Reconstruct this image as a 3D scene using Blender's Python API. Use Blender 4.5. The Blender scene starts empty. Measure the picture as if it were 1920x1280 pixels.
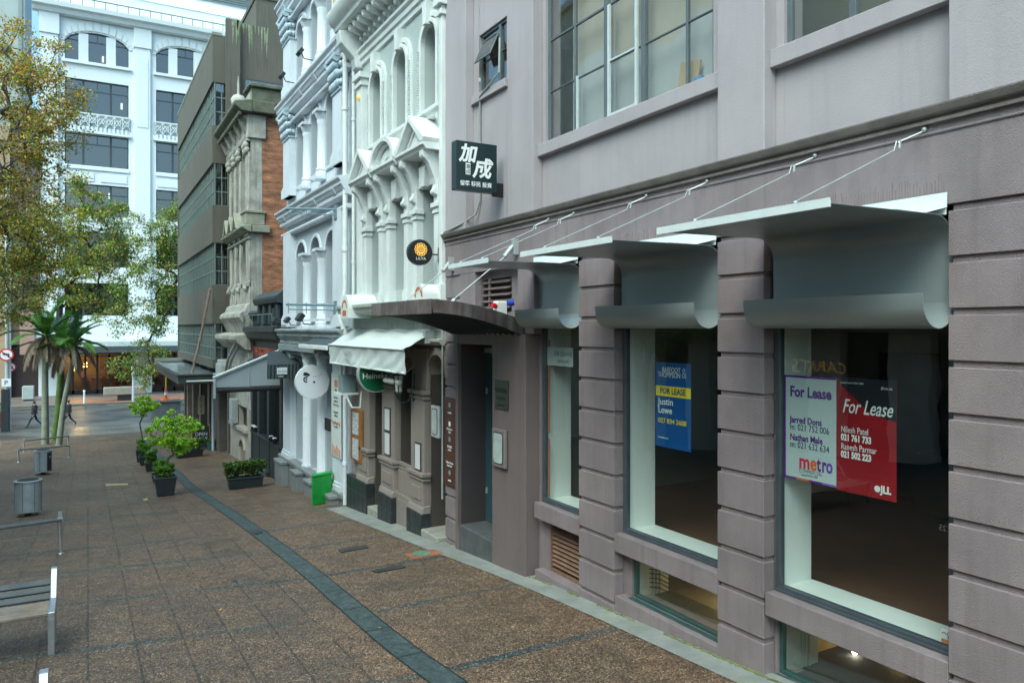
import bpy, bmesh, math, random
from mathutils import Vector, Matrix, noise
random.seed(7)
R = math.radians
# ------------------------------------------------------------------ camera, sky, sun, exposure
sc = bpy.context.scene
COL = sc.collection
ZC = 2.76                      # eye height above the lane where the camera stands (z = 0 there)
YAW = math.atan(795/1400)
S_, C_ = math.sin(YAW), math.cos(YAW)
cd = bpy.data.cameras.new('camera'); cam = bpy.data.objects.new('camera', cd); COL.objects.link(cam)
cam.location = (0, 0, ZC); cam.rotation_euler = (R(90), 0, -YAW)
cd.sensor_width = 36; cd.lens = 36*1400/1920; cd.shift_y = -25/1920
cd.clip_start = .05; cd.clip_end = 800
sc.camera = cam
w = bpy.data.worlds.new('World'); sc.world = w; w.use_nodes = True
nt = w.node_tree; nt.nodes.clear()
sky = nt.nodes.new('ShaderNodeTexSky'); sky.sky_type = 'NISHITA'; sky.sun_disc = False
SUN_EL, SUN_ROT = 52, 235
sky.sun_elevation = R(SUN_EL); sky.sun_rotation = R(SUN_ROT)
sky.air_density = 1.0; sky.dust_density = 4.0; sky.ozone_density = 1.2
bg = nt.nodes.new('ShaderNodeBackground'); bg.inputs[1].default_value = .13
wo = nt.nodes.new('ShaderNodeOutputWorld')
tint = nt.nodes.new('ShaderNodeMix'); tint.data_type = 'RGBA'; tint.blend_type = 'MULTIPLY'; tint.inputs[0].default_value = 1
tint.inputs[7].default_value = (.73, .985, 1.0, 1)             # thin grey-green overcast over the blue
nt.links.new(sky.outputs[0], tint.inputs[6]); nt.links.new(tint.outputs[2], bg.inputs[0]); nt.links.new(bg.outputs[0], wo.inputs[0])
sl = bpy.data.lights.new('sun', 'SUN'); sl.energy = .5; sl.angle = R(40); sl.color = (1, .98, .95)
so = bpy.data.objects.new('sun', sl); COL.objects.link(so)
# sky sun_rotation is measured clockwise from +Y seen from above
_a = R(SUN_ROT); _e = R(SUN_EL)
sd = Vector((math.sin(_a)*math.cos(_e), math.cos(_a)*math.cos(_e), math.sin(_e)))
so.rotation_euler = sd.to_track_quat('Z', 'Y').to_euler()
so.location = (0, 0, 60)
sc.view_settings.view_transform = 'Standard'; sc.view_settings.look = 'None'
sc.view_settings.exposure = 1.6; sc.view_settings.gamma = 1
sc.render.engine = 'CYCLES'
sc.cycles.max_bounces = 8; sc.cycles.transparent_max_bounces = 12
sc.cycles.caustics_reflective = False; sc.cycles.caustics_refractive = False

# ------------------------------------------------------------------ measuring helpers (photo 1920x1280 -> metres)
def UU(px): return (px-960)/1400
def Yx(px, X): u = UU(px); return X*(C_-u*S_)/(S_+u*C_)       # where a vertical plane X is met
def Xy(px, Y): u = UU(px); return Y*(S_+u*C_)/(C_-u*S_)
def dep(X, Y): return X*S_+Y*C_
def Zp(py, X, Y): return ZC+(615-py)*dep(X, Y)/1400
PROF = [(-30, 2.1), (0, 0), (8, -.54), (13, -.95), (17.3, -1.33), (24, -2.0), (58, -3.84), (400, -3.84)]
def gz(Y):
    for (a, za), (b, zb) in zip(PROF, PROF[1:]):
        if Y <= b: return za+(zb-za)*(Y-a)/(b-a)
    return PROF[-1][1]
def G(px, py):                                                  # point of the ground seen at a pixel
    u = UU(px); lo, hi = .5, 200.
    for _ in range(60):
        d = (lo+hi)/2; Y = d*(C_-u*S_)
        z = ZC-(py-615)/1400*d
        if z > gz(Y): lo = d
        else: hi = d
    return d*(S_+u*C_), d*(C_-u*S_), gz(d*(C_-u*S_))

# ------------------------------------------------------------------ object helpers
def tag(o, label=None, cat=None, group=None, kind=None):
    if label: o['label'] = label
    if cat: o['category'] = cat
    if group: o['group'] = group
    if kind: o['kind'] = kind
    return o
def thing(name, label, cat, loc=(0, 0, 0), group=None):
    o = bpy.data.objects.new(name, None); COL.objects.link(o)
    o.location = loc; o['_l'] = loc; o.empty_display_size = .3
    return tag(o, label, cat, group)
def copy_tree(o, parent=None):
    c = o.copy(); COL.objects.link(c); c.parent = parent
    for ch in list(o.children): copy_tree(ch, c)
    return c
def rootloc(o):
    p = Vector((0, 0, 0))
    while o is not None:
        p += Vector(o.location); o = o.parent
    return p
class MB:
    def __init__(s): s.v = []; s.f = []; s.m = []; s.mi = 0
    def add(s, vs, fs):
        n = len(s.v); s.v += [tuple(v) for v in vs]
        for f in fs: s.f.append([i+n for i in f]); s.m.append(s.mi)
        return s
    def box(s, x0, x1, y0, y1, z0, z1):
        if x0 > x1: x0, x1 = x1, x0
        if y0 > y1: y0, y1 = y1, y0
        if z0 > z1: z0, z1 = z1, z0
        return s.add([(x0,y0,z0),(x1,y0,z0),(x1,y1,z0),(x0,y1,z0),(x0,y0,z1),(x1,y0,z1),(x1,y1,z1),(x0,y1,z1)],
              [(0,3,2,1),(4,5,6,7),(0,1,5,4),(1,2,6,5),(2,3,7,6),(3,0,4,7)])
    def obox(s, c, size, mat):
        hx, hy, hz = [k/2 for k in size]; c = Vector(c)
        vs = [c+mat@Vector(p) for p in ((-hx,-hy,-hz),(hx,-hy,-hz),(hx,hy,-hz),(-hx,hy,-hz),(-hx,-hy,hz),(hx,-hy,hz),(hx,hy,hz),(-hx,hy,hz))]
        return s.add(vs, [(0,3,2,1),(4,5,6,7),(0,1,5,4),(1,2,6,5),(2,3,7,6),(3,0,4,7)])
    def prism(s, pts, ax, a0, a1):
        def P(p, a): return {'x': (a, p[0], p[1]), 'y': (p[0], a, p[1]), 'z': (p[0], p[1], a)}[ax]
        n = len(pts)
        s.add([P(p, a0) for p in pts]+[P(p, a1) for p in pts],
              [tuple(range(n)), tuple(range(2*n-1, n-1, -1))]+[(i, i+n, (i+1) % n+n, (i+1) % n) for i in range(n)])
        return s
    def mould(s, X, y0, y1, prof):
        """moulding along Y on the plane X: prof = [(out, z)...] from the wall round to the wall"""
        return s.prism([(X-o, z) for o, z in prof], 'y', y0, y1)
    def sheet(s, path, ax, a0, a1, t):
        """thin bent plate: 2-D path swept along ax with thickness t"""
        L = [Vector(p) for p in path]; out = []
        for i, p in enumerate(L):
            d = (L[min(i+1, len(L)-1)]-L[max(i-1, 0)]).normalized(); nrm = Vector((-d.y, d.x)); out.append(p+nrm*t)
        n = len(L)
        def P(p, a): return {'x': (a, p[0], p[1]), 'y': (p[0], a, p[1]), 'z': (p[0], p[1], a)}[ax]
        vs = [P(p, a0) for p in L]+[P(p, a0) for p in out]+[P(p, a1) for p in L]+[P(p, a1) for p in out]
        fs = []
        for i in range(n-1):
            fs += [(i, i+1, 2*n+i+1, 2*n+i), (n+i+1, n+i, 3*n+i, 3*n+i+1), (i+1, i, n+i, n+i+1), (2*n+i, 2*n+i+1, 3*n+i+1, 3*n+i)]
        fs += [(0, 2*n, 3*n, n), (n-1, 2*n-1, 4*n-1, 3*n-1)]
        return s.add(vs, fs)
    def tube(s, pts, r, n=8):
        pts = [Vector(p) for p in pts]; k = len(pts)
        if not hasattr(r, '__len__'): r = [r]*k
        vs = []; fs = []; a = None
        for i, p in enumerate(pts):
            d = (pts[min(i+1, k-1)]-pts[max(i-1, 0)]).normalized()
            if a is None: a = d.orthogonal().normalized()
            a = (a-d*a.dot(d)); a = a.normalized() if a.length > 1e-6 else d.orthogonal().normalized()
            b = d.cross(a)
            for j in range(n):
                t = 2*math.pi*j/n; vs.append(p+(a*math.cos(t)+b*math.sin(t))*r[i])
        for i in range(k-1):
            for j in range(n):
                fs.append((i*n+j, i*n+(j+1) % n, (i+1)*n+(j+1) % n, (i+1)*n+j))
        fs += [tuple(range(n-1, -1, -1)), tuple(range((k-1)*n, k*n))]
        return s.add(vs, fs)
    def lathe(s, prof, c, n=16, axis=None):
        """prof [(r, h)] turned about axis (default z) through c"""
        c = Vector(c); ax = Vector(axis or (0, 0, 1)).normalized(); a = ax.orthogonal().normalized(); b = ax.cross(a)
        vs = []; fs = []; k = len(prof)
        for r, h in prof:
            for j in range(n):
                t = 2*math.pi*j/n; vs.append(c+ax*h+(a*math.cos(t)+b*math.sin(t))*r)
        for i in range(k-1):
            for j in range(n): fs.append((i*n+j, i*n+(j+1) % n, (i+1)*n+(j+1) % n, (i+1)*n+j))
        fs += [tuple(range(n-1, -1, -1)), tuple(range((k-1)*n, k*n))]
        return s.add(vs, fs)
    def ball(s, c, r, n=10, sc_=(1, 1, 1)):
        m = n//2+1; vs = []; fs = []
        for i in range(m+1):
            t = math.pi*i/m
            for j in range(n):
                q = 2*math.pi*j/n
                vs.append((c[0]+r*sc_[0]*math.sin(t)*math.cos(q), c[1]+r*sc_[1]*math.sin(t)*math.sin(q), c[2]+r*sc_[2]*math.cos(t)))
        for i in range(m):
            for j in range(n): fs.append((i*n+j, (i+1)*n+j, (i+1)*n+(j+1) % n, i*n+(j+1) % n))
        return s.add(vs, fs)
    def poly(s, pts): return s.add(pts, [tuple(range(len(pts)))])
    def build(s, name, mats, parent=None, bevel=0, smooth=None, fix=True):
        if not isinstance(mats, (list, tuple)): mats = [mats]
        off = rootloc(parent) if parent else Vector((0, 0, 0))
        if parent is None and s.v:
            xs = [v[0] for v in s.v]; ys = [v[1] for v in s.v]; zs = [v[2] for v in s.v]
            off = Vector(((min(xs)+max(xs))/2, (min(ys)+max(ys))/2, min(zs)))
        me = bpy.data.meshes.new(name)
        me.from_pydata([(v[0]-off.x, v[1]-off.y, v[2]-off.z) for v in s.v], [], s.f)
        for m in mats: me.materials.append(m)
        if len(mats) > 1: me.polygons.foreach_set('material_index', s.m)
        if fix or bevel or smooth is not None:
            bm = bmesh.new(); bm.from_mesh(me)
            if fix: bmesh.ops.recalc_face_normals(bm, faces=bm.faces)
            if bevel:
                bmesh.ops.remove_doubles(bm, verts=bm.verts, dist=1e-5)
                es = [e for e in bm.edges if len(e.link_faces) == 2 and e.calc_face_angle() > .6]
                bmesh.ops.bevel(bm, geom=es, offset=bevel, segments=1, affect='EDGES', clamp_overlap=True)
            if smooth is not None:
                for f in bm.faces: f.smooth = True
                for e in bm.edges:
                    if len(e.link_faces) != 2 or e.calc_face_angle() > R(smooth): e.smooth = False
            bm.to_mesh(me); bm.free()
        o = bpy.data.objects.new(name, me); COL.objects.link(o)
        if parent: o.parent = parent
        else: o.location = off
        return o
def wallgrid(mb, x0, x1, y0, y1, z0, z1, holes):
    """solid wall between x0 and x1 with rectangular holes (ya, yb, za, zb)"""
    ys = sorted({y0, y1} | {h for a in holes for h in a[:2] if y0 < h < y1})
    zs = sorted({z0, z1} | {h for a in holes for h in a[2:] if z0 < h < z1})
    for i in range(len(ys)-1):
        run = None
        for j in range(len(zs)-1):
            cy, cz = (ys[i]+ys[i+1])/2, (zs[j]+zs[j+1])/2
            hole = any(a[0] < cy < a[1] and a[2] < cz < a[3] for a in holes)
            if hole:
                if run is not None: mb.box(x0, x1, ys[i], ys[i+1], run, zs[j]); run = None
            elif run is None: run = zs[j]
        if run is not None: mb.box(x0, x1, ys[i], ys[i+1], run, zs[-1])
    return mb
def archfill(mb, x0, x1, ya, yb, zs, zt, rise=None, n=10, point=False):
    """the two spandrels between the springing zs and zt of an arch spanning ya..yb"""
    r = (yb-ya)/2; c = (ya+yb)/2; rise = r if rise is None else rise
    def az(y):
        t = abs(y-c)/r
        if point: return zs+rise*math.sqrt(max(0, 1-t**1.3))
        return zs+rise*math.sqrt(max(0, 1-t*t))
    for sgn in (-1, 1):
        pts = [(c+sgn*r*math.sin(math.pi/2*i/n), az(c+sgn*r*math.sin(math.pi/2*i/n))) for i in range(n+1)]
        for (ya_, za_), (yb_, zb_) in zip(pts, pts[1:]):
            mb.prism([(ya_, za_), (yb_, zb_), (yb_, zt), (ya_, zt)], 'x', x0, x1)
    return mb
def archband(mb, x0, x1, c, zs, r0, r1, ry=1, n=14):
    pts = [(c+r*math.cos(t), zs+r*ry*math.sin(t)) for r in (r0, r1) for t in [math.pi*i/n for i in range(n+1)]]
    for i in range(n):
        mb.prism([pts[i], pts[i+1], pts[n+2+i], pts[n+1+i]], 'x', x0, x1)
    return mb
FACE_X = Matrix(((0, 0, -1), (-1, 0, 0), (0, 1, 0)))          # writing on a wall of the right-hand row, read from the lane
FACE_Y = Matrix(((1, 0, 0), (0, 0, -1), (0, 1, 0)))           # writing that faces the camera end of the lane
def text(name, s, size, loc, M3, mat, parent, align='LEFT', ext=.001, sx=1, shear=0, bold=0, lab=None, sp=1, fit=None):
    cu = bpy.data.curves.new('t', 'FONT'); cu.body = s; cu.size = size; cu.extrude = ext
    cu.align_x = align; cu.shear = shear; cu.offset = bold; cu.resolution_u = 3; cu.space_line = sp
    to = bpy.data.objects.new('t', cu); COL.objects.link(to)
    bpy.context.view_layer.update()
    me = bpy.data.meshes.new_from_object(to.evaluated_get(bpy.context.evaluated_depsgraph_get()))
    bpy.data.objects.remove(to); bpy.data.curves.remove(cu)
    if fit:
        xs = [v.co.x for v in me.vertices]; sx = fit/(max(xs)-min(xs))
    me.transform(Matrix.Scale(sx, 4, (1, 0, 0))); me.transform(M3.to_4x4())
    me.materials.clear(); me.materials.append(mat)
    me.polygons.foreach_set('material_index', [0]*len(me.polygons))
    o = bpy.data.objects.new(name, me); COL.objects.link(o)
    if parent: o.parent = parent; o.location = Vector(loc)-rootloc(parent)
    else: o.location = loc
    if lab: o['label'] = lab
    return o

# ------------------------------------------------------------------ materials
def sRGB(r, g, b):
    return tuple(((c/255/12.92) if c/255 <= .04045 else ((c/255+.055)/1.055)**2.4) for c in (r, g, b))
def base(name):
    m = bpy.data.materials.new(name); m.use_nodes = True
    n = m.node_tree; b = n.nodes['Principled BSDF']
    return m, n, b
def M(name, col, rough=.7, var=.12, scale=2.5, bump=0, bscale=60, metal=0, spec=.5, streak=0, scol=None, emit=None, es=1, grime=0, gcol=(.05, .06, .04), gscale=.8):
    m, n, b = base(name); N = n.nodes; L = n.links
    b.inputs['Roughness'].default_value = rough; b.inputs['Metallic'].default_value = metal
    b.inputs['Specular IOR Level'].default_value = spec
    if emit: b.inputs['Emission Color'].default_value = (*emit, 1); b.inputs['Emission Strength'].default_value = es
    tc = N.new('ShaderNodeTexCoord'); out = None
    def noise_(sc_, det=6, vec=None, rgh=.6):
        t = N.new('ShaderNodeTexNoise'); t.inputs['Scale'].default_value = sc_; t.inputs['Detail'].default_value = det
        t.inputs['Roughness'].default_value = rgh; L.new(vec or tc.outputs['Object'], t.inputs['Vector']); return t.outputs[0]
    def ramp(f, a, c0, c1, b_=1):
        r = N.new('ShaderNodeValToRGB'); r.color_ramp.elements[0].position = a; r.color_ramp.elements[1].position = b_
        r.color_ramp.elements[0].color = c0; r.color_ramp.elements[1].color = c1; L.new(f, r.inputs[0]); return r.outputs[0]
    def mix(f, a, c):
        x = N.new('ShaderNodeMix'); x.data_type = 'RGBA'
        L.new(f, x.inputs[0])
        for s_, v in ((6, a), (7, c)):
            if isinstance(v, tuple): x.inputs[s_].default_value = (*v[:3], 1)
            else: L.new(v, x.inputs[s_])
        return x.outputs[2]
    if var:
        out = ramp(noise_(scale, 8), .3, (*[c*(1-var) for c in col], 1), (*[min(1, c*(1+var)) for c in col], 1), .7)
    if streak:
        mp = N.new('ShaderNodeMapping'); mp.inputs['Scale'].default_value = (1, 1, .06); L.new(tc.outputs['Object'], mp.inputs[0])
        f = ramp(noise_(9, 6, mp.outputs[0]), .5, (0, 0, 0, 1), (streak, streak, streak, 1), .75)
        out = mix(f, out if out else col, scol or tuple(c*.45 for c in col))
    if grime:
        f = ramp(noise_(gscale, 9, rgh=.7), .5, (0, 0, 0, 1), (grime, grime, grime, 1), .72)
        out = mix(f, out if out else col, gcol)
    if out: L.new(out, b.inputs['Base Color'])
    else: b.inputs['Base Color'].default_value = (*col, 1)
    if bump:
        bp = N.new('ShaderNodeBump'); bp.inputs['Strength'].default_value = bump; bp.inputs['Distance'].default_value = .01
        L.new(noise_(bscale, 4), bp.inputs['Height']); L.new(bp.outputs[0], b.inputs['Normal'])
        rr = N.new('ShaderNodeMapRange'); rr.inputs[3].default_value = max(0, rough-.12); rr.inputs[4].default_value = min(1, rough+.12)
        L.new(noise_(scale*3), rr.inputs[0]); L.new(rr.outputs[0], b.inputs['Roughness'])
    return m
def glassmat(name, tint=(.75, .85, .83), refl=1.0, rough=.0, ior=1.5, add=0):
    m = bpy.data.materials.new(name); m.use_nodes = True; n = m.node_tree; N = n.nodes; L = n.links; N.clear()
    o = N.new('ShaderNodeOutputMaterial'); t = N.new('ShaderNodeBsdfTransparent'); t.inputs[0].default_value = (*tint, 1)
    g = N.new('ShaderNodeBsdfGlossy'); g.inputs[0].default_value = (refl, refl, refl, 1); g.inputs[1].default_value = rough
    f = N.new('ShaderNodeLayerWeight'); f.inputs[0].default_value = .5
    pw = N.new('ShaderNodeMath'); pw.operation = 'POWER'; pw.inputs[1].default_value = 5; L.new(f.outputs['Facing'], pw.inputs[0])
    f0 = ((ior-1)/(ior+1))**2+add
    a = N.new('ShaderNodeMath'); a.operation = 'MULTIPLY_ADD'; a.inputs[1].default_value = 1-f0; a.inputs[2].default_value = f0; a.use_clamp = True
    tc = N.new('ShaderNodeTexCoord'); no = N.new('ShaderNodeTexNoise'); no.inputs['Scale'].default_value = 1.3
    bp = N.new('ShaderNodeBump'); bp.inputs['Strength'].default_value = .05; bp.inputs['Distance'].default_value = .05
    L.new(tc.outputs['Object'], no.inputs['Vector']); L.new(no.outputs[0], bp.inputs['Height']); L.new(bp.outputs[0], g.inputs['Normal'])
    x = N.new('ShaderNodeMixShader'); L.new(pw.outputs[0], a.inputs[0]); L.new(a.outputs[0], x.inputs[0])
    L.new(t.outputs[0], x.inputs[1]); L.new(g.outputs[0], x.inputs[2]); L.new(x.outputs[0], o.inputs[0])
    return m
def leafmat(name, col, var=.35):
    m, n, b = base(name); N = n.nodes; L = n.links
    g = N.new('ShaderNodeNewGeometry'); hs = N.new('ShaderNodeHueSaturation'); hs.inputs['Color'].default_value = (*col, 1)
    mr = N.new('ShaderNodeMapRange'); mr.inputs[3].default_value = 1-var; mr.inputs[4].default_value = 1+var
    mh = N.new('ShaderNodeMapRange'); mh.inputs[3].default_value = .485; mh.inputs[4].default_value = .515
    L.new(g.outputs['Random Per Island'], mr.inputs[0]); L.new(mr.outputs[0], hs.inputs['Value'])
    L.new(g.outputs['Random Per Island'], mh.inputs[0]); L.new(mh.outputs[0], hs.inputs['Hue'])
    L.new(hs.outputs[0], b.inputs['Base Color']); b.inputs['Roughness'].default_value = .55
    tr = N.new('ShaderNodeBsdfTranslucent'); L.new(hs.outputs[0], tr.inputs[0])
    mx = N.new('ShaderNodeMixShader'); mx.inputs[0].default_value = .35
    L.new(b.outputs[0], mx.inputs[1]); L.new(tr.outputs[0], mx.inputs[2]); L.new(mx.outputs[0], N['Material Output'].inputs[0])
    return m
MAUVE = M('mauve_paint', (.232, .188, .193), .6, .18, 1.3, .65, 90, streak=.6, scol=(.15, .122, .125), grime=.4, gcol=(.15, .13, .13), gscale=.9)
MAUVE_UP = M('mauve_paint_upper', (.375, .34, .352), .62, .10, .7, .35, 90, streak=.45, scol=(.30, .28, .29))
MAUVE_DK = M('cornice_dirty', (.17, .145, .13), .7, .25, 4, .6, 60, streak=.3)
PORTAL = M('portal_paint', (.165, .128, .125), .55, .1, 1.5, .3, 90, streak=.5, scol=(.11, .085, .08), grime=.25, gcol=(.12, .10, .09))
WHITE_IN = M('white_reveal', (.76, .79, .76), .5, .04, 2)
FRAME_DK = M('dark_window_frame', (.05, .065, .075), .4, .2, 5, spec=.6)
FRAME_ST = M('steel_frame', (.10, .125, .135), .45, .15, 5)
GLASS = glassmat('shop_glass', (.86, .92, .9), 1, 0, 1.5, .05)
GLASS_UP = glassmat('upper_glass', (.88, .93, .91), .97, .0, 1.5, .14)
GLASS_DK = glassmat('dark_window_glass', (.35, .4, .4), 1, .02, 1.6, .12)
SILVER = M('silver_sheet', (.32, .37, .378), .38, .07, 2, .15, 30, metal=.4, spec=.6, streak=.12, scol=(.25, .25, .25))
SILVER_ED = M('pale_sheet_edge', (.62, .68, .68), .45, .12, 6, grime=.35, gcol=(.35, .38, .3), gscale=6)
STEEL = M('brushed_steel', (.5, .52, .52), .35, .1, 5, .1, 60, metal=.8)
GALV = M('galvanised', (.42, .46, .45), .5, .12, 6, metal=.4)
CONC = M('concrete_strip', (.235, .25, .23), .8, .2, 3, .6, 40, grime=.55, gcol=(.2, .23, .11), gscale=2.2)
MOSS = M('moss', (.15, .17, .065), .95, .4, 9, .8, 80)
WHITEP = M('white_plaster_ornate', (.665, .70, .68), .6, .08, 2, .2, 60, streak=.4, scol=(.44, .48, .45), grime=.22, gcol=(.42, .45, .40), gscale=2.2)
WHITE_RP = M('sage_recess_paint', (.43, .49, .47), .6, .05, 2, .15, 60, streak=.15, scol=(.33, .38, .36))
BLUEP = M('pale_blue_white_paint', (.64, .69, .73), .6, .07, 2, .15, 60, streak=.4, scol=(.45, .50, .53), grime=.2, gcol=(.42, .46, .47), gscale=2)
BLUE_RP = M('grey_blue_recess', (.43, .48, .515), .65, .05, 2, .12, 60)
TAUPE = M('taupe_paint', (.245, .21, .185), .55, .06, 2, .2, 60, streak=.15)
TAUPE_DK = M('taupe_dark_paint', (.065, .054, .047), .55, .08, 2, .15, 60)
BLKTILE = M('black_glazed_tile', (.016, .022, .024), .42, .4, 6, spec=.7)
BLACKP = M('black_paint', (.018, .024, .027), .45, .3, 4, .1, 50)
BLACK = M('black', (.012, .013, .014), .5, .2, 5)
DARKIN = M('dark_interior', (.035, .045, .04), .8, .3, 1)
OLIVE = M('olive_render', (.112, .104, .082), .8, .10, .6, .3, 40, streak=.75, scol=(.065, .06, .05), grime=.2, gcol=(.09, .1, .07), gscale=.5)
STONE = M('weathered_stone', (.40, .39, .335), .85, .28, 2.2, .9, 18, streak=.8, scol=(.10, .10, .085), grime=.75, gcol=(.13, .135, .105), gscale=1.6)
STONE_DK = M('mossy_stone', (.13, .14, .10), .9, .35, 3, .8, 20, grime=.6, gcol=(.06, .075, .04), gscale=2)
WHITEB = M('white_department_store', (.68, .735, .745), .6, .03, .3, .1, 10, streak=.12, scol=(.68, .72, .73))
GLASS_RB = glassmat('ribbon_glass', (.45, .5, .48), 1, .0, 1.6, .30)
TWHITE = M('text_white', (.8, .82, .8), .5, 0)
TPURP = M('text_purple', (.12, .03, .25), .5, 0)
TNAVY = M('text_navy', (.03, .05, .12), .5, 0)
TYEL = M('sign_yellow', (.8, .62, .02), .5, 0)
GOLD = M('gold_paint_glow', (.75, .42, .08), .4, .1, 30, emit=(.75, .42, .08), es=.25)  # faint glow added to the gold colour, which is no lamp
# ------------------------------------------------------------------ ground
def paving_mat():
    m, n, b = base('aggregate_paving'); N = n.nodes; L = n.links
    tc = N.new('ShaderNodeTexCoord'); sep = N.new('ShaderNodeSeparateXYZ'); geo = N.new('ShaderNodeNewGeometry'); L.new(geo.outputs['Position'], sep.inputs[0])
    def mth(op, a, b_=None, c=None, cl=False):
        x = N.new('ShaderNodeMath'); x.operation = op; x.use_clamp = cl
        for i, v in enumerate((a, b_, c)):
            if v is None: continue
            if isinstance(v, (int, float)): x.inputs[i].default_value = v
            else: L.new(v, x.inputs[i])
        return x.outputs[0]
    def ramp(f, els):
        r = N.new('ShaderNodeValToRGB'); e = r.color_ramp.elements
        e[0].position, e[0].color = els[0][0], (*els[0][1], 1); e[1].position, e[1].color = els[-1][0], (*els[-1][1], 1)
        for p, c in els[1:-1]: q = e.new(p); q.color = (*c, 1)
        L.new(f, r.inputs[0]); return r.outputs[0]
    def mix(f, a, c, mode='MIX'):
        x = N.new('ShaderNodeMix'); x.data_type = 'RGBA'; x.blend_type = mode
        if isinstance(f, (int, float)): x.inputs[0].default_value = f
        else: L.new(f, x.inputs[0])
        for s_, v in ((6, a), (7, c)):
            if isinstance(v, tuple): x.inputs[s_].default_value = (*v, 1)
            else: L.new(v, x.inputs[s_])
        return x.outputs[2]
    def vor(sc_, out='Color', feat='F1'):
        v = N.new('ShaderNodeTexVoronoi'); v.feature = feat; v.inputs['Scale'].default_value = sc_; L.new(tc.outputs['Object'], v.inputs['Vector']); return v.outputs[out]
    def noi(sc_, det=6):
        t = N.new('ShaderNodeTexNoise'); t.inputs['Scale'].default_value = sc_; t.inputs['Detail'].default_value = det; t.inputs['Roughness'].default_value = .65
        L.new(tc.outputs['Object'], t.inputs['Vector']); return t.outputs[0]
    X, Y = sep.outputs[0], sep.outputs[1]
    # pebbles
    sp = N.new('ShaderNodeSeparateColor'); L.new(vor(75), sp.inputs[0])
    peb = ramp(sp.outputs[0], [(0, (.04, .033, .029)), (.3, (.085, .06, .046)), (.55, (.135, .09, .06)), (.78, (.19, .13, .08)), (.93, (.27, .19, .11)), (1, (.38, .33, .24))])
    big = ramp(noi(.55, 9), [(.36, (.86, .85, .85)), (.66, (1.14, 1.01, .92))])
    col = mix(1, peb, big, 'MULTIPLY')
    fine = ramp(noi(5, 8), [(.3, (.72, .72, .72)), (.7, (1.25, 1.25, 1.25))])
    col = mix(1, col, fine, 'MULTIPLY')
    wet = ramp(noi(.35, 7), [(.45, (0, 0, 0)), (.7, (1, 1, 1))])
    # every slab a slightly different tone, and a few pale gum spots
    cx_ = mth('FLOOR', mth('ADD', mth('DIVIDE', X, .45), 0)); cb = N.new('ShaderNodeCombineXYZ'); L.new(cx_, cb.inputs[0]); L.new(mth('FLOOR', mth('DIVIDE', mth('SUBTRACT', Y, .3), 2.08)), cb.inputs[1])
    wn = N.new('ShaderNodeTexWhiteNoise'); wn.noise_dimensions = '2D'; L.new(cb.outputs[0], wn.inputs['Vector'])
    col = mix(1, col, ramp(wn.outputs['Value'], [(0, (.94, .94, .95)), (1, (1.06, 1.05, 1.04))]), 'MULTIPLY')
    spv = vor(2.3, 'Distance'); sp3 = N.new('ShaderNodeSeparateColor'); L.new(vor(2.3), sp3.inputs[0])
    gum = mth('MULTIPLY', mth('LESS_THAN', spv, .05), mth('GREATER_THAN', sp3.outputs[0], .45))
    col = mix(mth('MULTIPLY', gum, .45), col, (.30, .29, .27))
    stain = ramp(noi(1.4, 9), [(.52, (0, 0, 0)), (.64, (1, 1, 1))]); col = mix(mth('MULTIPLY', stain, .30), col, (.045, .042, .036))
    # joints along the lane, every 0.45 m left of the channel
    jx = mth('ABSOLUTE', mth('SUBTRACT', mth('FRACT', mth('ADD', mth('DIVIDE', X, .45), .5)), .5))
    seg = noi(.8, 2)
    j1 = mth('MULTIPLY', mth('LESS_THAN', jx, .026), mth('LESS_THAN', X, 2.3))
    j1 = mth('MULTIPLY', j1, mth('GREATER_THAN', seg, .42))
    col = mix(mth('MULTIPLY', j1, .55), col, (.018, .022, .022))
    # pebble bands across, skewed left of the channel
    v = mth('SUBTRACT', Y, mth('MULTIPLY', mth('MAXIMUM', mth('SUBTRACT', 2.7, X), 0), .235))
    dy = mth('ABSOLUTE', mth('SUBTRACT', mth('FRACT', mth('ADD', mth('DIVIDE', mth('SUBTRACT', v, 6.36), 2.08), .5)), .5))
    band = mth('LESS_THAN', dy, mth('MULTIPLY', mth('ADD', noi(30, 2), .5), .032))
    sp2 = N.new('ShaderNodeSeparateColor'); L.new(vor(24), sp2.inputs[0])
    ed = vor(24, 'Distance', 'DISTANCE_TO_EDGE')
    pb = ramp(sp2.outputs[1], [(0, (.03, .045, .045)), (.6, (.07, .10, .098)), (1, (.17, .21, .195))])
    pb = mix(mth('LESS_THAN', ed, .1), pb, (.015, .02, .02))
    fade = ramp(noi(.9, 3), [(.35, (.25, .25, .25)), (.6, (.9, .9, .9))])
    col = mix(mth('MULTIPLY', band, fade), col, pb)
    L.new(col, b.inputs['Base Color'])
    rr = N.new('ShaderNodeMapRange'); rr.inputs[3].default_value = .62; rr.inputs[4].default_value = .34
    L.new(wet, rr.inputs[0]); L.new(rr.outputs[0], b.inputs['Roughness'])
    bp = N.new('ShaderNodeBump'); bp.inputs['Strength'].default_value = .55; bp.inputs['Distance'].default_value = .008
    h = mth('SUBTRACT', mth('MULTIPLY', vor(75, 'Distance'), -1), j1)
    L.new(h, bp.inputs['Height']); L.new(bp.outputs[0], b.inputs['Normal'])
    return m
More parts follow.
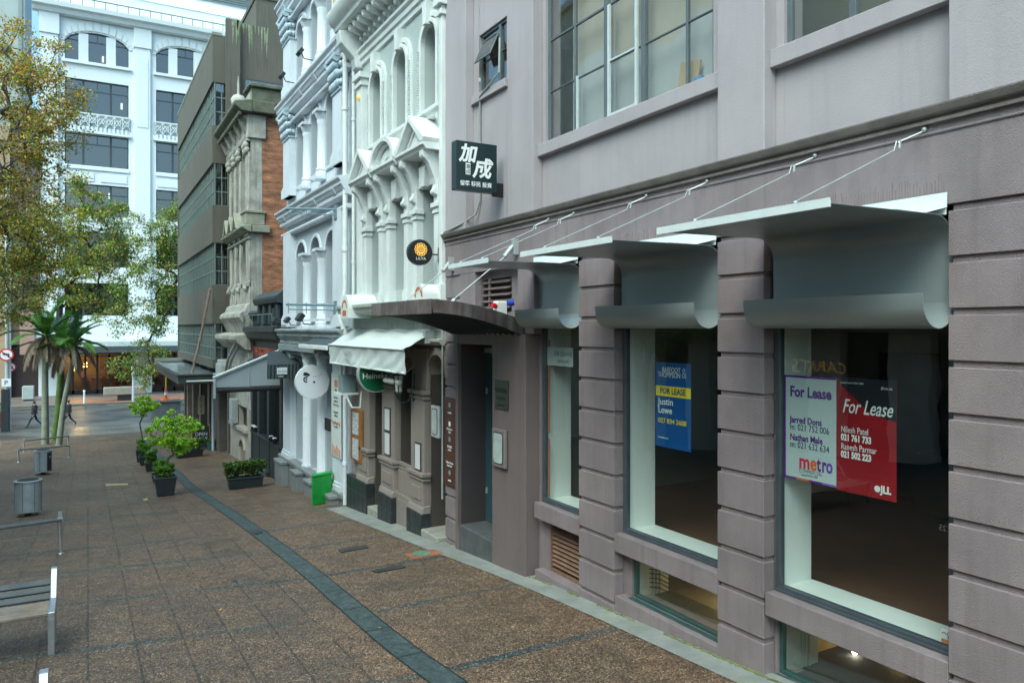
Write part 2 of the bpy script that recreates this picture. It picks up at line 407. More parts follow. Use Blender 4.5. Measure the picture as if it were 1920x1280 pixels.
def cobble_mat(name, c0, c1, sx, sy, rough=.45, mort=(.02, .022, .022)):
    m, n, b = base(name); N = n.nodes; L = n.links
    tc = N.new('ShaderNodeTexCoord'); mp = N.new('ShaderNodeMapping'); L.new(tc.outputs['Object'], mp.inputs[0])
    br = N.new('ShaderNodeTexBrick'); br.inputs['Scale'].default_value = 1; br.inputs['Brick Width'].default_value = sx; br.inputs['Row Height'].default_value = sy
    br.inputs['Mortar Size'].default_value = .02*min(1, sx*4); br.inputs['Color1'].default_value = (*c0, 1); br.inputs['Color2'].default_value = (*c1, 1); br.inputs['Mortar'].default_value = (*mort, 1)
    L.new(mp.outputs[0], br.inputs['Vector'])
    no = N.new('ShaderNodeTexNoise'); no.inputs['Scale'].default_value = .35; no.inputs['Detail'].default_value = 8; L.new(tc.outputs['Object'], no.inputs['Vector'])
    cr = N.new('ShaderNodeValToRGB'); cr.color_ramp.elements[0].position = .4; cr.color_ramp.elements[0].color = (.4, .42, .42, 1); cr.color_ramp.elements[1].position = .6; cr.color_ramp.elements[1].color = (1.3, 1.3, 1.3, 1)
    L.new(no.outputs[0], cr.inputs[0]); x = N.new('ShaderNodeMix'); x.data_type = 'RGBA'; x.blend_type = 'MULTIPLY'; x.inputs[0].default_value = 1
    L.new(br.outputs[0], x.inputs[6]); L.new(cr.outputs[0], x.inputs[7]); L.new(x.outputs[2], b.inputs['Base Color'])
    rr = N.new('ShaderNodeMapRange'); rr.inputs[3].default_value = rough+.2; rr.inputs[4].default_value = rough-.15; L.new(no.outputs[0], rr.inputs[0]); L.new(rr.outputs[0], b.inputs['Roughness'])
    bp = N.new('ShaderNodeBump'); bp.inputs['Strength'].default_value = .4; bp.inputs['Distance'].default_value = .01
    L.new(br.outputs['Fac'], bp.inputs['Height']); bp.invert = True; L.new(bp.outputs[0], b.inputs['Normal'])
    return m
def strip(name, mat, pairs, dz, sub=1, lab=None):
    """sheet following the ground: pairs = [(Y, xa, xb)...]"""
    mb = MB(); rows = []
    for (Y0, a0, b0), (Y1, a1, b1) in zip(pairs, pairs[1:]):
        k = max(1, int(abs(Y1-Y0)/1.0)) if sub else 1
        for i in range(k): t = i/k; rows.append((Y0+(Y1-Y0)*t, a0+(a1-a0)*t, b0+(b1-b0)*t))
    rows.append(pairs[-1]); ps = []
    for Y in [p[0] for p in PROF]:
        pass
    for (Y, a, b) in rows: ps += [(a, Y, gz(Y)+dz), (b, Y, gz(Y)+dz)]
    mb.add(ps, [(2*i, 2*i+1, 2*i+3, 2*i+2) for i in range(len(rows)-1)])
    o = mb.build(name, mat); return tag(o, lab, kind='structure')
gy = [-30, -20, -10, 0, 4, 8, 10, 13, 15, 17.3, 20, 24, 30, 40, 50, 58]
mb = MB(); xs = [-7, 5.25]
for Y in gy: mb.v += [(-60, Y, gz(Y)-.004), (60, Y, gz(Y)-.004)]
for Y in (150, 400): mb.v += [(-260, Y, gz(58)-.004), (260, Y, gz(58)-.004)]
mb.f = [(2*i, 2*i+1, 2*i+3, 2*i+2) for i in range(len(gy)+1)]; mb.m = [0]*len(mb.f)
tag(mb.build('ground', M('ground_dark_concrete', (.08, .085, .085), .8, .2, 1)), kind='structure')
PAV = paving_mat()
strip('lane_paving', PAV, [(y, -6.3, 5.3) for y in gy if y < 49]+[(49.2, -6.3, 5.3)], 0, 0)
CH = M('basalt_channel', (.05, .072, .070), .5, .45, 16, .9, 60, grime=.7, gcol=(.13, .155, .145), gscale=6)
rows = []
for px0, px1, py in ((805, 878, 1280), (755, 815, 1240), (713, 757, 1207), (664, 705, 1164.5), (619, 658, 1121.7), (575, 608, 1079), (522, 556, 1036), (466, 490, 993.6), (395, 413, 942), (327, 341, 887), (303, 314, 868)):
    a, b = G(px0, py), G(px1, py); c_ = ((a[0]+b[0])/2, (a[1]+b[1])/2); rows.append((c_[1], c_[0]-.135, c_[0]+.135))
for _ in range(3):
    cs = [(r_[1]+r_[2])/2 for r_ in rows]; cs = [cs[0]]+[(cs[i-1]+2*cs[i]+cs[i+1])/4 for i in range(1, len(cs)-1)]+[cs[-1]]
    rows = [(r_[0], c-.135, c+.135) for r_, c in zip(rows, cs)]
rows = [(-5, rows[0][1], rows[0][2])]+rows+[(44, rows[-1][1], rows[-1][2])]
strip('drain_channel', CH, rows, .006)
for s_ in (-1, 1):
    strip('channel_edge', M('channel_joint', (.018, .024, .024), .6, .3, 9) if s_ < 0 else bpy.data.materials['channel_joint'], [(Y, (a+b)/2+s_*.138-.008, (a+b)/2+s_*.138+.008) for Y, a, b in rows], .009)
mb = MB(); Y = 4.2
while Y < 30:
    for (ya, xa, xb), (yb, xc, xd) in zip(rows, rows[1:]):
        if ya <= Y < yb:
            t = (Y-ya)/(yb-ya); a = xa+(xc-xa)*t; b = xb+(xd-xb)*t; mb.poly([(a, Y, gz(Y)+.0095), (b, Y, gz(Y)+.0095), (b, Y+.012, gz(Y)+.009), (a, Y+.012, gz(Y)+.009)])
    Y += .9
tag(mb.build('channel_joint', bpy.data.materials['channel_joint']), kind='structure')
strip('drain_channel', CH, [(18, -4.4, -4.1), (30, -4.4, -4.1), (48, -4.4, -4.1)], .006)
strip('concrete_border', CONC, [(-6, 4.86, 5.3), (3, 4.88, 5.3), (6.8, 4.9, 5.3), (9, 4.85, 5.3), (11.4, 4.72, 5.3), (14, 4.65, 5.3), (16.5, 4.6, 5.3)], .008)
strip('path', cobble_mat('worn_paving', (.10, .105, .1), (.16, .16, .15), .6, .3, .3), [(49.2, -25, 60), (58, -25, 60)], .004)
strip('road', cobble_mat('asphalt_road', (.065, .075, .08), (.085, .095, .1), .22, .11, .4, (.05, .055, .06)), [(58, -60, 80), (73.4, -60, 80)], .006)
mb = MB(); mb.box(-60, 80, 73.4, 73.65, -3.9, -3.70); tag(mb.build('kerb', M('kerb_stone', (.10, .11, .11), .7, .2, 4)), kind='structure')
mb = MB(); mb.box(-60, 80, 73.65, 84.6, -3.9, -3.72); tag(mb.build('pavement', M('far_pavement', (.17, .14, .125), .5, .25, .5)), kind='structure')
mb = MB(); mb.box(-2.2, 12, 74.5, 78, -3.8, -3.714); tag(mb.build('pavement', M('red_brick_pavement', (.30, .13, .075), .5, .25, 1.5)), kind='structure')
for x0, x1, y in ((1.4, 4.5, 72.9), (-12, -3, 72.9), (7, 14, 72.9)):
    mb = MB(); mb.box(x0, x1, y, y+.12, -3.86, -3.828); tag(mb.build('road_marking', M('yellow_line', (.55, .4, .08), .6, .3, 4)), kind='structure')
# ------------------------------------------------------------------ mauve shop building (nearest, right)
B1 = thing('shop_building', 'mauve painted shop building with grooved piers and tall display windows, nearest on the right', 'building', (5.2, 5, -.4))
ZA, ZH, YL = 3.621, .3615, 11.42
W = {1: (3.03, 4.62), 2: (5.22, 6.79), 3: (7.53, 8.54)}
holes = [(a, b, .43, 3.60) for a, b in W.values()]+[(3.03, 4.62, -.31, .235), (5.22, 6.66, -.27, .235), (7.55, 8.38, -.46, .235), (9.60, 10.74, -.36, 2.51), (9.42, 10.31, 3.0, 3.51)]
mb = wallgrid(MB(), 5.345, 5.60, -6, YL-.002, -1.6, 3.66, holes)
mb.box(5.2, 5.6, -6, YL, ZA, 4.205)
mb.mould(5.2, -6, YL, [(0, 4.125), (.014, 4.13), (.014, 4.145), (0, 4.15)])
for a, b in (W[1], W[2], W[3]): mb.box(5.198, 5.345, a-.012, b+.012, .23, .435)             # sill bands
mb.box(5.205, 5.345, 5.2, 6.8, -1.5, -.272); mb.box(5.207, 5.345, 7.5, 8.55, -1.5, -.462); mb.box(5.209, 5.345, 3.0, 4.64, -1.5, -.312)
mb.box(5.56, 5.62, -6, YL-.004, 4.2, 4.3)
mb.build('wall', MAUVE, B1, bevel=.004)
def pier(y0, y1, zt=ZA, zb=-1.2, x=5.2, d=.145):
    p = MB(); p.box(x+.024, x+d, y0+.02, y1-.02, zb, zt-.003)
    z = zt-.048
    while z > zb:
        p.box(x, x+d-.004, y0, y1, max(zb, z-ZH+.048), z); z -= ZH
    p.build('pier', MAUVE, B1, bevel=.0045)
pier(1.45, 3.017); pier(4.646, 5.206); pier(6.81, 7.51); pier(10.862, YL-.003)
for q in ((-6, 1.44, -1), (8.56, 9.0, 2.68), (10.33, 10.86, 2.68)): MB().box(5.2, 5.344, q[0], q[1], q[2], ZA-.003).build('pier', MAUVE, B1, bevel=.005)
mb = MB(); mb.mould(5.2, -6, YL+.01, [(0, 4.203), (.035, 4.203), (.035, 4.225), (.02, 4.235), (.02, 4.25), (.062, 4.262), (.075, 4.285), (.085, 4.306), (.085, 4.318), (0, 4.335)])
mb.build('cornice', MAUVE_DK, B1)
# upper storey
mb = wallgrid(MB(), 5.36, 5.6, -6, YL-.002, 4.3, 8.4, [(3.03, 4.56, 5.23, 7.7), (5.42, 8.52, 5.23, 7.7), (9.59, 10.48, 6.42, 7.35), (-.6, 1.4, 5.23, 7.7)])
for a, b in ((1.45, 3.017), (4.646, 5.21), (8.60, 9.17), (10.67, YL), (-3, -.9)): mb.box(5.205, 5.36, a, b, 4.32, 8.4)
for a, b in ((3.02, 4.645), (5.211, 8.598)): mb.box(5.275, 5.42, a, b, 5.07, 5.232)
mb.box(5.30, 5.42, 9.56, 10.66, 6.30, 6.422)
mb.box(5.15, 5.6, -6, YL+.02, 8.4, 8.9)
mb.build('upper_wall', MAUVE_UP, B1, bevel=.006)
mb = MB(); mb.box(5.6, 14, YL-.25, YL-.01, -1.5, 8.6).box(5.6, 14, -6, -5.8, -1.5, 8.6).box(13.8, 14, -5.8, YL-.25, -1.5, 8.6).box(5.6, 14, -6, YL, 8.6, 8.8)
mb.build('roof', MAUVE_DK, B1)
# rooms
FLOORB = M('brown_shop_floor', (.20, .095, .055), .42, .2, 1.2)
ROOMG = M('grey_green_room', (.24, .27, .25), .7, .08, 1)
mb = MB(); mb.box(5.62, 13.7, -5.7, 11.1, .24, .30); mb.build('shop_floor', FLOORB, B1)
mb = MB()
mb.box(5.77, 13.6, 9.0, 9.1, .3, 3.8).box(10.5, 10.6, 2.3, 9, .3, 3.8).box(5.7, 13.6, -.9, -.8, .3, 3.8).box(5.62, 13.7, -5.7, 11.1, 3.8, 3.9)
mb.box(8.2, 8.55, 7.1, 7.45, .3, 3.8).box(9.0, 9.3, 3.6, 4.7, .3, 3.8)
mb.build('shop_room', ROOMG, B1)
mb = MB(); mb.box(10.42, 10.5, 3.0, 3.9, .3, 2.4); mb.build('inner_door', BLACKP, B1); MB().box(10.42, 10.5, 6.2, 7.1, .3, 2.4).build('inner_door', BLACKP, B1); MB().box(9.6, 10.3, 5.3, 6.0, .3, 1.1).build('counter', BLACKP, B1)
CREAM = M('cream_ceiling', (.78, .72, .58), .8, .15, .6); 
mb = MB(); mb.box(5.62, 13.6, -5, 11.1, 7.9, 8.0).box(7.4, 7.5, -5, 11.1, 4.4, 7.9).box(5.62, 13.6, 11.1, 11.15, 4.4, 7.9).box(5.62, 13.6, -5, 11.1, 4.36, 4.44)
for y in (1, 3.4, 5.0, 8.5, 10.6): mb.box(5.7, 7.4, y, y+.12, 7.55, 7.9)
mb.build('upper_room', CREAM, B1)
def shop_window(a, b, n, zt=3.6):
    w_ = MB()
    for y0, y1 in ((a, a+.05), (b-.055, b)): w_.box(5.315, 5.375, y0, y1, .436, zt)
    w_.box(5.312, 5.378, a+.05, b-.055, .438, .49); w_.box(5.314, 5.376, a+.05, b-.055, zt-.06, zt)
    w_.box(5.30, 5.312, a+.01, b-.01, .437, .462)
    f = w_.build('window', FRAME_DK, B1, bevel=.003)
    g = MB(); g.poly([(5.348, b-.045, .48), (5.348, a+.04, .48), (5.348, a+.04, zt-.04), (5.348, b-.045, zt-.04)]); g.build('pane', GLASS, f)
    r = MB(); r.box(5.382, 5.77, b-.018, b-.001, .44, zt).box(5.38, 5.5, b-.024, b-.018, .5, zt); r.build('reveal', WHITE_IN, f)
    r = MB(); r.box(5.382, 5.77, a+.001, a+.018, .44, zt); r.build('reveal', WHITE_IN, f)
    r = MB(); r.box(5.38, 5.775, a+.018, b-.018, .438, .462); r.build('sill', WHITE_IN, f, bevel=.003)
    return f
for n, (a, b) in W.items(): shop_window(a, b, n)
# basement
TEAL = M('teal_frame', (.03, .075, .07), .4, .3, 5)
for a, b, z0 in ((3.03, 4.62, -.31), (5.22, 6.66, -.27)):
    m_ = MB(); m_.box(5.37, 5.42, a+.001, a+.035, z0, .232).box(5.37, 5.42, b-.035, b-.001, z0, .232).box(5.365, 5.425, a+.035, b-.035, z0, z0+.035).box(5.366, 5.424, a+.035, b-.035, .21, .233)
    m_.box(5.28, 5.345, a, b, z0-.002, z0+.006)
    f = m_.build('basement_window', TEAL, B1, bevel=.002)
    m_ = MB(); m_.poly([(5.395, b-.03, z0+.03), (5.395, a+.03, z0+.03), (5.395, a+.03, .215), (5.395, b-.03, .215)]); m_.build('pane', GLASS, f)
    m_ = MB(); m_.box(5.43, 5.85, b-.03, b-.004, z0-.1, .23).box(5.43, 5.85, a+.004, a+.03, z0-.1, .23)
    for k in range(3): m_.box(5.62+.05*k, 5.64+.05*k, b-.04, b-.03, z0-.1, .23)
    m_.build('reveal', M('cellar_reveal', (.26, .31, .285), .6, .1, 3), f)
    m_ = MB(); m_.box(5.43, 5.9, a+.03, b-.03, z0-.04, z0-.01); m_.build('sill', M('dusty_ledge', (.045, .07, .065), .6, .2, 6), f)
TAN = M('tan_cellar_boards', (.42, .28, .10), .7, .12, 4)
m_ = MB(); m_.box(5.62, 10, -1, 8.3, -2.6, -2.5).box(9.0, 9.1, -1, 8.3, -2.5, .2).box(5.62, 10, 8.2, 8.3, -2.5, .2).box(5.62, 10, 4.75, 4.85, -2.5, .2).box(5.62, 10, -1, -.9, -2.5, .2).box(5.62, 10, -1, 8.3, .18, .235)
m_.build('cellar', TAN, B1)
m_ = MB(); m_.box(7.3, 7.36, 4.9, 8.1, -2.5, .17)
m_.build('cellar_partition', TAN, B1)
m_ = MB()
for y in (5.2, 5.9, 6.6, 7.3): m_.box(7.28, 7.3, y, y+.02, -2.4, .1)
m_.box(7.0, 7.06, 5.75, 5.83, -2.5, .17); m_.tube([(6.2, 6.9, -1.2), (7.2, 5.9, .1)], .03, 6)
m_.build('cellar_post', M('pale_timber', (.5, .38, .2), .6, .15, 6), B1)
m_ = MB()
for k in range(8): m_.box(5.95+.12*k, 6.02+.12*k, 5.0, 6.4, -.75-.09*k, -.72-.09*k)
m_.build('cellar_steps', M('dark_slats', (.06, .06, .05), .7, .2, 5), B1)
m_ = MB()
for k in range(7): m_.tube([(5.56, 6.62, .12-.05*k), (5.60+.02*(k % 2), 6.5, .135-.05*k), (5.66, 6.38, .10-.05*k)], .006, 5)
m_.build('coat_hooks', BLACK, B1)
m_ = MB()
for k in range(11): m_.sheet([(5.365, .20-.058*k), (5.40, .235-.058*k-.008)], 'y', 7.565, 8.365, .006)
m_.box(5.352, 5.42, 7.551, 7.566, -.459, .234).box(5.352, 5.42, 8.364, 8.379, -.459, .234).box(5.355, 5.42, 7.566, 8.364, -.459, -.425)
l_ = m_.build('vent_grille', M('rust_brown_slats', (.20, .115, .075), .6, .35, 8, grime=.4, gcol=(.11, .05, .035), gscale=4), B1)
m_ = MB(); m_.box(5.5, 5.52, 7.5, 8.5, -.5, .25); m_.build('backing', BLACK, l_)
# portal
m_ = MB(); m_.box(5.12, 5.345, 8.655, 9.60, -1.3, 2.67).box(5.124, 5.345, 9.60, 10.74, 2.51, 2.668).box(5.12, 5.345, 10.74, 10.86, -1.3, 2.67)
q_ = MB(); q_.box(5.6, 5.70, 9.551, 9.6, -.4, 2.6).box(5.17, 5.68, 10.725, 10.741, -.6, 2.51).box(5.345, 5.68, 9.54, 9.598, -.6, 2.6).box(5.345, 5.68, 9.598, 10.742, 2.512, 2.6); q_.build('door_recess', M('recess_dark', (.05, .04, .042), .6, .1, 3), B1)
m_.box(5.10, 5.12, 10.72, 10.745, -.35, 2.53)
m_.build('portal', PORTAL, B1, bevel=.006)
m_ = MB(); m_.box(5.135, 5.70, 9.604, 10.736, -1.3, -.355); m_.build('doorstep', M('step_stone', (.085, .092, .092), .6, .25, 5, .4, 30), B1, bevel=.01)
DOORT = M('teal_door', (.035, .085, .10), .35, .1, 3)
m_ = MB(); m_.box(5.60, 5.645, 9.6, 10.73, -.35, 2.5).box(5.585, 5.60, 9.7, 10.62, -.2, .75).box(5.585, 5.60, 9.7, 10.62, .95, 1.0)
d_ = m_.build('door', DOORT, B1, bevel=.004)
m_ = MB(); m_.box(5.5905, 5.599, 9.78, 10.5, 1.08, 2.3); m_.build('pane', GLASS_DK, d_)
m_ = MB(); m_.box(5.57, 5.60, 10.3, 10.72, 2.36, 2.44); m_.build('door_closer', GALV, d_)
MB().box(5.575, 5.59, 10.04, 10.2, .9, 1.15).build('push_plate', GALV, d_)
for z in (.1, 1.7): MB().box(5.58, 5.6, 10.66, 10.69, z, z+.1).build('hinge', GALV, d_)
m_ = MB()
for k in range(5): m_.sheet([(5.30, 3.05+.095*k), (5.42, 3.12+.095*k)], 'y', 9.43, 10.30, .012)
m_.box(5.5, 5.55, 9.4, 10.33, 2.98, 3.53).box(5.31, 5.35, 10.04, 10.08, 3.0, 3.51)
m_.build('louvre', M('brown_louvre', (.16, .12, .115), .6, .1, 4), B1)
# upper windows
def steel_window(ys, zs, z0, z1, thick=(), x=5.42, name='upper_window', cross=()):
    w_ = MB()
    for i, y in enumerate(ys):
        t = .032 if i in thick or i in (0, len(ys)-1) else .016
        w_.box(x-.02-(.014 if i in thick else 0), x+.02, y-t, y+t, z0, z1)
    for j, z in enumerate(zs): w_.box(x-.016, x+.016, ys[0], ys[-1], z-(.013 if j in cross else .008), z+(.013 if j in cross else .008))
    w_.box(x-.028, x+.024, ys[0], ys[-1], z0, z0+.04).box(x-.028, x+.024, ys[0], ys[-1], z1-.04, z1)
    f = w_.build(name, FRAME_ST, B1, bevel=.002)
    g = MB()
    for i in range(len(ys)-1): g.poly([(x, ys[i+1]-.012, z0+.03), (x, ys[i]+.012, z0+.03), (x, ys[i]+.012, z1-.03), (x, ys[i+1]-.012, z1-.03)])
    g.build('pane', GLASS_UP, f); return f
f = steel_window([5.44, 5.84, 6.53, 7.22, 7.89, 8.50], [5.93, 6.62, 7.3], 5.233, 7.7, (2, 3), cross=(1,))
m_ = MB(); m_.box(5.375, 5.40, 6.62, 6.66, 5.27, 6.6).box(5.375, 5.40, 7.13, 7.17, 5.27, 6.6).box(5.375, 5.40, 6.66, 7.13, 5.27, 5.30).box(5.378, 5.398, 6.66, 7.13, 5.92, 5.94); m_.box(5.38, 5.4, 7.80, 7.83, 5.27, 5.95)
m_.build('casement', M('pale_casement', (.5, .56, .56), .5, .1, 8), f)
bl = base('two_tone_reflection'); N_ = bl[1].nodes; tc_ = N_.new('ShaderNodeTexCoord'); sz_ = N_.new('ShaderNodeSeparateXYZ'); no_ = N_.new('ShaderNodeTexNoise'); no_.inputs['Scale'].default_value = .7
ma_ = N_.new('ShaderNodeMath'); ma_.operation = 'MULTIPLY_ADD'; ma_.inputs[1].default_value = 1.1; cr_ = N_.new('ShaderNodeValToRGB'); e_ = cr_.color_ramp.elements; e_[0].position = .46; e_[0].color = (.50, .50, .50, 1); e_[1].position = .49; e_[1].color = (.50, .42, .345, 1)
mr_ = N_.new('ShaderNodeMapRange'); mr_.inputs[1].default_value = 5.2; mr_.inputs[2].default_value = 8.2; LK_ = bl[1].links; geo_ = N_.new('ShaderNodeNewGeometry')
LK_.new(geo_.outputs['Position'], sz_.inputs[0]); LK_.new(geo_.outputs['Position'], no_.inputs['Vector']); LK_.new(no_.outputs[0], ma_.inputs[0]); LK_.new(sz_.outputs[2], ma_.inputs[2]); LK_.new(ma_.outputs[0], mr_.inputs[0]); LK_.new(mr_.outputs[0], cr_.inputs[0]); LK_.new(cr_.outputs[0], bl[2].inputs['Base Color']); bl[2].inputs['Roughness'].default_value = .8
m_ = MB(); m_.box(5.575, 5.58, 5.43, 8.18, 5.26, 7.68); m_.build('reflection_panel', bl[0], f)  # two-tone panel behind the panes paints in the reflection of the building opposite
steel_window([3.05, 3.9, 4.54], [6.62], 5.233, 7.7, (1,))
f = steel_window([9.62, 9.86, 10.45], [6.92], 6.423, 7.35, (1,), name='small_window')
m_ = MB(); m_.obox((5.33, 10.16, 7.07), (.02, .52, .42), Matrix.Rotation(R(24), 3, 'Y')); m_.build('open_vent', FRAME_ST, f, bevel=.003)
m_ = MB(); m_.obox((5.318, 10.16, 7.072), (.006, .44, .34), Matrix.Rotation(R(24), 3, 'Y')); m_.build('vent_pane', glassmat('teal_glass', (.3, .5, .5), .9, .05, 1.5, .25), f)
m_ = MB(); m_.obox((5.52, 5.93, 5.42), (.02, .3, .3), Matrix.Rotation(R(12), 3, 'X')); tag(m_.build('cardboard_sheet', M('cardboard', (.55, .38, .22), .8, .1, 5)), 'brown cardboard sheet leaning inside the big upper window', 'cardboard')
m_ = MB(); m_.box(5.48, 5.58, 5.72, 5.86, 5.27, 5.36); tag(m_.build('tissue_box', M('blue_tissue_box', (.15, .35, .65), .6, .3, 40), bevel=.004), 'small blue and white box on the upper window sill', 'box')

# ------------------------------------------------------------------ curved sheet-metal canopies
def canopy(a, b, lab, ties):
    t = thing('metal_canopy', lab, 'canopy', (4.6, (a+b)/2, 2.7), 'silver curved metal canopies over the display windows')
    arc = [(5.07+.2*math.sin(q), 3.54-.2+.2*math.cos(q)) for q in [R(90)*i/8 for i in range(9)]]
    path = [(3.95, 3.525), (5.0, 3.54)]+arc+[(5.27, 2.94)]
    m_ = MB(); m_.sheet(path, 'y', a, b, .004)
    m_.build('sheet', SILVER, t, smooth=40)
    arc2 = [(5.09+.18*math.cos(q), 2.94-.18*math.sin(q)) for q in [R(155)*i/12 for i in range(13)]]
    arc2 += [(4.912, 2.90), (4.905, 3.0)]
    m_ = MB(); m_.sheet(arc2, 'y', a-.004, b+.004, .004); m_.build('trough', SILVER, t, smooth=40)
    m_ = MB(); m_.box(3.938, 3.956, a-.01, b+.005, 3.50, 3.552)
    m_.box(3.938, 3.952, a-.012, b+.004, 3.552, 3.558); m_.build('front_edge', SILVER_ED, t, bevel=.002)
    m_ = MB(); m_.poly([(5.185, a, 3.55), (5.185, b, 3.55), (5.192, b, 3.70), (5.192, a, 3.70)]); m_.poly([(4.6, a, 3.541), (5.18, a, 3.545), (5.18, b, 3.60), (5.16, b, 3.545)])
    m_.sheet([(4.96, 3.546), (5.194, 3.60), (5.196, 3.705)], 'y', a, b, .003)
    m_.build('flashing', SILVER_ED, t)
    k = a+.25
    while k < b-.1:
        MB().sheet([(p[0]-.0008, p[1]-.0008) for p in path[1:]], 'y', k, k+.006, .0012).build('seam', SILVER, t); k += .52
    for y in ties:
        m_ = MB(); m_.tube([(3.99, y, 3.555), (4.0, y, 3.585), (5.02, y, 4.03), (5.05, y, 4.10)], .0045, 6).tube([(5.06, y-.02, 4.10), (5.05, y-.025, 4.045)], .009, 6).tube([(5.05, y-.01, 4.09), (5.2, y-.12, 4.17)], .006, 5)
        m_.ball((3.985, y, 3.57), .016, 8); m_.ball((5.19, y-.12, 4.175), .02, 8)
        m_.build('tie_rod', GALV, t, smooth=40)
canopy(3.02, 4.60, 'silver curved sheet canopy over the window with the red poster', (3.30, 4.22))
canopy(5.212, 6.76, 'silver curved sheet canopy over the window with the blue poster', (5.45, 6.35))
canopy(7.515, 8.56, 'smallest silver curved sheet canopy, next to the brown door canopy', (7.72, 8.3))
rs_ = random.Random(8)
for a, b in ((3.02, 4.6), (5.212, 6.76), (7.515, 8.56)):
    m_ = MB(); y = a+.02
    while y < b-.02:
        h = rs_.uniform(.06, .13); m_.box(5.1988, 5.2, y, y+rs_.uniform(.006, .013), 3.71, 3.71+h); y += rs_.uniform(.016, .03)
    m_.build('ribbed_reflection', M('ribbed_reflection', (.195, .148, .148), .8, .2, 6), B1)  # ribbed light pattern above each canopy, painted as thin dark strokes
m_ = MB(); m_.box(5.376, 5.379, 8.44, 8.475, .5, 1.28).box(5.376, 5.379, 8.44, 8.475, 1.36, 2.6); m_.build('orange_strip', M('orange_strip', (.45, .12, .05), .6, .2, 6), B1)
# brown curved canopy over the door
DC = thing('door_canopy', 'rust brown curved canopy projecting over the doorway', 'canopy', (4.5, 9.93, 2.8))
RUST = M('brown_weathered_metal', (.10, .072, .068), .5, .35, 5, .2, 30, streak=.5, scol=(.3, .33, .33), grime=.3, gcol=(.2, .2, .18), gscale=5)
def arcp(x0, x1, z0, z1, n=14): return [(x0+(x1-x0)*i/n, z0+(z1-z0)*(i/n)**1.75) for i in range(n+1)]
up = arcp(3.80, 5.19, 3.13, 2.86); lo = arcp(3.83, 5.18, 2.955, 2.655)
m_ = MB(); m_.prism(up+lo[::-1], 'y', 8.78, 8.80); m_.prism(up+lo[::-1], 'y', 11.05, 11.07); m_.box(3.796, 3.812, 8.78, 11.07, 2.945, 3.135)
m_.build('side_panel', RUST, DC, bevel=.002)
m_ = MB(); m_.sheet([(x, z-.015) for x, z in up], 'y', 8.80, 11.05, .012); m_.build('roof_sheet', M('canopy_top', (.2, .22, .22), .5, .3, 4), DC)
m_ = MB()
for k in range(13):
    y = 8.88+.17*k; m_.prism([(x, z) for x, z in [(p[0], p[1]-.03) for p in up]]+[(p[0], p[1]-.0) for p in lo[::-1]], 'y', y, y+.03)
m_.build('rib', M('dark_rib', (.03, .05, .05), .5, .2, 5), DC)
for (xa, ya, za, yb, zb) in ((4.15, 8.95, 3.1, 9.0, 3.9), (4.15, 10.8, 3.1, 11.1, 3.82)):
    m_ = MB(); m_.tube([(xa, ya, za), (5.05, ya+(yb-ya)*.8, za+(zb-za)*.86)], .009, 6).tube([(xa, ya, za-.03), (xa+.06, ya, za+.04)], .03, 8).tube([(4.98, ya+(yb-ya)*.76, za+(zb-za)*.8), (5.12, yb, zb)], .032, 8).box(5.12, 5.2, yb-.03, yb+.03, zb-.12, zb+.1)
    m_.build('stay_rod', GALV, DC, smooth=40)
# conduit
m_ = MB(); x = 5.33
m_.tube([(5.30, 9.70, 7.05), (5.30, 9.72, 6.55), (5.28, 9.95, 6.45), (5.30, 10.35, 6.36), (x, 10.40, 6.25), (x, 10.40, 4.75), (5.31, 10.50, 4.55), (5.2, 10.75, 4.43), (5.17, 11.38, 4.36), (5.165, 11.45, 4.3), (5.16, 11.45, -.1)], .017, 8)
for z in (6.6, 5.6, 4.9): m_.lathe([(.024, 0), (.024, .06)], (x, 10.4, z), 8)
tag(m_.build('conduit_pipe', GALV, smooth=40), 'pale conduit pipe bending down the mauve wall behind the black sign', 'pipe')
# black box sign
BS = thing('box_sign', 'square black projecting box sign with white brush characters', 'sign', (4.88, 9.68, 4.73))
DKTEAL = M('sign_black_teal', (.012, .028, .03), .35, .1, 3)
m_ = MB(); m_.box(4.54, 5.20, 9.60, 9.76, 4.735, 5.43); m_.build('cabinet', [DKTEAL], BS, bevel=.006)
m_ = MB(); m_.box(5.19, 5.36, 9.70, 9.75, 4.70, 4.9); m_.build('bracket', BLACK, BS)
for s, sz, x, z in (('加', .27, 4.585, 5.16), ('成', .30, 4.80, 4.955)): text('lettering', s, sz, (x, 9.597, z), FACE_Y, TWHITE, BS, bold=.009, shear=.2)
m_ = MB(); m_.box(4.69, 4.765, 9.596, 9.599, 4.955, 5.12); m_.build('seal', TWHITE, BS)
for i, s in enumerate('嘉成'): text('lettering', s, .07, (4.694, 9.595, 5.045-.075*i), FACE_Y, DKTEAL, BS)
text('lettering', '留學 移民 投資', .078, (4.60, 9.597, 4.80), FACE_Y, TWHITE, BS, bold=.001)
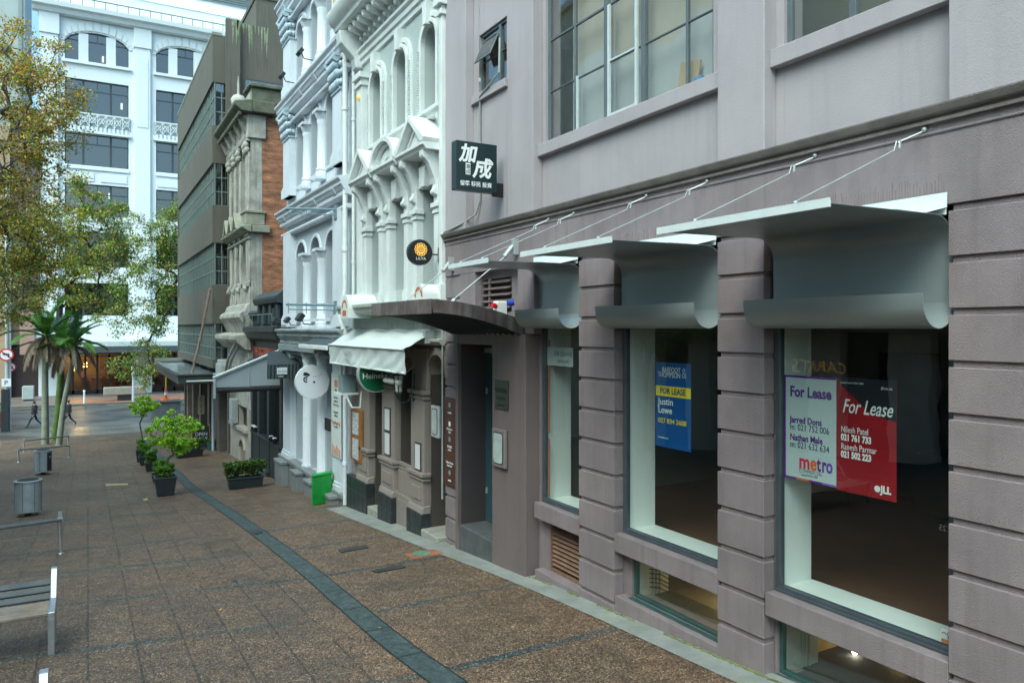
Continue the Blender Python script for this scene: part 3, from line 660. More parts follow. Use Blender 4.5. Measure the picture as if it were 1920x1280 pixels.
# signs fixed to the portal and left pier
PLQ = thing('wall_plaque', 'square dark green plaque on the brown portal pillar', 'plaque', (5.11, 9.3, 1.7))
m_ = MB(); m_.box(5.095, 5.118, 9.10, 9.48, 1.61, 2.02); m_.build('plate', M('bronze_green', (.055, .07, .05), .35, .3, 8, metal=.4), PLQ, bevel=.004)
for s, sz, z in (('PHOENIX', .085, 1.85), ('H O U S E', .06, 1.74), ('1 VULCAN LANE', .026, 1.66)): text('lettering', s, sz, (5.093, 9.29, z), FACE_X, BLACK, PLQ, 'CENTER', bold=.001)
NC = thing('notice_case', 'grey metal notice case with rounded glass on the portal pillar', 'notice case', (5.1, 9.3, .9))
def notice_case(t, x, y0, y1, z0, z1, dark):
    m_ = MB(); m_.box(x, x+.05, y0, y1, z0, z1); m_.build('case', M('case_paint', dark, .45, .15, 6), t, bevel=.008)
    cy, cz, hy, hz = (y0+y1)/2, (z0+z1)/2, (y1-y0)*.34, (z1-z0)*.39
    def rr(hy, hz, r=.04): return [(cy+sy*(hy-r)+r*math.cos(q), cz+sz*(hz-r)+r*math.sin(q)) for sy, sz, q0 in ((1, 1, 0), (-1, 1, 90), (-1, -1, 180), (1, -1, 270)) for q in [R(q0+30*i) for i in range(4)]]
    m_ = MB(); m_.prism(rr(hy+.014, hz+.014, .05), 'x', x-.006, x-.001); m_.build('rubber_seal', BLACK, t)
    m_ = MB(); m_.prism(rr(hy, hz), 'x', x-.009, x-.0065); m_.build('glazing', M('frosted_pane', (.42, .48, .46), .25, .2, 5), t)
notice_case(NC, 5.06, 9.12, 9.50, .79, 1.33, (.20, .17, .16))
MC = thing('meter_case', 'pale grey case with rounded glass beside the brown directory sign', 'notice case', (5.1, 11.5, 1.0))
notice_case(MC, 5.08, 11.44, 11.74, .92, 1.45, (.42, .45, .44))
DS = thing('directory_sign', 'tall brown tenant directory sign on the left grooved pier', 'sign', (5.19, 11.1, .9))
BRN = M('directory_brown', (.085, .032, .02), .4, .15, 4)
m_ = MB(); m_.box(5.165, 5.198, 10.93, 11.38, .17, 1.62); m_.build('board', BRN, DS, bevel=.006)
for k in range(5):
    z = 1.60-.285*k; m_ = MB(); m_.box(5.158, 5.165, 10.945, 11.365, z-.272, z-.008); m_.build('panel', BRN, DS, bevel=.003)
for z, s, r_ in ((1.36, 'cantika', 'o'), (1.09, 'Physiocare\nclinic', 'b'), (.80, 'BARBER\nstudio', 's'), (.54, 'Vulcan House\nlevel two', ''), (.25, 'studio', 'o')):
    text('lettering', s, .05, (5.156, 11.155, z), FACE_X, TWHITE, DS, 'CENTER', bold=.001)
    if r_:
        m_ = MB(); m_.lathe([(.045, 0), (.045, .002)], (5.157, 11.155, z+.14 if r_ != 'b' else z+.1), 14, (-1, 0, 0)); m_.build('emblem', TWHITE if r_ == 'b' else SILVER, DS)
# posters in the windows
def poster(name, lab, y0, y1, z0, z1, mat, x=5.365):
    t = thing(name, lab, 'poster', (x, (y0+y1)/2, z0)); m_ = MB(); m_.box(x-.002, x+.002, y0, y1, z0, z1); m_.build('sheet', mat, t); return t
def tx(t, s, size, y, z, mat, al='LEFT', x=5.3605, **k): text('lettering', s, size*1.12, (x, y, z), FACE_X, mat, t, al, .0005, **k)
def pb(t, name, y0, y1, z0, z1, mat, x=5.3625): m_ = MB(); m_.box(x-.001, x, y0, y1, z0, z1); return m_.build(name, mat, t)
XP = 5.345
def py_(px): return Yx(px, XP)
def pz_(py, px): Y = py_(px); return Zp(py, XP, Y)
BLUE = M('poster_blue', (.004, .075, .26), .4, .05, 3)
y0, y1 = py_(1293), py_(1227); z0, z1 = pz_(848, 1293), pz_(682, 1293)
p2 = poster('lease_poster', 'blue poster with a yellow band hanging in the middle shop window', y0, y1, z0, z1, BLUE)
H = z1-z0; Wd = y1-y0
pb(p2, 'yellow_band', y0, y1, z0+H*.60, z0+H*.72, TYEL)
tx(p2, 'BARFOOT', H*.078, y0+Wd*.28, z0+H*.885, TWHITE, 'RIGHT', fit=Wd*.52); tx(p2, 'THOMPSON', H*.078, y0+Wd*.28, z0+H*.825, TWHITE, 'RIGHT', fit=Wd*.64); tx(p2, '&', H*.15, y0+Wd*.25, z0+H*.83, M('sky_text', (.3, .5, .6), .5, 0), fit=Wd*.13)
tx(p2, 'FOR LEASE', H*.088, y0+Wd*.5, z0+H*.632, TNAVY, 'CENTER', bold=.003, fit=Wd*.72)
tx(p2, 'Justin', H*.10, y0+Wd*.92, z0+H*.50, TWHITE, bold=.001, fit=Wd*.44); tx(p2, 'Lowe', H*.10, y0+Wd*.92, z0+H*.40, TWHITE, bold=.001, fit=Wd*.39)
tx(p2, '027 834 3608', H*.072, y0+Wd*.92, z0+H*.285, TYEL, bold=.0012, fit=Wd*.8); tx(p2, 'barfoot.co.nz', H*.03, y0+Wd*.92, z0+H*.10, TWHITE)
y0, y1 = py_(1565), py_(1468); z0, z1 = pz_(914, 1565), pz_(709, 1565)
p1 = poster('lease_poster', 'pale poster with purple border and purple lettering in the nearest shop window', y0, y1, z0, z1, M('poster_pale', (.55, .63, .62), .4, .03, 3))
H = z1-z0; Wd = y1-y0
PUR = M('purple_border', (.13, .01, .26), .4, .05, 3); b_ = .017
pb(p1, 'border', y0, y1, z1-b_, z1, PUR); pb(p1, 'border', y1-b_, y1, z0, z1-b_, PUR)
for a, c, m in ((1, .75, PUR), (.75, .5, M('orange_red', (.7, .12, .03), .4, 0)), (.5, .25, PUR), (.25, 0, M('lilac', (.25, .1, .5), .4, 0))): pb(p1, 'border', y0+Wd*c, y0+Wd*a-(b_ if a == 1 else 0), z0, z0+b_, m)
tx(p1, 'For Lease', H*.125, y0+Wd*.88, z0+H*.80, TPURP, bold=.004, fit=Wd*.79)
for s, z, bo in (('Jarred Dons', .545, .002), ('m: 021 752 006', .475, 0), ('Nathan Male', .375, .002), ('m: 021 632 634', .305, 0)): tx(p1, s, H*.078, y0+Wd*.88, z0+H*z, TPURP if bo else TNAVY, bold=bo, fit=Wd*(.75 if s[0] == 'm' else .63))
yy = y0+Wd*.70; LW = dict(m=.2, e=.12, t=.08, r=.08, o=.12)
for s, c, dx in (('m', (.75, .03, .08), 0), ('e', (.8, .15, .03), .22), ('t', (.2, .03, .2), .35), ('r', (.13, .03, .3), .44), ('o', (.17, .08, .4), .52)): tx(p1, s, H*.17, yy-Wd*dx, z0+H*.12, M('logo_'+s, c, .5, 0), bold=.005, fit=Wd*LW[s])
tx(p1, 'COMMERCIAL', H*.045, y=yy, z=z0+H*.075, mat=M('grey_ink', (.2, .25, .27), .5, 0), fit=Wd*.45); tx(p1, 'Licensed REAA 2008', H*.02, yy-.02, z0+H*.05, TNAVY)
y0, y1 = py_(1678), py_(1566); z0, z1 = pz_(942, 1678), pz_(714, 1678)
p3 = poster('lease_poster', 'red and black poster with white script lettering in the nearest shop window', y0, y1, z0, z1, M('poster_red', (.30, .008, .014), .35, .15, 3))
H = z1-z0; Wd = y1-y0
m_ = MB(); m_.prism([(y0, z0+H*.66), (y0, z1), (y1, z1), (y1-Wd*.1, z0+H*.92), (y0+Wd*.62, z0+H*.80), (y0+Wd*.4, z0+H*.70)], 'x', 5.3625, 5.3631); m_.build('dark_shape', M('poster_black', (.012, .012, .018), .35, 0), p3)
tx(p3, 'For Lease', H*.155, y0+Wd*.90, z0+H*.695, TWHITE, shear=.35, bold=.001, fit=Wd*.84)
for s, z, bo in (('Nilesh Patel', .52, 0), ('021 761 733', .45, .003), ('Ranesh Parmar', .37, 0), ('021 502 223', .30, .003)): tx(p3, s, H*.07, y0+Wd*.92, z0+H*z, TWHITE, bold=bo, fit=Wd*(.6 if s[0] == 'R' else (.46 if s[0] == 'N' else .52)))
tx(p3, 'JLL', H*.075, y0+Wd*.08, z0+H*.055, TWHITE, 'RIGHT', bold=.003, sx=.9); tx(p3, 'jll.co.nz', H*.03, y0+Wd*.06, z0+H*.92, TWHITE, 'RIGHT'); tx(p3, 'Licensed under REAA 2008', H*.018, y0+Wd*.93, z0+H*.95, TWHITE)
m_ = MB(); m_.lathe([(.026, 0), (.026, .001)], (5.3615, y0+Wd*.30, z0+H*.08), 14, (-1, 0, 0)); m_.build('emblem', TWHITE, p3)
y0, y1 = py_(1072), py_(1019); z0, z1 = pz_(688, 1072), pz_(652, 1072)
p4 = poster('paper_notice', 'white handwritten paper taped inside the narrow shop window', y0, y1, z0, z1, M('paper', (.5, .54, .53), .6, .05, 8))
MIR = Matrix(((0, 0, 1), (1, 0, 0), (0, 1, 0)))
text('lettering', 'JAPANESE REST', .085, (5.3615, y0+.02, z0+.13), MIR, M('pencil', (.12, .15, .16), .6, 0), p4, sx=.75); text('lettering', 'OPEN 4 FOOD', .06, (5.3615, y0+.08, z0+.04), MIR, M('pencil2', (.12, .15, .16), .6, 0), p4, sx=.7)
y0, y1 = 3.04, 3.16; p5 = poster('window_sticker', 'small white and orange sticker in the bottom corner of the nearest shop window', y0, y1, .50, .595, TWHITE)
pb(p5, 'orange_band', y0, y1, .50, .525, M('orange', (.75, .2, .04), .5, 0)); tx(p5, 'GLOBAL', .035, y1-.04, .553, TNAVY, bold=.001, sx=.8); tx(p5, 'SECURITY', .018, y1-.04, .533, TNAVY)
m_ = MB(); archband(m_, 5.3615, 5.3622, y1-.02, .56, .009, .016, n=8); m_.build('ring', M('red_ring', (.6, .05, .03), .5, 0), p5)
tg = text('house_number', '25', .06, (5.362, 3.12, 1.30), MIR, M('faint_number', (.1, .12, .12), .5, 0), None); tag(tg, 'faint number 25 on the nearest shop glass, seen from behind', 'number')
# lamp in the cellar
lt = thing('cellar_lamp', 'bright round lamp glowing in the basement window under the red poster', 'lamp', (6.25, 4.54, -.4))
m_ = MB(); m_.ball((6.25, 4.50, -.27), .026, 12); m_.build('bulb', M('lit_bulb', (.9, .85, .7), .4, 0, emit=(1, .9, .7), es=9), lt)
m_ = MB(); m_.tube([(6.25, 4.50, -.24), (6.25, 4.50, .17)], .006, 6); m_.build('cord', BLACK, lt)
for loc, e in (((6.4, 4.15, -.3), 3), ((6.6, 6.2, -.1), 6.5)):
    l_ = bpy.data.lights.new('cellar_light', 'POINT'); l_.energy = e; l_.color = (1, .72, .3); l_.shadow_soft_size = .05
    lo_ = bpy.data.objects.new('cellar_light', l_); COL.objects.link(lo_); lo_.location = loc
m_ = MB(); m_.box(6.6, 6.64, 3.75, 4.1, -1.2, -.1).box(6.5, 6.54, 4.12, 4.3, -1.2, -.32); tag(m_.build('yellow_sheet', M('yellow_cloth', (.8, .55, .03), .7, .15, 5), bevel=.01), 'bright yellow sheets standing in the lit basement window', 'cloth')
m_ = MB(); m_.lathe([(.0, 0), (.09, 0), (.1, .02), (.09, .04), (0, .04)], (6.1, 4.42, -.52), 20, (1, -.9, .3)); tag(m_.build('round_mirror', BLACK, smooth=40), 'black round disc standing in the basement window under the red poster', 'disc')
J = thing('litter_carton', 'white cartons with red and blue caps lying on the brown door canopy', 'carton', (4.7, 8.95, 2.95))
m_ = MB(); m_.box(4.86, 5.02, 8.97, 9.10, 2.93, 3.13); m_.build('carton', TWHITE, J, bevel=.01)
m_ = MB(); m_.lathe([(.035, 0), (.035, .07)], (4.86, 9.0, 3.06), 10, (-1, -.2, .2)); m_.build('red_cap', M('red_plastic', (.6, .01, .02), .4, 0), J)
m_ = MB(); m_.lathe([(.045, 0), (.045, .08)], (5.03, 8.97, 3.10), 10, (1, -.4, .2)); m_.build('blue_cap', M('blue_plastic', (.01, .05, .45), .4, 0), J)
# ------------------------------------------------------------------ white ornate building with pediments
def pane(parent, x, y0, y1, z0, z1, mat, name='pane'):
    return MB().poly([(x, y1, z0), (x, y0, z0), (x, y0, z1), (x, y1, z1)]).build(name, mat, parent)
def cap_mould(mb, x, out, ya, yb, z, h, s=.05):
    """small capital: three stepped slabs round a projecting shaft"""
    mb.box(x-out-s*.5, x, ya-s*.5, yb+s*.5, z, z+h*.3).box(x-out-s*.25, x, ya-s*.25, yb+s*.25, z+h*.3, z+h*.55).box(x-out-s, x, ya-s, yb+s, z+h*.55, z+h)
B2 = thing('ornate_building', 'ornate white building with triangular and curved window hoods over a taupe arched ground floor', 'building', (5.2, 14, -1))
YA, YB = 11.43, 16.5; XW = 5.30; BC = [15.0, 13.6, 12.2]
holes = []
for c in BC: holes += [(c-.39, c+.39, 3.5, 5.26), (c-.33, c+.33, 6.60, 8.15)]
mb = wallgrid(MB(), XW, 5.72, YA, YB, 3.2, 9.8, holes)
for c in BC: archfill(mb, XW, 5.72, c-.33, c+.33, 7.82, 8.152)
mb.box(XW-.02, 5.72, YA, YB, 9.8, 10.7)
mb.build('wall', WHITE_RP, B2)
mb = MB(); mb.box(5.8, 12, YB-.3, YB-.05, -2, 10.6).box(5.72, 12, YA+.01, YB-.05, 10.5, 10.6); mb.build('roof', WHITEP, B2)
for i, c in enumerate(BC):
    f = MB(); f.box(5.60, 5.66, c-.39, c+.39, 3.5, 3.56).box(5.60, 5.66, c-.03, c+.03, 3.56, 5.26).box(5.60, 5.66, c-.39, c+.39, 4.5, 4.55)
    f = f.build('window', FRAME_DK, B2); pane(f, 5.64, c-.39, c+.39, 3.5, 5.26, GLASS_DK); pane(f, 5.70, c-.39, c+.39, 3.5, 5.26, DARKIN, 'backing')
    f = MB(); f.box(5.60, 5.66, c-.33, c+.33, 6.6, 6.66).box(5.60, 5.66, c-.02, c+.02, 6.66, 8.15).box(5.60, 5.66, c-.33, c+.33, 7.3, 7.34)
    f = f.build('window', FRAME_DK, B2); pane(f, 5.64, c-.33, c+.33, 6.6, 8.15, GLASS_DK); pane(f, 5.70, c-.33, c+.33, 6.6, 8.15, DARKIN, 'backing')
    # upper arch trim
    m_ = MB()
    for r0, r1, xo in ((.33, .40, .09), (.43, .52, .06)):
        for s in (-1, 1): m_.box(XW-xo, XW, c+s*r0, c+s*r1, 6.58, 7.82)
        archband(m_, XW-xo, XW, c, 7.82, r0, r1)
    for k in range(26):
        for s in (-1, 1): m_.box(XW-.085, XW-.06, c+s*.445, c+s*.505, 6.62+.046*k, 6.645+.046*k)
    m_.prism([(c-.06, 8.10), (c+.06, 8.10), (c+.10, 8.50), (c-.10, 8.50)], 'x', XW-.16, XW)
    m_.build('arch_trim', WHITEP, B2, bevel=.004)
    m_ = MB(); m_.mould(XW, c-.60, c+.60, [(0, 6.42), (.10, 6.43), (.13, 6.5), (.17, 6.52), (.17, 6.585), (0, 6.60)])
    for s in (-1, 1): m_.prism([(XW, 6.2), (XW-.05, 6.24), (XW-.13, 6.36), (XW-.14, 6.43), (XW, 6.43)], 'y', c+s*.48-.05, c+s*.48+.05)
    m_.build('sill', WHITEP, B2, bevel=.003)
    # lower hood and pilasters
    m_ = MB()
    for s in (-1, 1):
        a, b = sorted((c+s*.39, c+s*.57))
        m_.box(XW-.14, XW, a, b, 3.22, 5.32); m_.box(XW-.17, XW, a-.02, b+.02, 3.22, 3.42); m_.box(XW-.155, XW, a-.01, b+.01, 3.42, 3.48)
        cap_mould(m_, XW, .14, a, b, 4.72, .18, .045)
        ctr = (a+b)/2
        m_.prism([(XW, 5.0), (XW-.17, 5.02), (XW-.2, 5.1), (XW-.17, 5.2), (XW-.2, 5.32), (XW-.30, 5.55), (XW-.42, 5.68), (XW-.42, 5.76), (XW, 5.76)], 'y', ctr-.065, ctr+.065)
        m_.lathe([(.05, -.075), (.05, .075)], (XW-.17, ctr, 5.08), 10, (0, 1, 0)); m_.lathe([(.06, -.072), (.06, .072)], (XW-.36, ctr, 5.68), 10, (0, 1, 0))
        m_.box(XW-.16, XW, ctr-.04, ctr+.04, 5.18, 5.5)
    m_.box(XW-.10, XW, c-.39, c+.39, 5.26, 5.45).box(XW-.06, XW, c-.57, c+.57, 5.45, 5.76)
    m_.prism([(c-.09, 5.24), (c+.09, 5.24), (c+.14, 5.6), (c-.14, 5.6)], 'x', XW-.2, XW-.1)
    m_.build('pilasters', WHITEP, B2, bevel=.004)
    m_ = MB(); w2 = .66
    m_.mould(XW, c-w2, c+w2, [(0, 5.76), (.40, 5.76), (.42, 5.80), (.46, 5.83), (.46, 5.88), (0, 5.89)])
    if i != 1:
        m_.prism([(c-w2, 5.885), (c+w2, 5.885), (c, 6.33)], 'x', XW-.30, XW)
        for s in (-1, 1):
            m_.prism([(c+s*w2, 5.885), (c+s*(w2+.02), 5.95), (c, 6.46), (c, 6.36), (c+s*(w2-.1), 5.885)], 'x', XW-.46, XW)
            m_.prism([(c+s*(w2-.16), 5.92), (c, 6.29), (c, 6.23), (c+s*(w2-.3), 5.92)], 'x', XW-.33, XW-.3)
        m_.prism([(c-.2, 5.95), (c+.2, 5.95), (c, 6.12)], 'x', XW-.335, XW-.3)
    else:
        archband(m_, XW-.46, XW, c, 5.885, .56, w2+.02, .74); archband(m_, XW-.38, XW, c, 5.885, .47, .56, .74); archband(m_, XW-.30, XW, c, 5.885, .02, .47, .74); archband(m_, XW-.33, XW-.3, c, 5.9, .18, .36, .7)
    m_.build('window_hood', WHITEP, B2, bevel=.004)
m_ = MB(); m_.mould(XW, YA, YB, [(0, 8.55), (.05, 8.56), (.05, 8.66), (.09, 8.68), (.09, 8.78), (.14, 8.82), (.14, 8.88), (0, 8.9)])
m_.mould(XW, YA, YB+.02, [(0, 9.26), (.12, 9.28), (.50, 9.36), (.52, 9.44), (.60, 9.50), (.68, 9.66), (.68, 9.72), (0, 9.78)])
y = YA+.1
while y < YB:
    m_.prism([(XW, 8.98), (XW-.06, 9.0), (XW-.10, 9.12), (XW-.38, 9.2), (XW-.4, 9.3), (XW, 9.3)], 'y', y, y+.11); m_.ball((XW-.12, y+.055, 9.06), .05, 8); m_.ball((XW-.36, y+.055, 9.22), .045, 8); y += .30
m_.build('cornice', WHITEP, B2, smooth=35)
for a, b in ((15.62, 15.98), (YA, YA+.12)):
    m_ = MB(); m_.box(XW-.16, XW, a, b, 3.22, 8.2); cap_mould(m_, XW, .16, a, b, 8.0, .28, .08); m_.box(XW-.2, XW, a-.03, b+.03, 3.22, 3.5)
    m_.build('corner_pilaster', WHITEP, B2, bevel=.006)
m_ = MB(); m_.lathe([(0, 0), (.06, 0), (.04, .05), (0, .06)], (XW-.16, 15.8, 7.78), 10, (-1, 0, 0)); m_.build('gilt_rosette', GOLD, B2)
m_ = MB(); m_.prism([(XW, 8.5), (XW-.15, 8.5), (XW-.2, 8.7), (XW-.5, 9.0), (XW-.55, 9.25), (XW, 9.3)], 'y', 16.0, 16.3); m_.box(XW-.6, XW+.3, 15.95, 16.4, 9.75, 10.9); m_.build('corner_console', WHITEP, B2, bevel=.02)
m_ = MB(); m_.box(XW-.62, XW-.6, 16.1, 16.26, 9.95, 10.5); m_.build('gilt_niche', GOLD, B2)
# ledge over the ground floor
m_ = MB(); m_.box(5.2, 5.72, YA, YB, 2.50, 3.22)
m_.mould(5.2, YA, YB-.2, [(0, 3.02), (.30, 3.05), (.38, 3.08), (.40, 3.16), (.44, 3.18), (.44, 3.24), (0, 3.26)])
m_.mould(5.2, YA, YB-.2, [(0, 2.46), (.06, 2.47), (.12, 2.53), (.12, 2.57), (0, 2.59)])
k = YA+.02
while k < YB-.25: m_.box(5.165, 5.2, k, k+.035, 2.72, 2.98); k += .07
m_.build('frieze', M('grey_green_frieze', (.38, .41, .37), .6, .08, 3, streak=.3), B2, bevel=.003)
for (a, b, xf, zt) in ((15.1, 15.62, 4.68, 3.46), (YA+.03, 11.86, 4.82, 3.5)):
    r = (b-a)/2; c = (a+b)/2
    p = [(a, 2.97), (b, 2.97)]+[(c+r*math.cos(t), zt-r+r*math.sin(t)) for t in [math.pi*i/12 for i in range(13)]]
    m_ = MB(); m_.prism(p, 'x', xf, 5.3); q = m_.build('rounded_block', M('white_block', (.66, .70, .67), .6, .06, 3, grime=.3, gcol=(.45, .5, .25), gscale=2), B2, smooth=30)
    m_ = MB(); archband(m_, xf-.006, xf, c, zt-r-.02, .12, .17); m_.box(xf-.006, xf, c-.12, c+.12, 3.02, 3.13); m_.build('orange_motif', M('orange_brown', (.45, .13, .04), .6, .1, 5), q)
# ground floor
PIER = [(12.16, 12.78), (13.63, 14.35), (15.10, 16.40)]
holes = [(YA-.1, 12.16, -2, 2.3), (12.78, 13.63, .10, 2.3), (14.35, 15.10, -2, 2.3)]
mb = wallgrid(MB(), 5.24, 5.75, YA-.002, YB, -1.9, 2.48, holes)
for a, b, *_ in holes:
    a = max(a, YA); archfill(mb, 5.24, 5.75, a, b, 2.30-(b-a)/2, 2.302); archband(mb, 5.19, 5.24, (a+b)/2, 2.30-(b-a)/2, (b-a)/2+.005, (b-a)/2+.13)
mb.build('ground_wall', TAUPE, B2)
for b, z0 in ((12.16, -2), (13.63, .1), (15.10, -2)): MB().box(5.262, 5.75, b-.012, b-.001, z0, 1.94).build('jamb', TAUPE_DK, B2)
m_ = MB()
for a, b in ((11.45, 12.155), (12.785, 13.625), (14.355, 15.095)): m_.box(5.755, 5.80, a-.3, b+.3, -1.9, 2.5)
m_.box(5.75, 7.5, 11.43, 11.48, -1.9, 2.5); m_.build('dark_doors', M('brown_black', (.02, .018, .017), .4, .2, 3), B2)
m_ = MB(); m_.box(5.70, 5.754, 12.98, 13.42, .2, 1.9).box(5.70, 5.754, 14.5, 14.98, -.6, 1.8); m_.build('door_glazing', GLASS_DK, B2)
for a, b in PIER:
    m_ = MB(); w_ = min(b, a+.70)
    m_.box(5.13, 5.24, a, w_, .20, 1.62); m_.box(5.17, 5.24, a-.03, w_+.03, 1.62, 2.4); cap_mould(m_, 5.24, .11, a, w_, 1.50, .16, .05)
    cap_mould(m_, 5.24, .13, a-.02, w_+.02, .07, .14, .05); m_.box(5.11, 5.24, a, w_, -.40, .07); m_.box(5.09, 5.11, a+.1, w_-.1, -.28, -.05); m_.mould(5.24, a-.03, w_+.03, [(0, -.50), (.17, -.50), (.15, -.42), (.13, -.38), (0, -.36)])
    if w_ < b: m_.box(5.16, 5.24, w_, b, -.5, 2.4)
    m_.build('pier', TAUPE, B2, bevel=.006)
    m_ = MB()
    y = a-.04
    while y < b+.03:
        y2 = min(b+.04, y+.27)
        for k in range(2): z0 = max(gz(y)-.15, -1.6); m_.box(5.055, 5.24, y+.004, y2-.004, [z0, -.78][k], [-.785, -.505][k])
        y = y2
    m_.build('black_plinth', BLKTILE, B2, bevel=.008)
m_ = MB(); cap_mould(m_, 5.24, .02, 12.81, 13.60, .07, .14, .03); m_.box(5.20, 5.24, 12.8, 13.61, -1.0, .06).box(5.17, 5.2, 12.8, 13.61, -.5, -.40).box(5.16, 5.2, 12.8, 13.61, -1.2, -.5); m_.build('dado', TAUPE, B2, bevel=.005)
m_ = MB(); STEPM = M('worn_step', (.30, .29, .25), .8, .3, 4, .4, 30, grime=.5, gcol=(.15, .14, .11), gscale=4); m_.box(5.06, 5.75, YA+.02, 12.15, -1.5, -.74).build('doorstep', STEPM, B2, bevel=.015); MB().box(5.08, 5.75, 14.36, 15.09, -1.6, -.95).build('doorstep', STEPM, B2, bevel=.015)
# pipes between the two white buildings
def pipe(lab, x, y, z0, z1, r, mat, bend=None):
    m_ = MB(); p = [(x, y, z1), (x, y, z0)]
    m_.tube(p if not bend else [(x, y, z1), (x, y, bend[0]+.25)]+bend[1:], r, 10)
    z = z0+.9
    while z < z1: m_.lathe([(r*1.35, 0), (r*1.35, .07)], (x, y, z), 10); z += 1.6
    tag(m_.build('drainpipe', mat, smooth=40), lab, 'drainpipe', None)
pipe('thick white drainpipe between the two white facades, ending in a grey elbow', 5.08, 16.62, 3.6, 9.2, .06, WHITEP, [3.4, (5.06, 16.62, 3.5), (4.98, 16.72, 3.0), (5.1, 16.5, 2.5), (5.15, 16.45, 2.35)])
pipe('slim white drainpipe nearer the window hoods', 5.18, 16.32, 3.3, 9.2, .04, WHITEP)
pipe('white drainpipe reaching the pavement beside the tall menu banner', 5.08, 16.62, -1.25, 2.2, .05, BLUEP)
# fabric awning
AW = thing('fabric_awning', 'pale grey wrinkled fabric awning over the arched bar front', 'awning', (4.9, 14, 2.3))
def cloth(mb, f, nu, nv, t=.004):
    vs = [f(i/nu, j/nv) for j in range(nv+1) for i in range(nu+1)]
    mb.add(vs, [(j*(nu+1)+i, j*(nu+1)+i+1, (j+1)*(nu+1)+i+1, (j+1)*(nu+1)+i) for j in range(nv) for i in range(nu)])
def fa(u, v):
    y = 16.27-4.47*u; s = math.sin(u*23+v*4)*.012+noise.noise((u*7-v*3, v*2.5, 3))*.05*math.sin(v*math.pi*.95)
    return (5.17-.56*v, y, 2.735-.335*v+s-.02*math.sin(v*3.14))
def fb(u, v):
    y = 16.27-4.47*u+.0; s = noise.noise((u*14+v*1.6, v*1.2, 8))*.07*(.25+v)
    return (4.61+s*.7+.02*math.sin(v*3), y+.0, 2.40-.40*v+.015*math.sin(u*40))
AWM = M('awning_canvas', (.50, .56, .55), .85, .1, 2, .2, 25, streak=.3, scol=(.38, .42, .36), grime=.25, gcol=(.5, .52, .3), gscale=1.2)
m_ = MB(); cloth(m_, fa, 90, 14); m_.build('top_cloth', AWM, AW, smooth=80, fix=False)
m_ = MB(); cloth(m_, fb, 110, 10); m_.build('valance', AWM, AW, smooth=80, fix=False)
m_ = MB(); m_.tube([(4.60, 11.8, 2.40), (4.60, 16.27, 2.40)], .016, 8); m_.build('front_bar', WHITEP, AW)
m_ = MB(); m_.tube([(4.63, 11.8, 2.0), (4.63, 16.27, 2.0)], .02, 8); m_.build('bottom_bar', WHITEP, AW)
m_ = MB(); m_.tube([(5.2, 11.9, 2.62), (4.95, 12.6, 2.45), (4.62, 12.0, 2.38)], .02, 6).tube([(5.12, 11.85, 2.68), (5.12, 16.2, 2.68)], .03, 8).box(5.0, 5.2, 11.8, 11.9, 2.5, 2.72); m_.build('folding_arm', GALV, AW)
for s, sz, z in (('CASSETTE', .115, 2.21), ('NINE', .09, 2.09)): text('lettering', s, sz, (4.585, 14.9, z), FACE_X, M('awning_print', (.25, .26, .27), .8, 0), AW, 'CENTER')
# round projecting signs
def disc_sign(t, c, r, th, rim, face, axis=(0, -1, 0)):
    m_ = MB(); m_.lathe([(r, -th/2), (r, th/2)], c, 40, axis); m_.build('drum', rim, t, smooth=40)
    m_ = MB(); m_.lathe([(r*.94, th/2), (r*.94, th/2+.004)], c, 40, axis); m_.build('face', face, t, smooth=40)
LS = thing('round_sign', 'small round black sign with an orange lace flower, on an arm above the awning', 'sign', (4.81, 11.6, 3.8))
disc_sign(LS, (4.81, 11.6, 4.02), .215, .09, BLACKP, BLACK)
m_ = MB()
def ring(mb, cx, y, cz, r, t, n=20): return mb.tube([(cx+r*math.cos(2*math.pi*i/n), y, cz+r*math.sin(2*math.pi*i/n)) for i in range(n+1)], t, 5)
for k in range(12): q = 2*math.pi*k/12; ring(m_, 4.815+.088*math.cos(q), 11.548, 4.065+.088*math.sin(q), .021, .006, 9)
for r0 in (.058, .034, .012): ring(m_, 4.815, 11.548, 4.065, r0, .005)
for k in range(12): q = 2*math.pi*k/12; m_.tube([(4.815+.03*math.cos(q), 11.547, 4.065+.03*math.sin(q)), (4.815+.07*math.cos(q), 11.547, 4.065+.07*math.sin(q))], .005, 4)
m_.build('flower', GOLD, LS); text('lettering', 'LILYA', .062, (4.815, 11.545, 3.895), FACE_Y, TWHITE, LS, 'CENTER', sx=1.15)
m_ = MB(); m_.tube([(5.02, 11.6, 4.0), (5.2, 11.6, 4.0)], .014, 6).box(5.15, 5.2, 11.58, 11.62, 3.88, 4.12); m_.build('bracket', RUST, LS)
HS = thing('round_sign', 'round dark green beer sign hanging under the fabric awning', 'sign', (4.97, 14.2, 1.6))
GREENS = M('sign_green', (.005, .11, .045), .35, .08, 4)
disc_sign(HS, (4.95, 14.2, 1.86), .37, .12, GALV, GREENS); text('lettering', 'Heineken', .15, (4.97, 14.132, 1.77), FACE_Y, TWHITE, HS, 'CENTER', bold=.002, fit=.6)
m_ = MB(); m_.tube([(5.1, 14, 1.9), (5.24, 14, 1.9)], .02, 6); m_.build('bracket', GALV, HS)
CS = thing('round_sign', 'large round white lightbox sign with a small black emblem, beside the black awning', 'sign', (4.82, 18.5, 1))
PW = M('lightbox_white', (.72, .76, .8), .4, .03, 2)
disc_sign(CS, (4.82, 18.5, 1.43), .42, .13, WHITEP, PW)
m_ = MB()
archband_pts = []
for k in range(9):
    q = R(70+k*26); m_.ball((4.66+.06*math.cos(q), 18.428, 1.50+.06*math.sin(q)), .02, 6, (1, .15, 1))
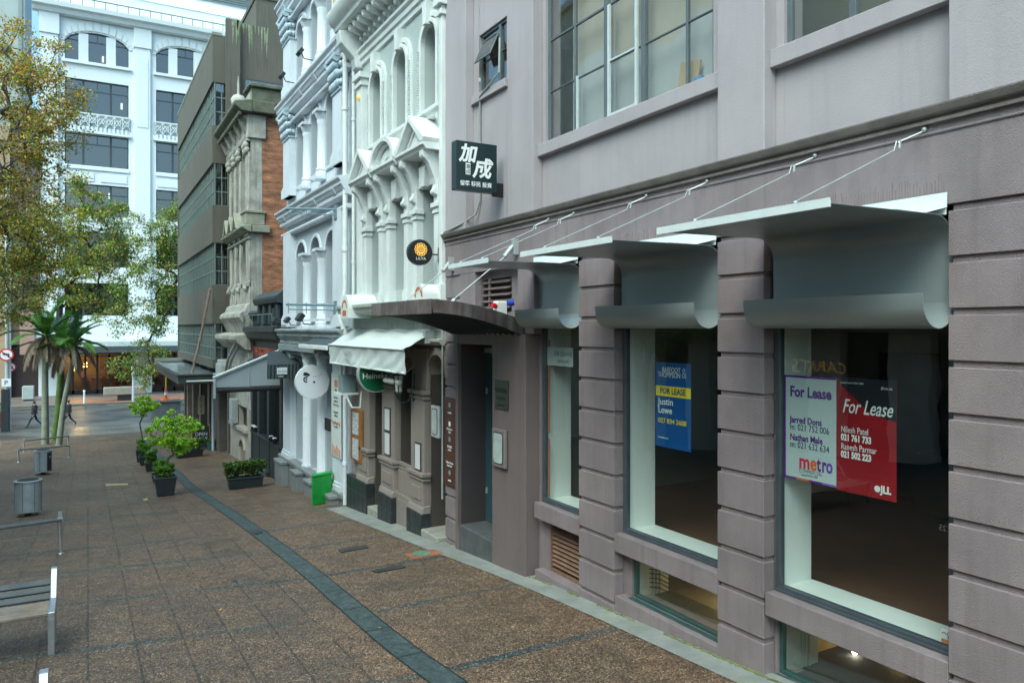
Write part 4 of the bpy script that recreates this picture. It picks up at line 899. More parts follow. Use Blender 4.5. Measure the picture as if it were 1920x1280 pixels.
m_.ball((4.66, 18.428, 1.50), .024, 8, (1, .15, 1)); m_.prism([(4.58, 1.6), (4.6, 1.68), (4.68, 1.67), (4.75, 1.62), (4.74, 1.58)], 'y', 18.427, 18.432)
for x, z, r in ((4.84, 1.56, .012), (4.90, 1.565, .012), (4.97, 1.57, .012), (4.85, 1.43, .03)): m_.ball((x, 18.428, z), r, 7, (1, .15, 1))
m_.prism([(5.0, 1.60), (5.07, 1.62), (5.0, 1.61)], 'y', 18.427, 18.43)
m_.build('emblem', BLACK, CS); m_ = MB(); m_.tube([(5.1, 18.5, 1.5), (5.3, 18.5, 1.5)], .03, 8); m_.build('bracket', GALV, CS)
# lantern, heater, box, menu boards, posters
LN = thing('wall_lantern', 'black coach lantern on a scrolled bracket between the bar arches', 'lantern', (4.95, 12.62, 1.5))
m_ = MB(); x, y = 4.84, 12.62
for k in range(6): q = R(60*k); m_.tube([(x+.075*math.cos(q), y+.075*math.sin(q), 1.62), (x+.10*math.cos(q), y+.10*math.sin(q), 1.92)], .009, 4)
m_.lathe([(.08, 1.59), (.08, 1.62)], (x, y, 0), 6).lathe([(.13, 1.92), (.10, 1.96), (.04, 2.04), (.015, 2.06), (.02, 2.1), (0, 2.11)], (x, y, 0), 6).lathe([(.03, 1.5), (.06, 1.55), (.08, 1.59)], (x, y, 0), 6)
m_.tube([(x, y, 1.5), (x+.05, y, 1.42), (x+.18, y, 1.44), (x+.24, y, 1.6), (5.13, y, 1.75)], .014, 6).box(5.10, 5.13, y-.035, y+.035, 1.45, 1.95)
m_.build('frame', BLACKP, LN); m_ = MB(); m_.lathe([(.068, 1.625), (.09, 1.915)], (x, y, 0), 6); m_.build('glass', M('lantern_glass', (.45, .48, .45), .2, .1, 5), LN)
PH = thing('patio_heater', 'long white patio heater bar slung under the fabric awning', 'heater', (4.8, 13.3, 1.85))
m_ = MB(); m_.obox((4.80, 12.85, 1.80), (.09, .75, .07), Matrix.Rotation(R(-30), 3, 'Y')); m_.build('housing', WHITEP, PH, bevel=.01); m_ = MB(); m_.tube([(4.8, 13.1, 1.83), (5.2, 13.2, 2.1)], .012, 6).tube([(4.8, 12.6, 1.83), (5.2, 12.7, 2.1)], .012, 6); m_.build('bracket', GALV, PH)
EB = thing('electrical_box', 'grey electrical box on a shelf bracket left of the green round sign', 'electrical box', (5.0, 15.9, 1.2))
m_ = MB(); m_.box(4.78, 5.08, 15.85, 16.15, 1.36, 1.73); m_.build('case', M('box_blue_grey', (.17, .24, .25), .5, .1, 5), EB, bevel=.01)
m_ = MB(); m_.box(4.70, 5.15, 15.78, 16.2, 1.315, 1.355).tube([(4.85, 15.8, 1.3), (4.95, 15.7, 1.05), (5.1, 15.6, 1.05), (5.13, 15.6, 1.4)], .02, 8); m_.build('shelf', WHITEP, EB)
MBd = thing('menu_board', 'narrow orange-brown wooden menu board on the left bar pier', 'menu board', (5.05, 15.85, -.2))
m_ = MB(); m_.box(5.06, 5.12, 15.45, 16.15, -.14, 1.0); m_.build('frame', M('varnished_timber', (.26, .105, .025), .45, .25, 3), MBd, bevel=.01)
m_ = MB(); m_.box(5.052, 5.058, 15.6, 16.0, .45, .93).box(5.052, 5.058, 15.6, 16.0, -.08, .36); m_.build('menu_page', M('menu_page', (.45, .48, .5), .5, .6, 14), MBd)
def framed(lab, x, y0, y1, z0, z1, n=1):
    t = thing('framed_menu', lab, 'menu', (x, (y0+y1)/2, z0)); m_ = MB(); m_.box(x-.015, x, y0, y1, z0, z1); m_.build('frame', M('navy_frame', (.02, .015, .05), .4, 0), t)
    for k in range(n):
        h = (z1-z0)/n; m_ = MB(); m_.box(x-.02, x-.015, y0+.03, y1-.03, z0+h*k+.03, z0+h*k+h-.03); m_.build('page', M('page', (.6, .62, .6), .5, .12, 60), t)
framed('tall pair of framed menus on the middle bar pier', 5.13, 13.82, 14.14, .26, 1.2, 2)
framed('single framed menu on the bar pier nearest the camera', 5.13, 12.28, 12.56, .22, .72)
BN = thing('menu_banner', 'tall white printed menu banner on the grey-white facade', 'banner', (5.06, 17.2, -.3))
m_ = MB(); m_.box(5.05, 5.06, 16.85, 17.62, -.25, 1.70); m_.build('cloth', M('banner_white', (.6, .66, .62), .6, .05, 3), BN)
OR = M('banner_orange', (.6, .16, .06), .5, .2, 8)
m_ = MB(); m_.box(5.044, 5.0495, 17.1, 17.35, 1.38, 1.55)
for k in range(6): m_.ball((5.047, 16.95+.12*k, .52+.03*(k % 2)), .05, 7, (.06, 1, .9)); m_.box(5.044, 5.0495, 16.93+.11*k, 16.98+.11*k, -.22, -.05+.04*(k % 3))
m_.build('printed_motif', OR, BN)
text('lettering', 'MENU\n\nlunch dinner\nnoodles rice\ngrill curry soup\n\nsharing plates\nsmall bites\n\ncocktails beer\nwine spirits', .085, (5.046, 17.24, 1.28), FACE_X, M('ink', (.1, .12, .15), .5, 0), BN, 'CENTER', sx=.8)
tag(MB().box(5.10, 5.115, 16.9, 17.4, .25, .55).build('small_plaque', BLACK), 'small black square plaque left of the tall menu banner', 'plaque').location.y += 1.0

# ------------------------------------------------------------------ pale blue-white arcaded building
B3 = thing('arcaded_building', 'tall pale blue-white building with stacked arches and leafy capitals', 'building', (5.2, 19.8, -1.6))
YA, YB, XW = 16.52, 23.1, 5.25
OP = [(17.75, 18.75), (19.28, 20.22), (20.75, 21.80)]; COLS = [17.3, 19.02, 20.48, 22.4]; CW = [.34, .2, .2, .42]
LV = [(-1.02, 2.1, 0), (2.95, 4.72, .46), (6.75, 8.25, .46), (9.75, 11.1, .46), (12.9, 14.2, .46)]
holes = [(a, b, z0, zs+rr) for (z0, zs, rr) in LV for a, b in OP]
mb = wallgrid(MB(), XW, 6.0, YA, YB, -2.4, 15.6, holes)
for z0, zs, rr in LV[1:]:
    for a, b in OP: archfill(mb, XW, 6.0, a, b, zs, zs+rr+.002, rr)
mb.box(6, 14, YB-.3, YB-.02, -2.4, 15.5).box(6, 14, YA+.1, YA+.3, 10.5, 15.5).box(6, 14, YA+.1, YB, 15.4, 15.6)
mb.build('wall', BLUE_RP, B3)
for z0, zs, rr in LV:
    for a, b in OP:
        c = (a+b)/2; f = MB(); f.box(5.88, 5.94, a, b, z0, z0+.08).box(5.88, 5.94, c-.03, c+.03, z0, zs+rr).box(5.88, 5.94, a, b, (z0+zs)/2, (z0+zs)/2+.06)
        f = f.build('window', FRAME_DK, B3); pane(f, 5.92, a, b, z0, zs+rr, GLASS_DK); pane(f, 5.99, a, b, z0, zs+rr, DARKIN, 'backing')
for z0, zs, rr in LV:
    for k, (c, h) in enumerate(zip(COLS, CW)):
        big = h > .3; o = .17 if big else .12; top = zs+rr+.35 if big else zs
        m_ = MB(); zb = z0-.15
        if big: m_.box(XW-o, XW, c-h, c+h, zb, top)
        else: m_.lathe([(.2, zb), (.2, zb+.1), (.17, zb+.14), (.185, zb+.2), (.15, zb+.26), (.135, top-.3), (.16, top-.22), (.15, top-.18), (.2, top-.06), (.22, top)], (XW-.02, c, 0), 14); m_.box(XW-.24, XW, c-.24, c+.24, top, top+.07).box(XW-.24, XW, c-.24, c+.24, zb-.06, zb)
        if big: m_.box(XW-o-.05, XW, c-h-.05, c+h+.05, zb, zb+.25).box(XW-o-.025, XW, c-h-.025, c+h+.025, zb+.25, zb+.33)
        m_.build('column', BLUEP, B3, smooth=35)
        if big and z0 > 5:
            m_ = MB(); rnd = random.Random(k)
            for row, zz in enumerate((top-.62, top-.4, top-.2)):
                for q in range(5+row): m_.ball((XW-o-.03-.03*row, c-h+2*h*(q+.5)/(5+row), zz), .085, 7, (1, 1, 1.3))
                for q in range(2): m_.ball((XW-o+.1*q, c-h-.03, zz), .08, 7); 
            for s in (-1, 1): m_.lathe([(.09, -.04), (.09, .04)], (XW-o-.12, c+s*(h+.02), top-.08), 10, (0, 1, 0))
            m_.box(XW-o-.16, XW, c-h-.08, c+h+.08, top-.04, top+.04).box(XW-o-.03, XW, c-h-.03, c+h+.03, top-.78, top-.72)
            m_.build('capital', M('blue_grey_capital', (.42, .52, .58), .6, .2, 6, grime=.4, gcol=(.25, .33, .38), gscale=6), B3, smooth=50)
for z, big in ((2.42, 1), (5.90, 1), (9.08, 1), (12.1, 1), (15.0, 1)):
    m_ = MB(); m_.mould(XW, YA+.02, YB+.05, [(0, z-.12), (.20, z-.10), (.20, z), (.23, z+.02), (.27, z+.10), (.30, z+.12), (.30, z+.19), (.36, z+.25), (.37, z+.30), (0, z+.35)])
    m_.mould(XW, YA+.02, YB+.02, [(0, z-.42), (.16, z-.41), (.18, z-.36), (.16, z-.32), (0, z-.3)])
    for c in COLS: m_.prism([(XW, z-.12), (XW-.14, z-.1), (XW-.24, z+.0), (XW-.315, z+.12), (XW, z+.12)], 'y', c-.13, c+.13)
    m_.build('ledge', BLUEP if z > 3 else M('grey_ledge', (.3, .34, .34), .7, .15, 3, streak=.4), B3, bevel=.006)
for z0, zs, rr in LV[1:]:
    for a, b in OP:
        m_ = MB(); archband(m_, XW-.035, XW, (a+b)/2, zs, (b-a)/2+.003, (b-a)/2+.09, rr/((b-a)/2)); m_.build('arch_trim', BLUEP, B3)
        MB().box(XW-.06, XW+.1, a+.01, b-.01, z0-.02, z0+.06).build('window_sill', BLUEP, B3); MB().box(XW-.03, XW, a+.1, b-.1, z0-.35, z0-.1).build('sill_panel', BLUEP, B3)
m_ = MB(); m_.box(XW-.20, XW, YA+.1, YB, -2.6, -1.06).box(XW-.26, XW, YA+.1, YB+.02, -1.12, -1.02)
for c, h in zip(COLS, CW): m_.box(XW-.42, XW-.2, c-max(h, .3), c+max(h, .3), -2.6, -1.14).box(XW-.45, XW-.2, c-max(h, .3)-.03, c+max(h, .3)+.03, -1.18, -1.10)
m_.build('plinth', M('grey_plinth', (.20, .22, .22), .6, .1, 3), B3, bevel=.01)
for y in (21.2, 19.7):
    m_ = MB()
    for k in range(6): m_.box(XW-.215, XW-.205, y-.3+.12*k, y-.28+.12*k, -1.75, -1.28)
    m_.box(XW-.212, XW-.203, y-.34, y+.36, -1.77, -1.26); m_.build('cellar_grille', BLACK, B3)
for i, (y, z, l) in enumerate(((21.9, 2.86, 'leftmost of three black floodlights on the ledge above the black awning'), (20.3, 2.86, 'middle of three black floodlights on the ledge above the black awning'), (18.9, 2.88, 'rightmost and largest of three black floodlights on the low ledge'), (20.9, 9.55, 'left of two small floodlights on the upper ledge of the arcaded facade'), (18.9, 9.55, 'right of two small floodlights on the upper ledge of the arcaded facade'))):
    t = thing('floodlight', l, 'floodlight', (4.7, y, z), 'black floodlights on the arcaded facade')
    m_ = MB(); s = 1.25 if i == 2 else 1; m_.obox((4.62, y, z+.12*s), (.10*s, .26*s, .16*s), Matrix.Rotation(R(35), 3, 'Y')); m_.build('lamp_head', BLACKP, t, bevel=.01)
    m_ = MB(); m_.tube([(4.66, y, z+.1), (4.72, y, z-.02), (4.95, y, z-.03)], .014, 6); m_.build('arm', BLACKP, t)
for z, l in ((3.30, 'lower steel sign arm sticking out of the arcaded facade'), (5.55, 'upper steel sign arm sticking out of the arcaded facade')):
    m_ = MB(); m_.tube([(5.1, 17.35, z), (4.05, 17.9, z+.02)], .03, 6).tube([(5.1, 17.35, z-.12), (4.1, 17.9, z-.10)], .014, 5).box(5.05, 5.09, 17.25, 17.45, z-.22, z+.1)
    for q in (.25, .6, .95): m_.tube([(5.1-1.05*q, 17.35+.55*q, z-.2), (5.1-1.05*q, 17.35+.55*q, z+.06)], .01, 5)
    tag(m_.build('sign_arm', M('blue_steel', (.16, .24, .28), .5, .1, 5)), l, 'bracket')
t = thing('rolled_awning', 'dark grey retracted awning with a white front bar, right of the black awning', 'awning', (4.8, 17.5, 2.2))
m_ = MB(); m_.prism([(5.2, 2.62), (4.60, 2.36), (4.60, 2.30), (5.2, 2.52)], 'y', 16.3, 18.75); m_.build('cloth', M('charcoal_cloth', (.055, .075, .085), .8, .1, 4), t)
m_ = MB(); m_.box(4.55, 4.60, 16.28, 18.78, 2.27, 2.37); m_.build('front_bar', WHITEP, t, bevel=.01)
m_ = MB(); m_.box(4.95, 5.24, 18.8, 22.9, 2.12, 2.30); tag(m_.build('shop_fascia', M('grey_green_fascia', (.22, .27, .27), .6, .1, 3), bevel=.01), 'plain grey-green fascia board behind the black awning', 'fascia')
t = thing('box_awning', 'small black ribbed awning with a pale printed square, left of the round white sign', 'awning', (4.7, 21.8, 1.3))
BC_ = M('black_canvas', (.035, .05, .055), .75, .15, 5)
m_ = MB(); cloth(m_, lambda u, v: (4.32+.95*u, 21.35+.012*math.sin(u*60), 1.74-.40*v), 80, 2); m_.build('valance', BC_, t, fix=False)
m_ = MB(); m_.poly([(4.32, 21.35, 1.745), (5.27, 21.35, 1.745), (5.3, 22.7, 2.08), (4.6, 22.7, 2.08)]); m_.poly([(4.32, 21.35, 1.745), (4.6, 22.7, 2.08), (4.6, 22.7, 1.4), (4.32, 21.36, 1.35)]); m_.build('top_cloth', BC_, t)
m_ = MB(); m_.box(4.58, 4.86, 21.325, 21.33, 1.47, 1.66); m_.build('printed_square', WHITEP, t); text('lettering', 'ALDA', .1, (4.60, 21.322, 1.52), FACE_Y, M('print_blue', (.05, .2, .4), .5, 0), t); text('lettering', 'eatery', .06, (4.60, 21.33, 1.40), FACE_Y, TWHITE, t)
# ------------------------------------------------------------------ black pub
B4 = thing('black_pub', 'low black painted pub front with red fascia lettering below the brick wall', 'pub', (5.2, 25.6, -2))
mb = wallgrid(MB(), 5.3, 6.0, 23.12, 28.0, -3, 2.9, [(23.6, 24.9, -.9, 1.3), (25.3, 26.5, -2.6, 1.3), (26.9, 27.8, -.9, 1.3)])
mb.mould(5.3, 23.12, 28.2, [(0, 1.55), (.3, 1.55), (.3, 1.62), (.12, 1.68), (.12, 2.3), (.35, 2.42), (.42, 2.6), (.46, 2.64), (.46, 2.8), (0, 2.9)])
mb.box(6, 12, 23.12, 28.0, 2.7, 2.88)
mb.build('wall', BLACKP, B4, bevel=.01)
m_ = MB()
for y in (23.3, 25.1, 26.7, 27.9): m_.box(5.1, 5.3, y-.16, y+.16, -2.6, 1.5).box(5.05, 5.3, y-.2, y+.2, -2.6, -1.9).box(5.05, 5.3, y-.2, y+.2, 1.3, 1.5)
m_.box(5.12, 5.3, 23.3, 28, -2.8, -.92).box(5.06, 5.3, 23.3, 28, -.94, -.86); m_.build('pilasters', BLACKP, B4, bevel=.015)
for a, b, z in ((23.6, 24.9, -.9), (25.3, 26.5, -2.6), (26.9, 27.8, -.9)):
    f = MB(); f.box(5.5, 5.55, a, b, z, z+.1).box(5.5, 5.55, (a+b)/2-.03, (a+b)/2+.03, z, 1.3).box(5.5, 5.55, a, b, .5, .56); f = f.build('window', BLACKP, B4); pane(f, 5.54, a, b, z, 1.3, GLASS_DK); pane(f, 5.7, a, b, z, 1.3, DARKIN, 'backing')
m_ = MB(); PK = M('dark_slate_paint', (.035, .05, .055), .5, .2, 4)
m_.box(5.15, 5.9, 23.6, 26.6, 2.88, 3.55).mould(5.2, 23.3, 26.9, [(0, 3.5), (.2, 3.55), (.25, 3.68), (.25, 3.75), (0, 3.95)])
m_.box(5.18, 5.9, 26.7, 28.1, 2.88, 3.2).mould(5.18, 26.6, 28.3, [(0, 3.18), (.15, 3.2), (.18, 3.3), (0, 3.4)])
for y in (23.6, 24.6, 25.6, 26.5): m_.box(5.05, 5.15, y-.12, y+.12, 2.88, 3.5)
m_.box(5.10, 5.15, 24.1, 24.5, 3.0, 3.4)
m_.build('parapet', PK, B4, bevel=.015)
m_ = MB(); 
for y in (23.3, 24.8, 26.4, 28.0): m_.box(4.84, 4.86, y-.012, y+.012, 2.8, 3.2)
m_.box(4.84, 4.86, 23.3, 28.0, 3.18, 3.21); m_.build('glass_rail', M('teal_rail', (.10, .2, .2), .4, .1, 5), B4)
SR = M('sign_red', (.45, .10, .06), .5, .15, 6); text('lettering', 'THE OCCIDENTAL', .42, (5.17, 27.9, 1.80), FACE_X, SR, B4, sx=.98, bold=.012, ext=.01)
m_ = MB(); m_.box(4.75, 5.3, 25.2, 26.6, -3, gz(26)+.16); m_.build('doorstep', M('grey_step', (.12, .13, .13), .8, .2, 4), B4, bevel=.02)
t = thing('pub_awning', 'large grey lean-to awning with a pale triangular end panel in front of the black pub', 'awning', (4.2, 25.5, .8))
PAN = M('grey_canvas', (.30, .35, .37), .7, .06, 2)
m_ = MB(); m_.prism([(5.22, 2.12), (5.22, 1.02), (3.27, 1.02), (3.27, 1.30)], 'y', 23.36, 23.40); m_.build('end_panel', PAN, t)
m_ = MB(); m_.prism([(5.25, 2.145), (3.22, 1.315), (3.22, 1.285), (5.25, 2.115)], 'y', 23.3, 23.75); m_.build('roof_cloth', M('pale_canvas', (.42, .48, .5), .7, .05, 2), t)
m_ = MB(); m_.tube([(3.2, 23.32, 1.32), (5.25, 23.32, 2.16)], .03, 6).tube([(4.2, 23.345, 1.03), (4.2, 23.345, 1.68)], .015, 6).box(3.19, 3.25, 23.3, 23.36, .7, 1.33); m_.build('frame', GALV, t)
m_ = MB(); m_.tube([(3.3, 23.38, .93), (5.2, 23.38, .93)], .075, 10); m_.build('rolled_blind', BLACK, t)
m_ = MB(); m_.tube([(4.75, 34.8, gz(34.8)-.05), (4.75, 34.8, .5)], .06, 8); tag(m_.build('white_post', M('white_post_paint', (.5, .58, .6), .5, .05, 3)), 'slim white post under the corner of the dark street canopy', 'post')
for k, y in enumerate((24.0, 24.5, 27.1, 27.45)):
    t = thing('window_pot', ['first', 'second', 'third', 'fourth'][k]+' little dark pot with white flowers from the camera, on the pub sill', 'pot', (5.02, y, -.86), 'little pots on the pub window sills')
    m_ = MB(); m_.lathe([(.06, -.86), (.085, -.72)], (5.08, y, 0), 10); m_.build('pot', BLACK, t); m_ = MB()
    for q in range(7): m_.ball((5.08+.05*math.cos(q), y+.05*math.sin(q*2.1), -.69+.01*(q % 3)), .025, 6)
    m_.build('flowers', TWHITE, t)

# ------------------------------------------------------------------ old stone-fronted brick building
def brickmat(name, c0, c1, mort):
    m, n, b = base(name); N = n.nodes; L = n.links
    tc = N.new('ShaderNodeTexCoord'); sp = N.new('ShaderNodeSeparateXYZ'); cb = N.new('ShaderNodeCombineXYZ'); ad = N.new('ShaderNodeMath')
    L.new(tc.outputs['Object'], sp.inputs[0]); L.new(sp.outputs[0], ad.inputs[0]); L.new(sp.outputs[1], ad.inputs[1]); L.new(ad.outputs[0], cb.inputs[0]); L.new(sp.outputs[2], cb.inputs[1])
    no = N.new('ShaderNodeTexNoise'); no.inputs['Scale'].default_value = 3; va = N.new('ShaderNodeVectorMath'); va.operation = 'MULTIPLY_ADD'; va.inputs[1].default_value = (.02, .02, 0)
    L.new(tc.outputs['Object'], no.inputs['Vector']); L.new(no.outputs['Color'], va.inputs[0]); L.new(cb.outputs[0], va.inputs[2])
    br = N.new('ShaderNodeTexBrick'); br.inputs['Scale'].default_value = 1; br.inputs['Brick Width'].default_value = .23; br.inputs['Row Height'].default_value = .085; br.inputs['Mortar Size'].default_value = .013
    br.inputs['Color1'].default_value = (*c0, 1); br.inputs['Color2'].default_value = (*c1, 1); br.inputs['Mortar'].default_value = (*mort, 1); br.inputs['Bias'].default_value = -.1
    L.new(va.outputs[0], br.inputs['Vector'])
    n2 = N.new('ShaderNodeTexNoise'); n2.inputs['Scale'].default_value = 1.6; n2.inputs['Detail'].default_value = 8; n2.inputs['Roughness'].default_value = .7; mp = N.new('ShaderNodeMapping'); mp.inputs['Scale'].default_value = (1, 1, 3)
    L.new(tc.outputs['Object'], mp.inputs[0]); L.new(mp.outputs[0], n2.inputs['Vector'])
    cr = N.new('ShaderNodeValToRGB'); e = cr.color_ramp.elements; e[0].position = .33; e[0].color = (.35, .33, .33, 1); e[1].position = .68; e[1].color = (1.5, 1.45, 1.35, 1)
    L.new(n2.outputs[0], cr.inputs[0]); x = N.new('ShaderNodeMix'); x.data_type = 'RGBA'; x.blend_type = 'MULTIPLY'; x.inputs[0].default_value = 1
    L.new(br.outputs[0], x.inputs[6]); L.new(cr.outputs[0], x.inputs[7]); L.new(x.outputs[2], b.inputs['Base Color']); b.inputs['Roughness'].default_value = .9
    bp = N.new('ShaderNodeBump'); bp.inputs['Strength'].default_value = .8; bp.inputs['Distance'].default_value = .02; bp.invert = True; L.new(br.outputs['Fac'], bp.inputs['Height']); L.new(bp.outputs[0], b.inputs['Normal'])
    return m
BRICK = brickmat('orange_brick', (.50, .185, .08), (.34, .12, .06), (.30, .22, .16))
B5 = thing('stone_fronted_building', 'narrow old brick building with a mossy carved stone front, beside the dark olive block', 'building', (5, 30, -2.5))
X5 = 5.02; ya, yb = 28.05, 32.6
m_ = MB(); m_.box(5.5, 13, ya+.0, yb, -3, 11.0); m_.box(5.52, 12, ya+.02, yb, 11.0, 11.5); m_.build('brick_wall', BRICK, B5)
OPS = [(29.0, 29.75), (30.1, 30.85), (31.2, 31.9)]
mb = wallgrid(MB(), X5+.08, 5.499, ya-.01, yb, -.2, 11.3, [(a, b, 4.5, 5.95) for a, b in OPS]+[(a, b, 7.15, 9.4) for a, b in OPS])
for a, b in OPS: archfill(mb, X5+.08, 5.499, a, b, 5.25, 5.952, .7, point=True); archfill(mb, X5+.08, 5.499, a, b, 9.05, 9.402)
mb.build('stone_wall', STONE, B5)
for a, b in OPS:
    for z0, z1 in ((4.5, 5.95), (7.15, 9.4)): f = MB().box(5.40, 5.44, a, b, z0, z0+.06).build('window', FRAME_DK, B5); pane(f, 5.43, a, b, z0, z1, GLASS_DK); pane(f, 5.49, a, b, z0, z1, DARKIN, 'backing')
m_ = MB()
PI5 = [(ya-.012, 28.75), (29.76, 30.09), (30.86, 31.19), (31.91, 32.3)]
for a, b in PI5:
    m_.box(X5, X5+.09, a, b, 7.1, 9.1); m_.box(X5-.04, X5+.09, a-.0, b+.03, 6.9, 7.15).box(X5+.02, X5+.09, a, b, 3.6, 6.3)
    for r_ in range(2): 
        for q in range(3): m_.ball((X5-.03-.03*r_, a+(b-a)*(q+.5)/3, 9.2+.18*r_), .11, 7, (1, 1, 1.2))
    m_.box(X5-.09, X5+.09, a-.02, b+.06, 9.48, 9.58)
    m_.box(X5-.06, X5+.09, a, b+.02, 4.25, 4.45); m_.ball((X5-.02, (a+b)/2, 4.2), .14, 7)
    m_.box(X5-.03, X5+.09, a, b+.04, 6.1, 6.2)
m_.build('stone_pilasters', STONE, B5, bevel=.02)
m_ = MB(); m_.mould(X5+.08, ya-.012, yb, [(0, 9.58), (.14, 9.6), (.16, 9.78), (.10, 9.82), (.10, 10.2), (.26, 10.4), (0, 10.46)])
y = ya+.3
while y < yb: m_.prism([(X5, 9.84), (X5-.06, 9.9), (X5-.2, 10.2), (X5-.32, 10.42), (X5, 10.45)], 'y', y, y+.3); y += 1.05
m_.box(X5-.05, 5.62, ya-.10, ya+.3, 9.6, 10.44).build('frieze', STONE, B5, bevel=.02)
m_ = MB(); m_.mould(X5+.08, ya-.35, yb+.2, [(0, 10.45), (.36, 10.46), (.55, 10.60), (.62, 10.66), (.62, 10.80), (0, 10.92)])
m_.box(5.1, 5.9, ya-.34, ya+.2, 10.47, 10.90)
y = ya-.25
while y < yb+.1: m_.box(X5-.40, X5-.26, y, y+.12, 10.32, 10.46); y += .24
m_.box(X5+.1, 6.4, ya-.02, ya+1.0, 10.9, 11.45).box(X5+.0, 6.8, ya-.12, ya+1.1, 11.45, 11.6); m_.box(X5+.1, 5.8, ya+1.0, yb, 10.9, 11.25)
m_.build('mossy_cornice', STONE_DK, B5, bevel=.03)
m_ = MB()
for k, (a, b) in enumerate(OPS):
    c = (a+b)/2
    for s in (-1, 1): m_.prism([(c+s*.52, 6.42), (c, 7.05), (c, 6.88), (c+s*.38, 6.42)], 'x', X5-.30, X5+.08)
m_.mould(X5+.08, ya-.2, yb+.1, [(0, 6.2), (.12, 6.22), (.3, 6.34), (.34, 6.36), (.34, 6.44), (0, 6.48)]); m_.box(X5+.1, 5.75, ya-.19, ya+.2, 6.21, 6.46)
m_.box(X5-.12, 5.58, ya-.08, 28.8, 6.48, 6.9).box(X5-.16, 5.62, ya-.12, 28.84, 6.9, 7.0)
m_.mould(X5+.08, ya-.05, yb, [(0, 5.95), (.1, 5.96), (.12, 6.05), (0, 6.08)])
m_.build('gabled_ledge', M('pale_mossy_stone', (.30, .30, .24), .9, .25, 3, .8, 20, grime=.7, gcol=(.2, .24, .07), gscale=2.5), B5, bevel=.02)
m_ = MB(); m_.prism([(X5-.2, 2.95), (X5-.05, 2.6), (X5+.08, 2.5), (X5+.08, 3.7), (X5-.05, 3.6), (X5-.12, 3.4), (X5-.3, 3.3), (X5-.34, 3.15)], 'y', ya-.02, yb); m_.mould(X5+.08, ya-.1, yb+.2, [(0, 1.95), (.2, 1.98), (.5, 2.25), (.55, 2.35), (.55, 2.5), (0, 2.62)])
m_.box(X5-.02, 5.5, ya-.015, yb, 1.0, 1.96)
m_.build('balcony_ledge', STONE, B5, bevel=.02)
m_ = MB(); m_.lathe([(.12, 11.25), (.2, 11.35), (.12, 11.5), (.25, 11.7), (.3, 11.95), (.2, 12.1), (.06, 12.15)], (X5+.25, 31.6, 0), 12).tube([(X5+.25, 31.6, 12.1), (X5+.24, 31.6, 12.9)], [.06, .01], 6)
m_.build('roof_urn', M('pale_urn', (.45, .44, .38), .9, .3, 5), B5, smooth=50)
GSTONE = M('beige_ground_stone', (.36, .32, .26), .8, .2, 2, .5, 20, grime=.3, gcol=(.2, .18, .15))
mb = wallgrid(MB(), 5.12, 5.499, ya+.02, yb, -3, 1.2, [(28.9, 30.6, -1.0, .95), (31.1, 32.1, -1.0, .95), (29.3, 30.2, -3, -1.55)])
archfill(mb, 5.12, 5.499, 29.3, 30.2, -1.8, -1.548, .25); archfill(mb, 5.12, 5.499, 31.1, 32.1, .45, .952)
mb.box(5.0, 5.3, 28.7, 32.3, -1.12, -1.0); archband(mb, 5.05, 5.12, 29.75, -1.8, .46, .62, .7)
mb.build('ground_wall', GSTONE, B5, bevel=.01)
m_ = MB(); m_.box(5.3, 5.45, 28.9, 32.1, -1, .95).box(5.35, 5.46, 29.3, 30.2, -3, -1.5); m_.build('ground_window', BLACK, B5)
m_ = MB(); m_.tube([(4.7, 28.6, 2.3), (4.55, 29.5, 1.6), (4.6, 30.5, 1.0), (4.4, 32, .9)], .05, 8).tube([(4.8, 28.6, 2.2), (4.65, 29.5, 1.5), (4.7, 30.5, .9), (4.5, 32, .8)], .05, 8)
tag(m_.build('duct_pipes', GALV, smooth=40), 'pair of curved grey ducts beneath the stone building ledge', 'duct')
m_ = MB(); m_.box(4.5, 5.0, 31.0, 32.3, .75, 1.35).box(4.55, 5.0, 31.1, 32.2, 1.35, 1.5); tag(m_.build('air_unit', M('unit_grey', (.38, .40, .38), .6, .2, 6), bevel=.02), 'pale grey air conditioning unit on the flat street canopy', 'air conditioner')
t = thing('wall_box', 'grey switch box on the stone pier under the pub awning', 'switch box', (4.9, 30.9, -1)); m_ = MB(); m_.box(4.85, 5.1, 30.6, 31.2, -.95, .0); m_.build('case', GALV, t, bevel=.02); m_ = MB(); m_.box(4.835, 4.85, 30.7, 31.1, -.85, -.1); m_.build('lid', GALV, t)

# ------------------------------------------------------------------ dark olive block with ribbon windows
B6 = thing('olive_block', 'dark olive rendered office block with ribbon windows of small panes', 'building', (4.5, 40, -3))
X6, yA, yB = 4.48, 33.0, 46.8
RB = [(11.15, 12.95), (7.85, 9.6), (4.55, 6.3), (1.46, 2.95)]
mb = wallgrid(MB(), X6, X6+.35, yA, yB, 1.1, 14.9, [(yA-.1, yB-.25, a, b) for a, b in RB])
for lo, hi in ((1.1, RB[3][0]), (RB[3][1], RB[2][0]), (RB[2][1], RB[1][0]), (RB[1][1], RB[0][0]), (RB[0][1], 14.9)): mb.box(X6+.35, X6+.62, yA, yA+.3, lo, hi)
mb.box(X6+.62, 16, yA, yA+.3, -3.5, 15.6); mb.box(X6+.35, 16, yB-.3, yB, -3, 14.85); mb.box(X6+.6, 16, yA+.3, yB-.3, 14.5, 14.7)
mb.box(X6+.5, X6+1.05, yA-.25, yA, 11, 15.6)
mb.box(X6+2.0, 9.2, yA+1.4, yA+6, 14.7, 17.4).box(X6+1.95, 9.3, yA+1.35, yA+6.1, 17.4, 17.6)
mb.build('wall', OLIVE, B6)
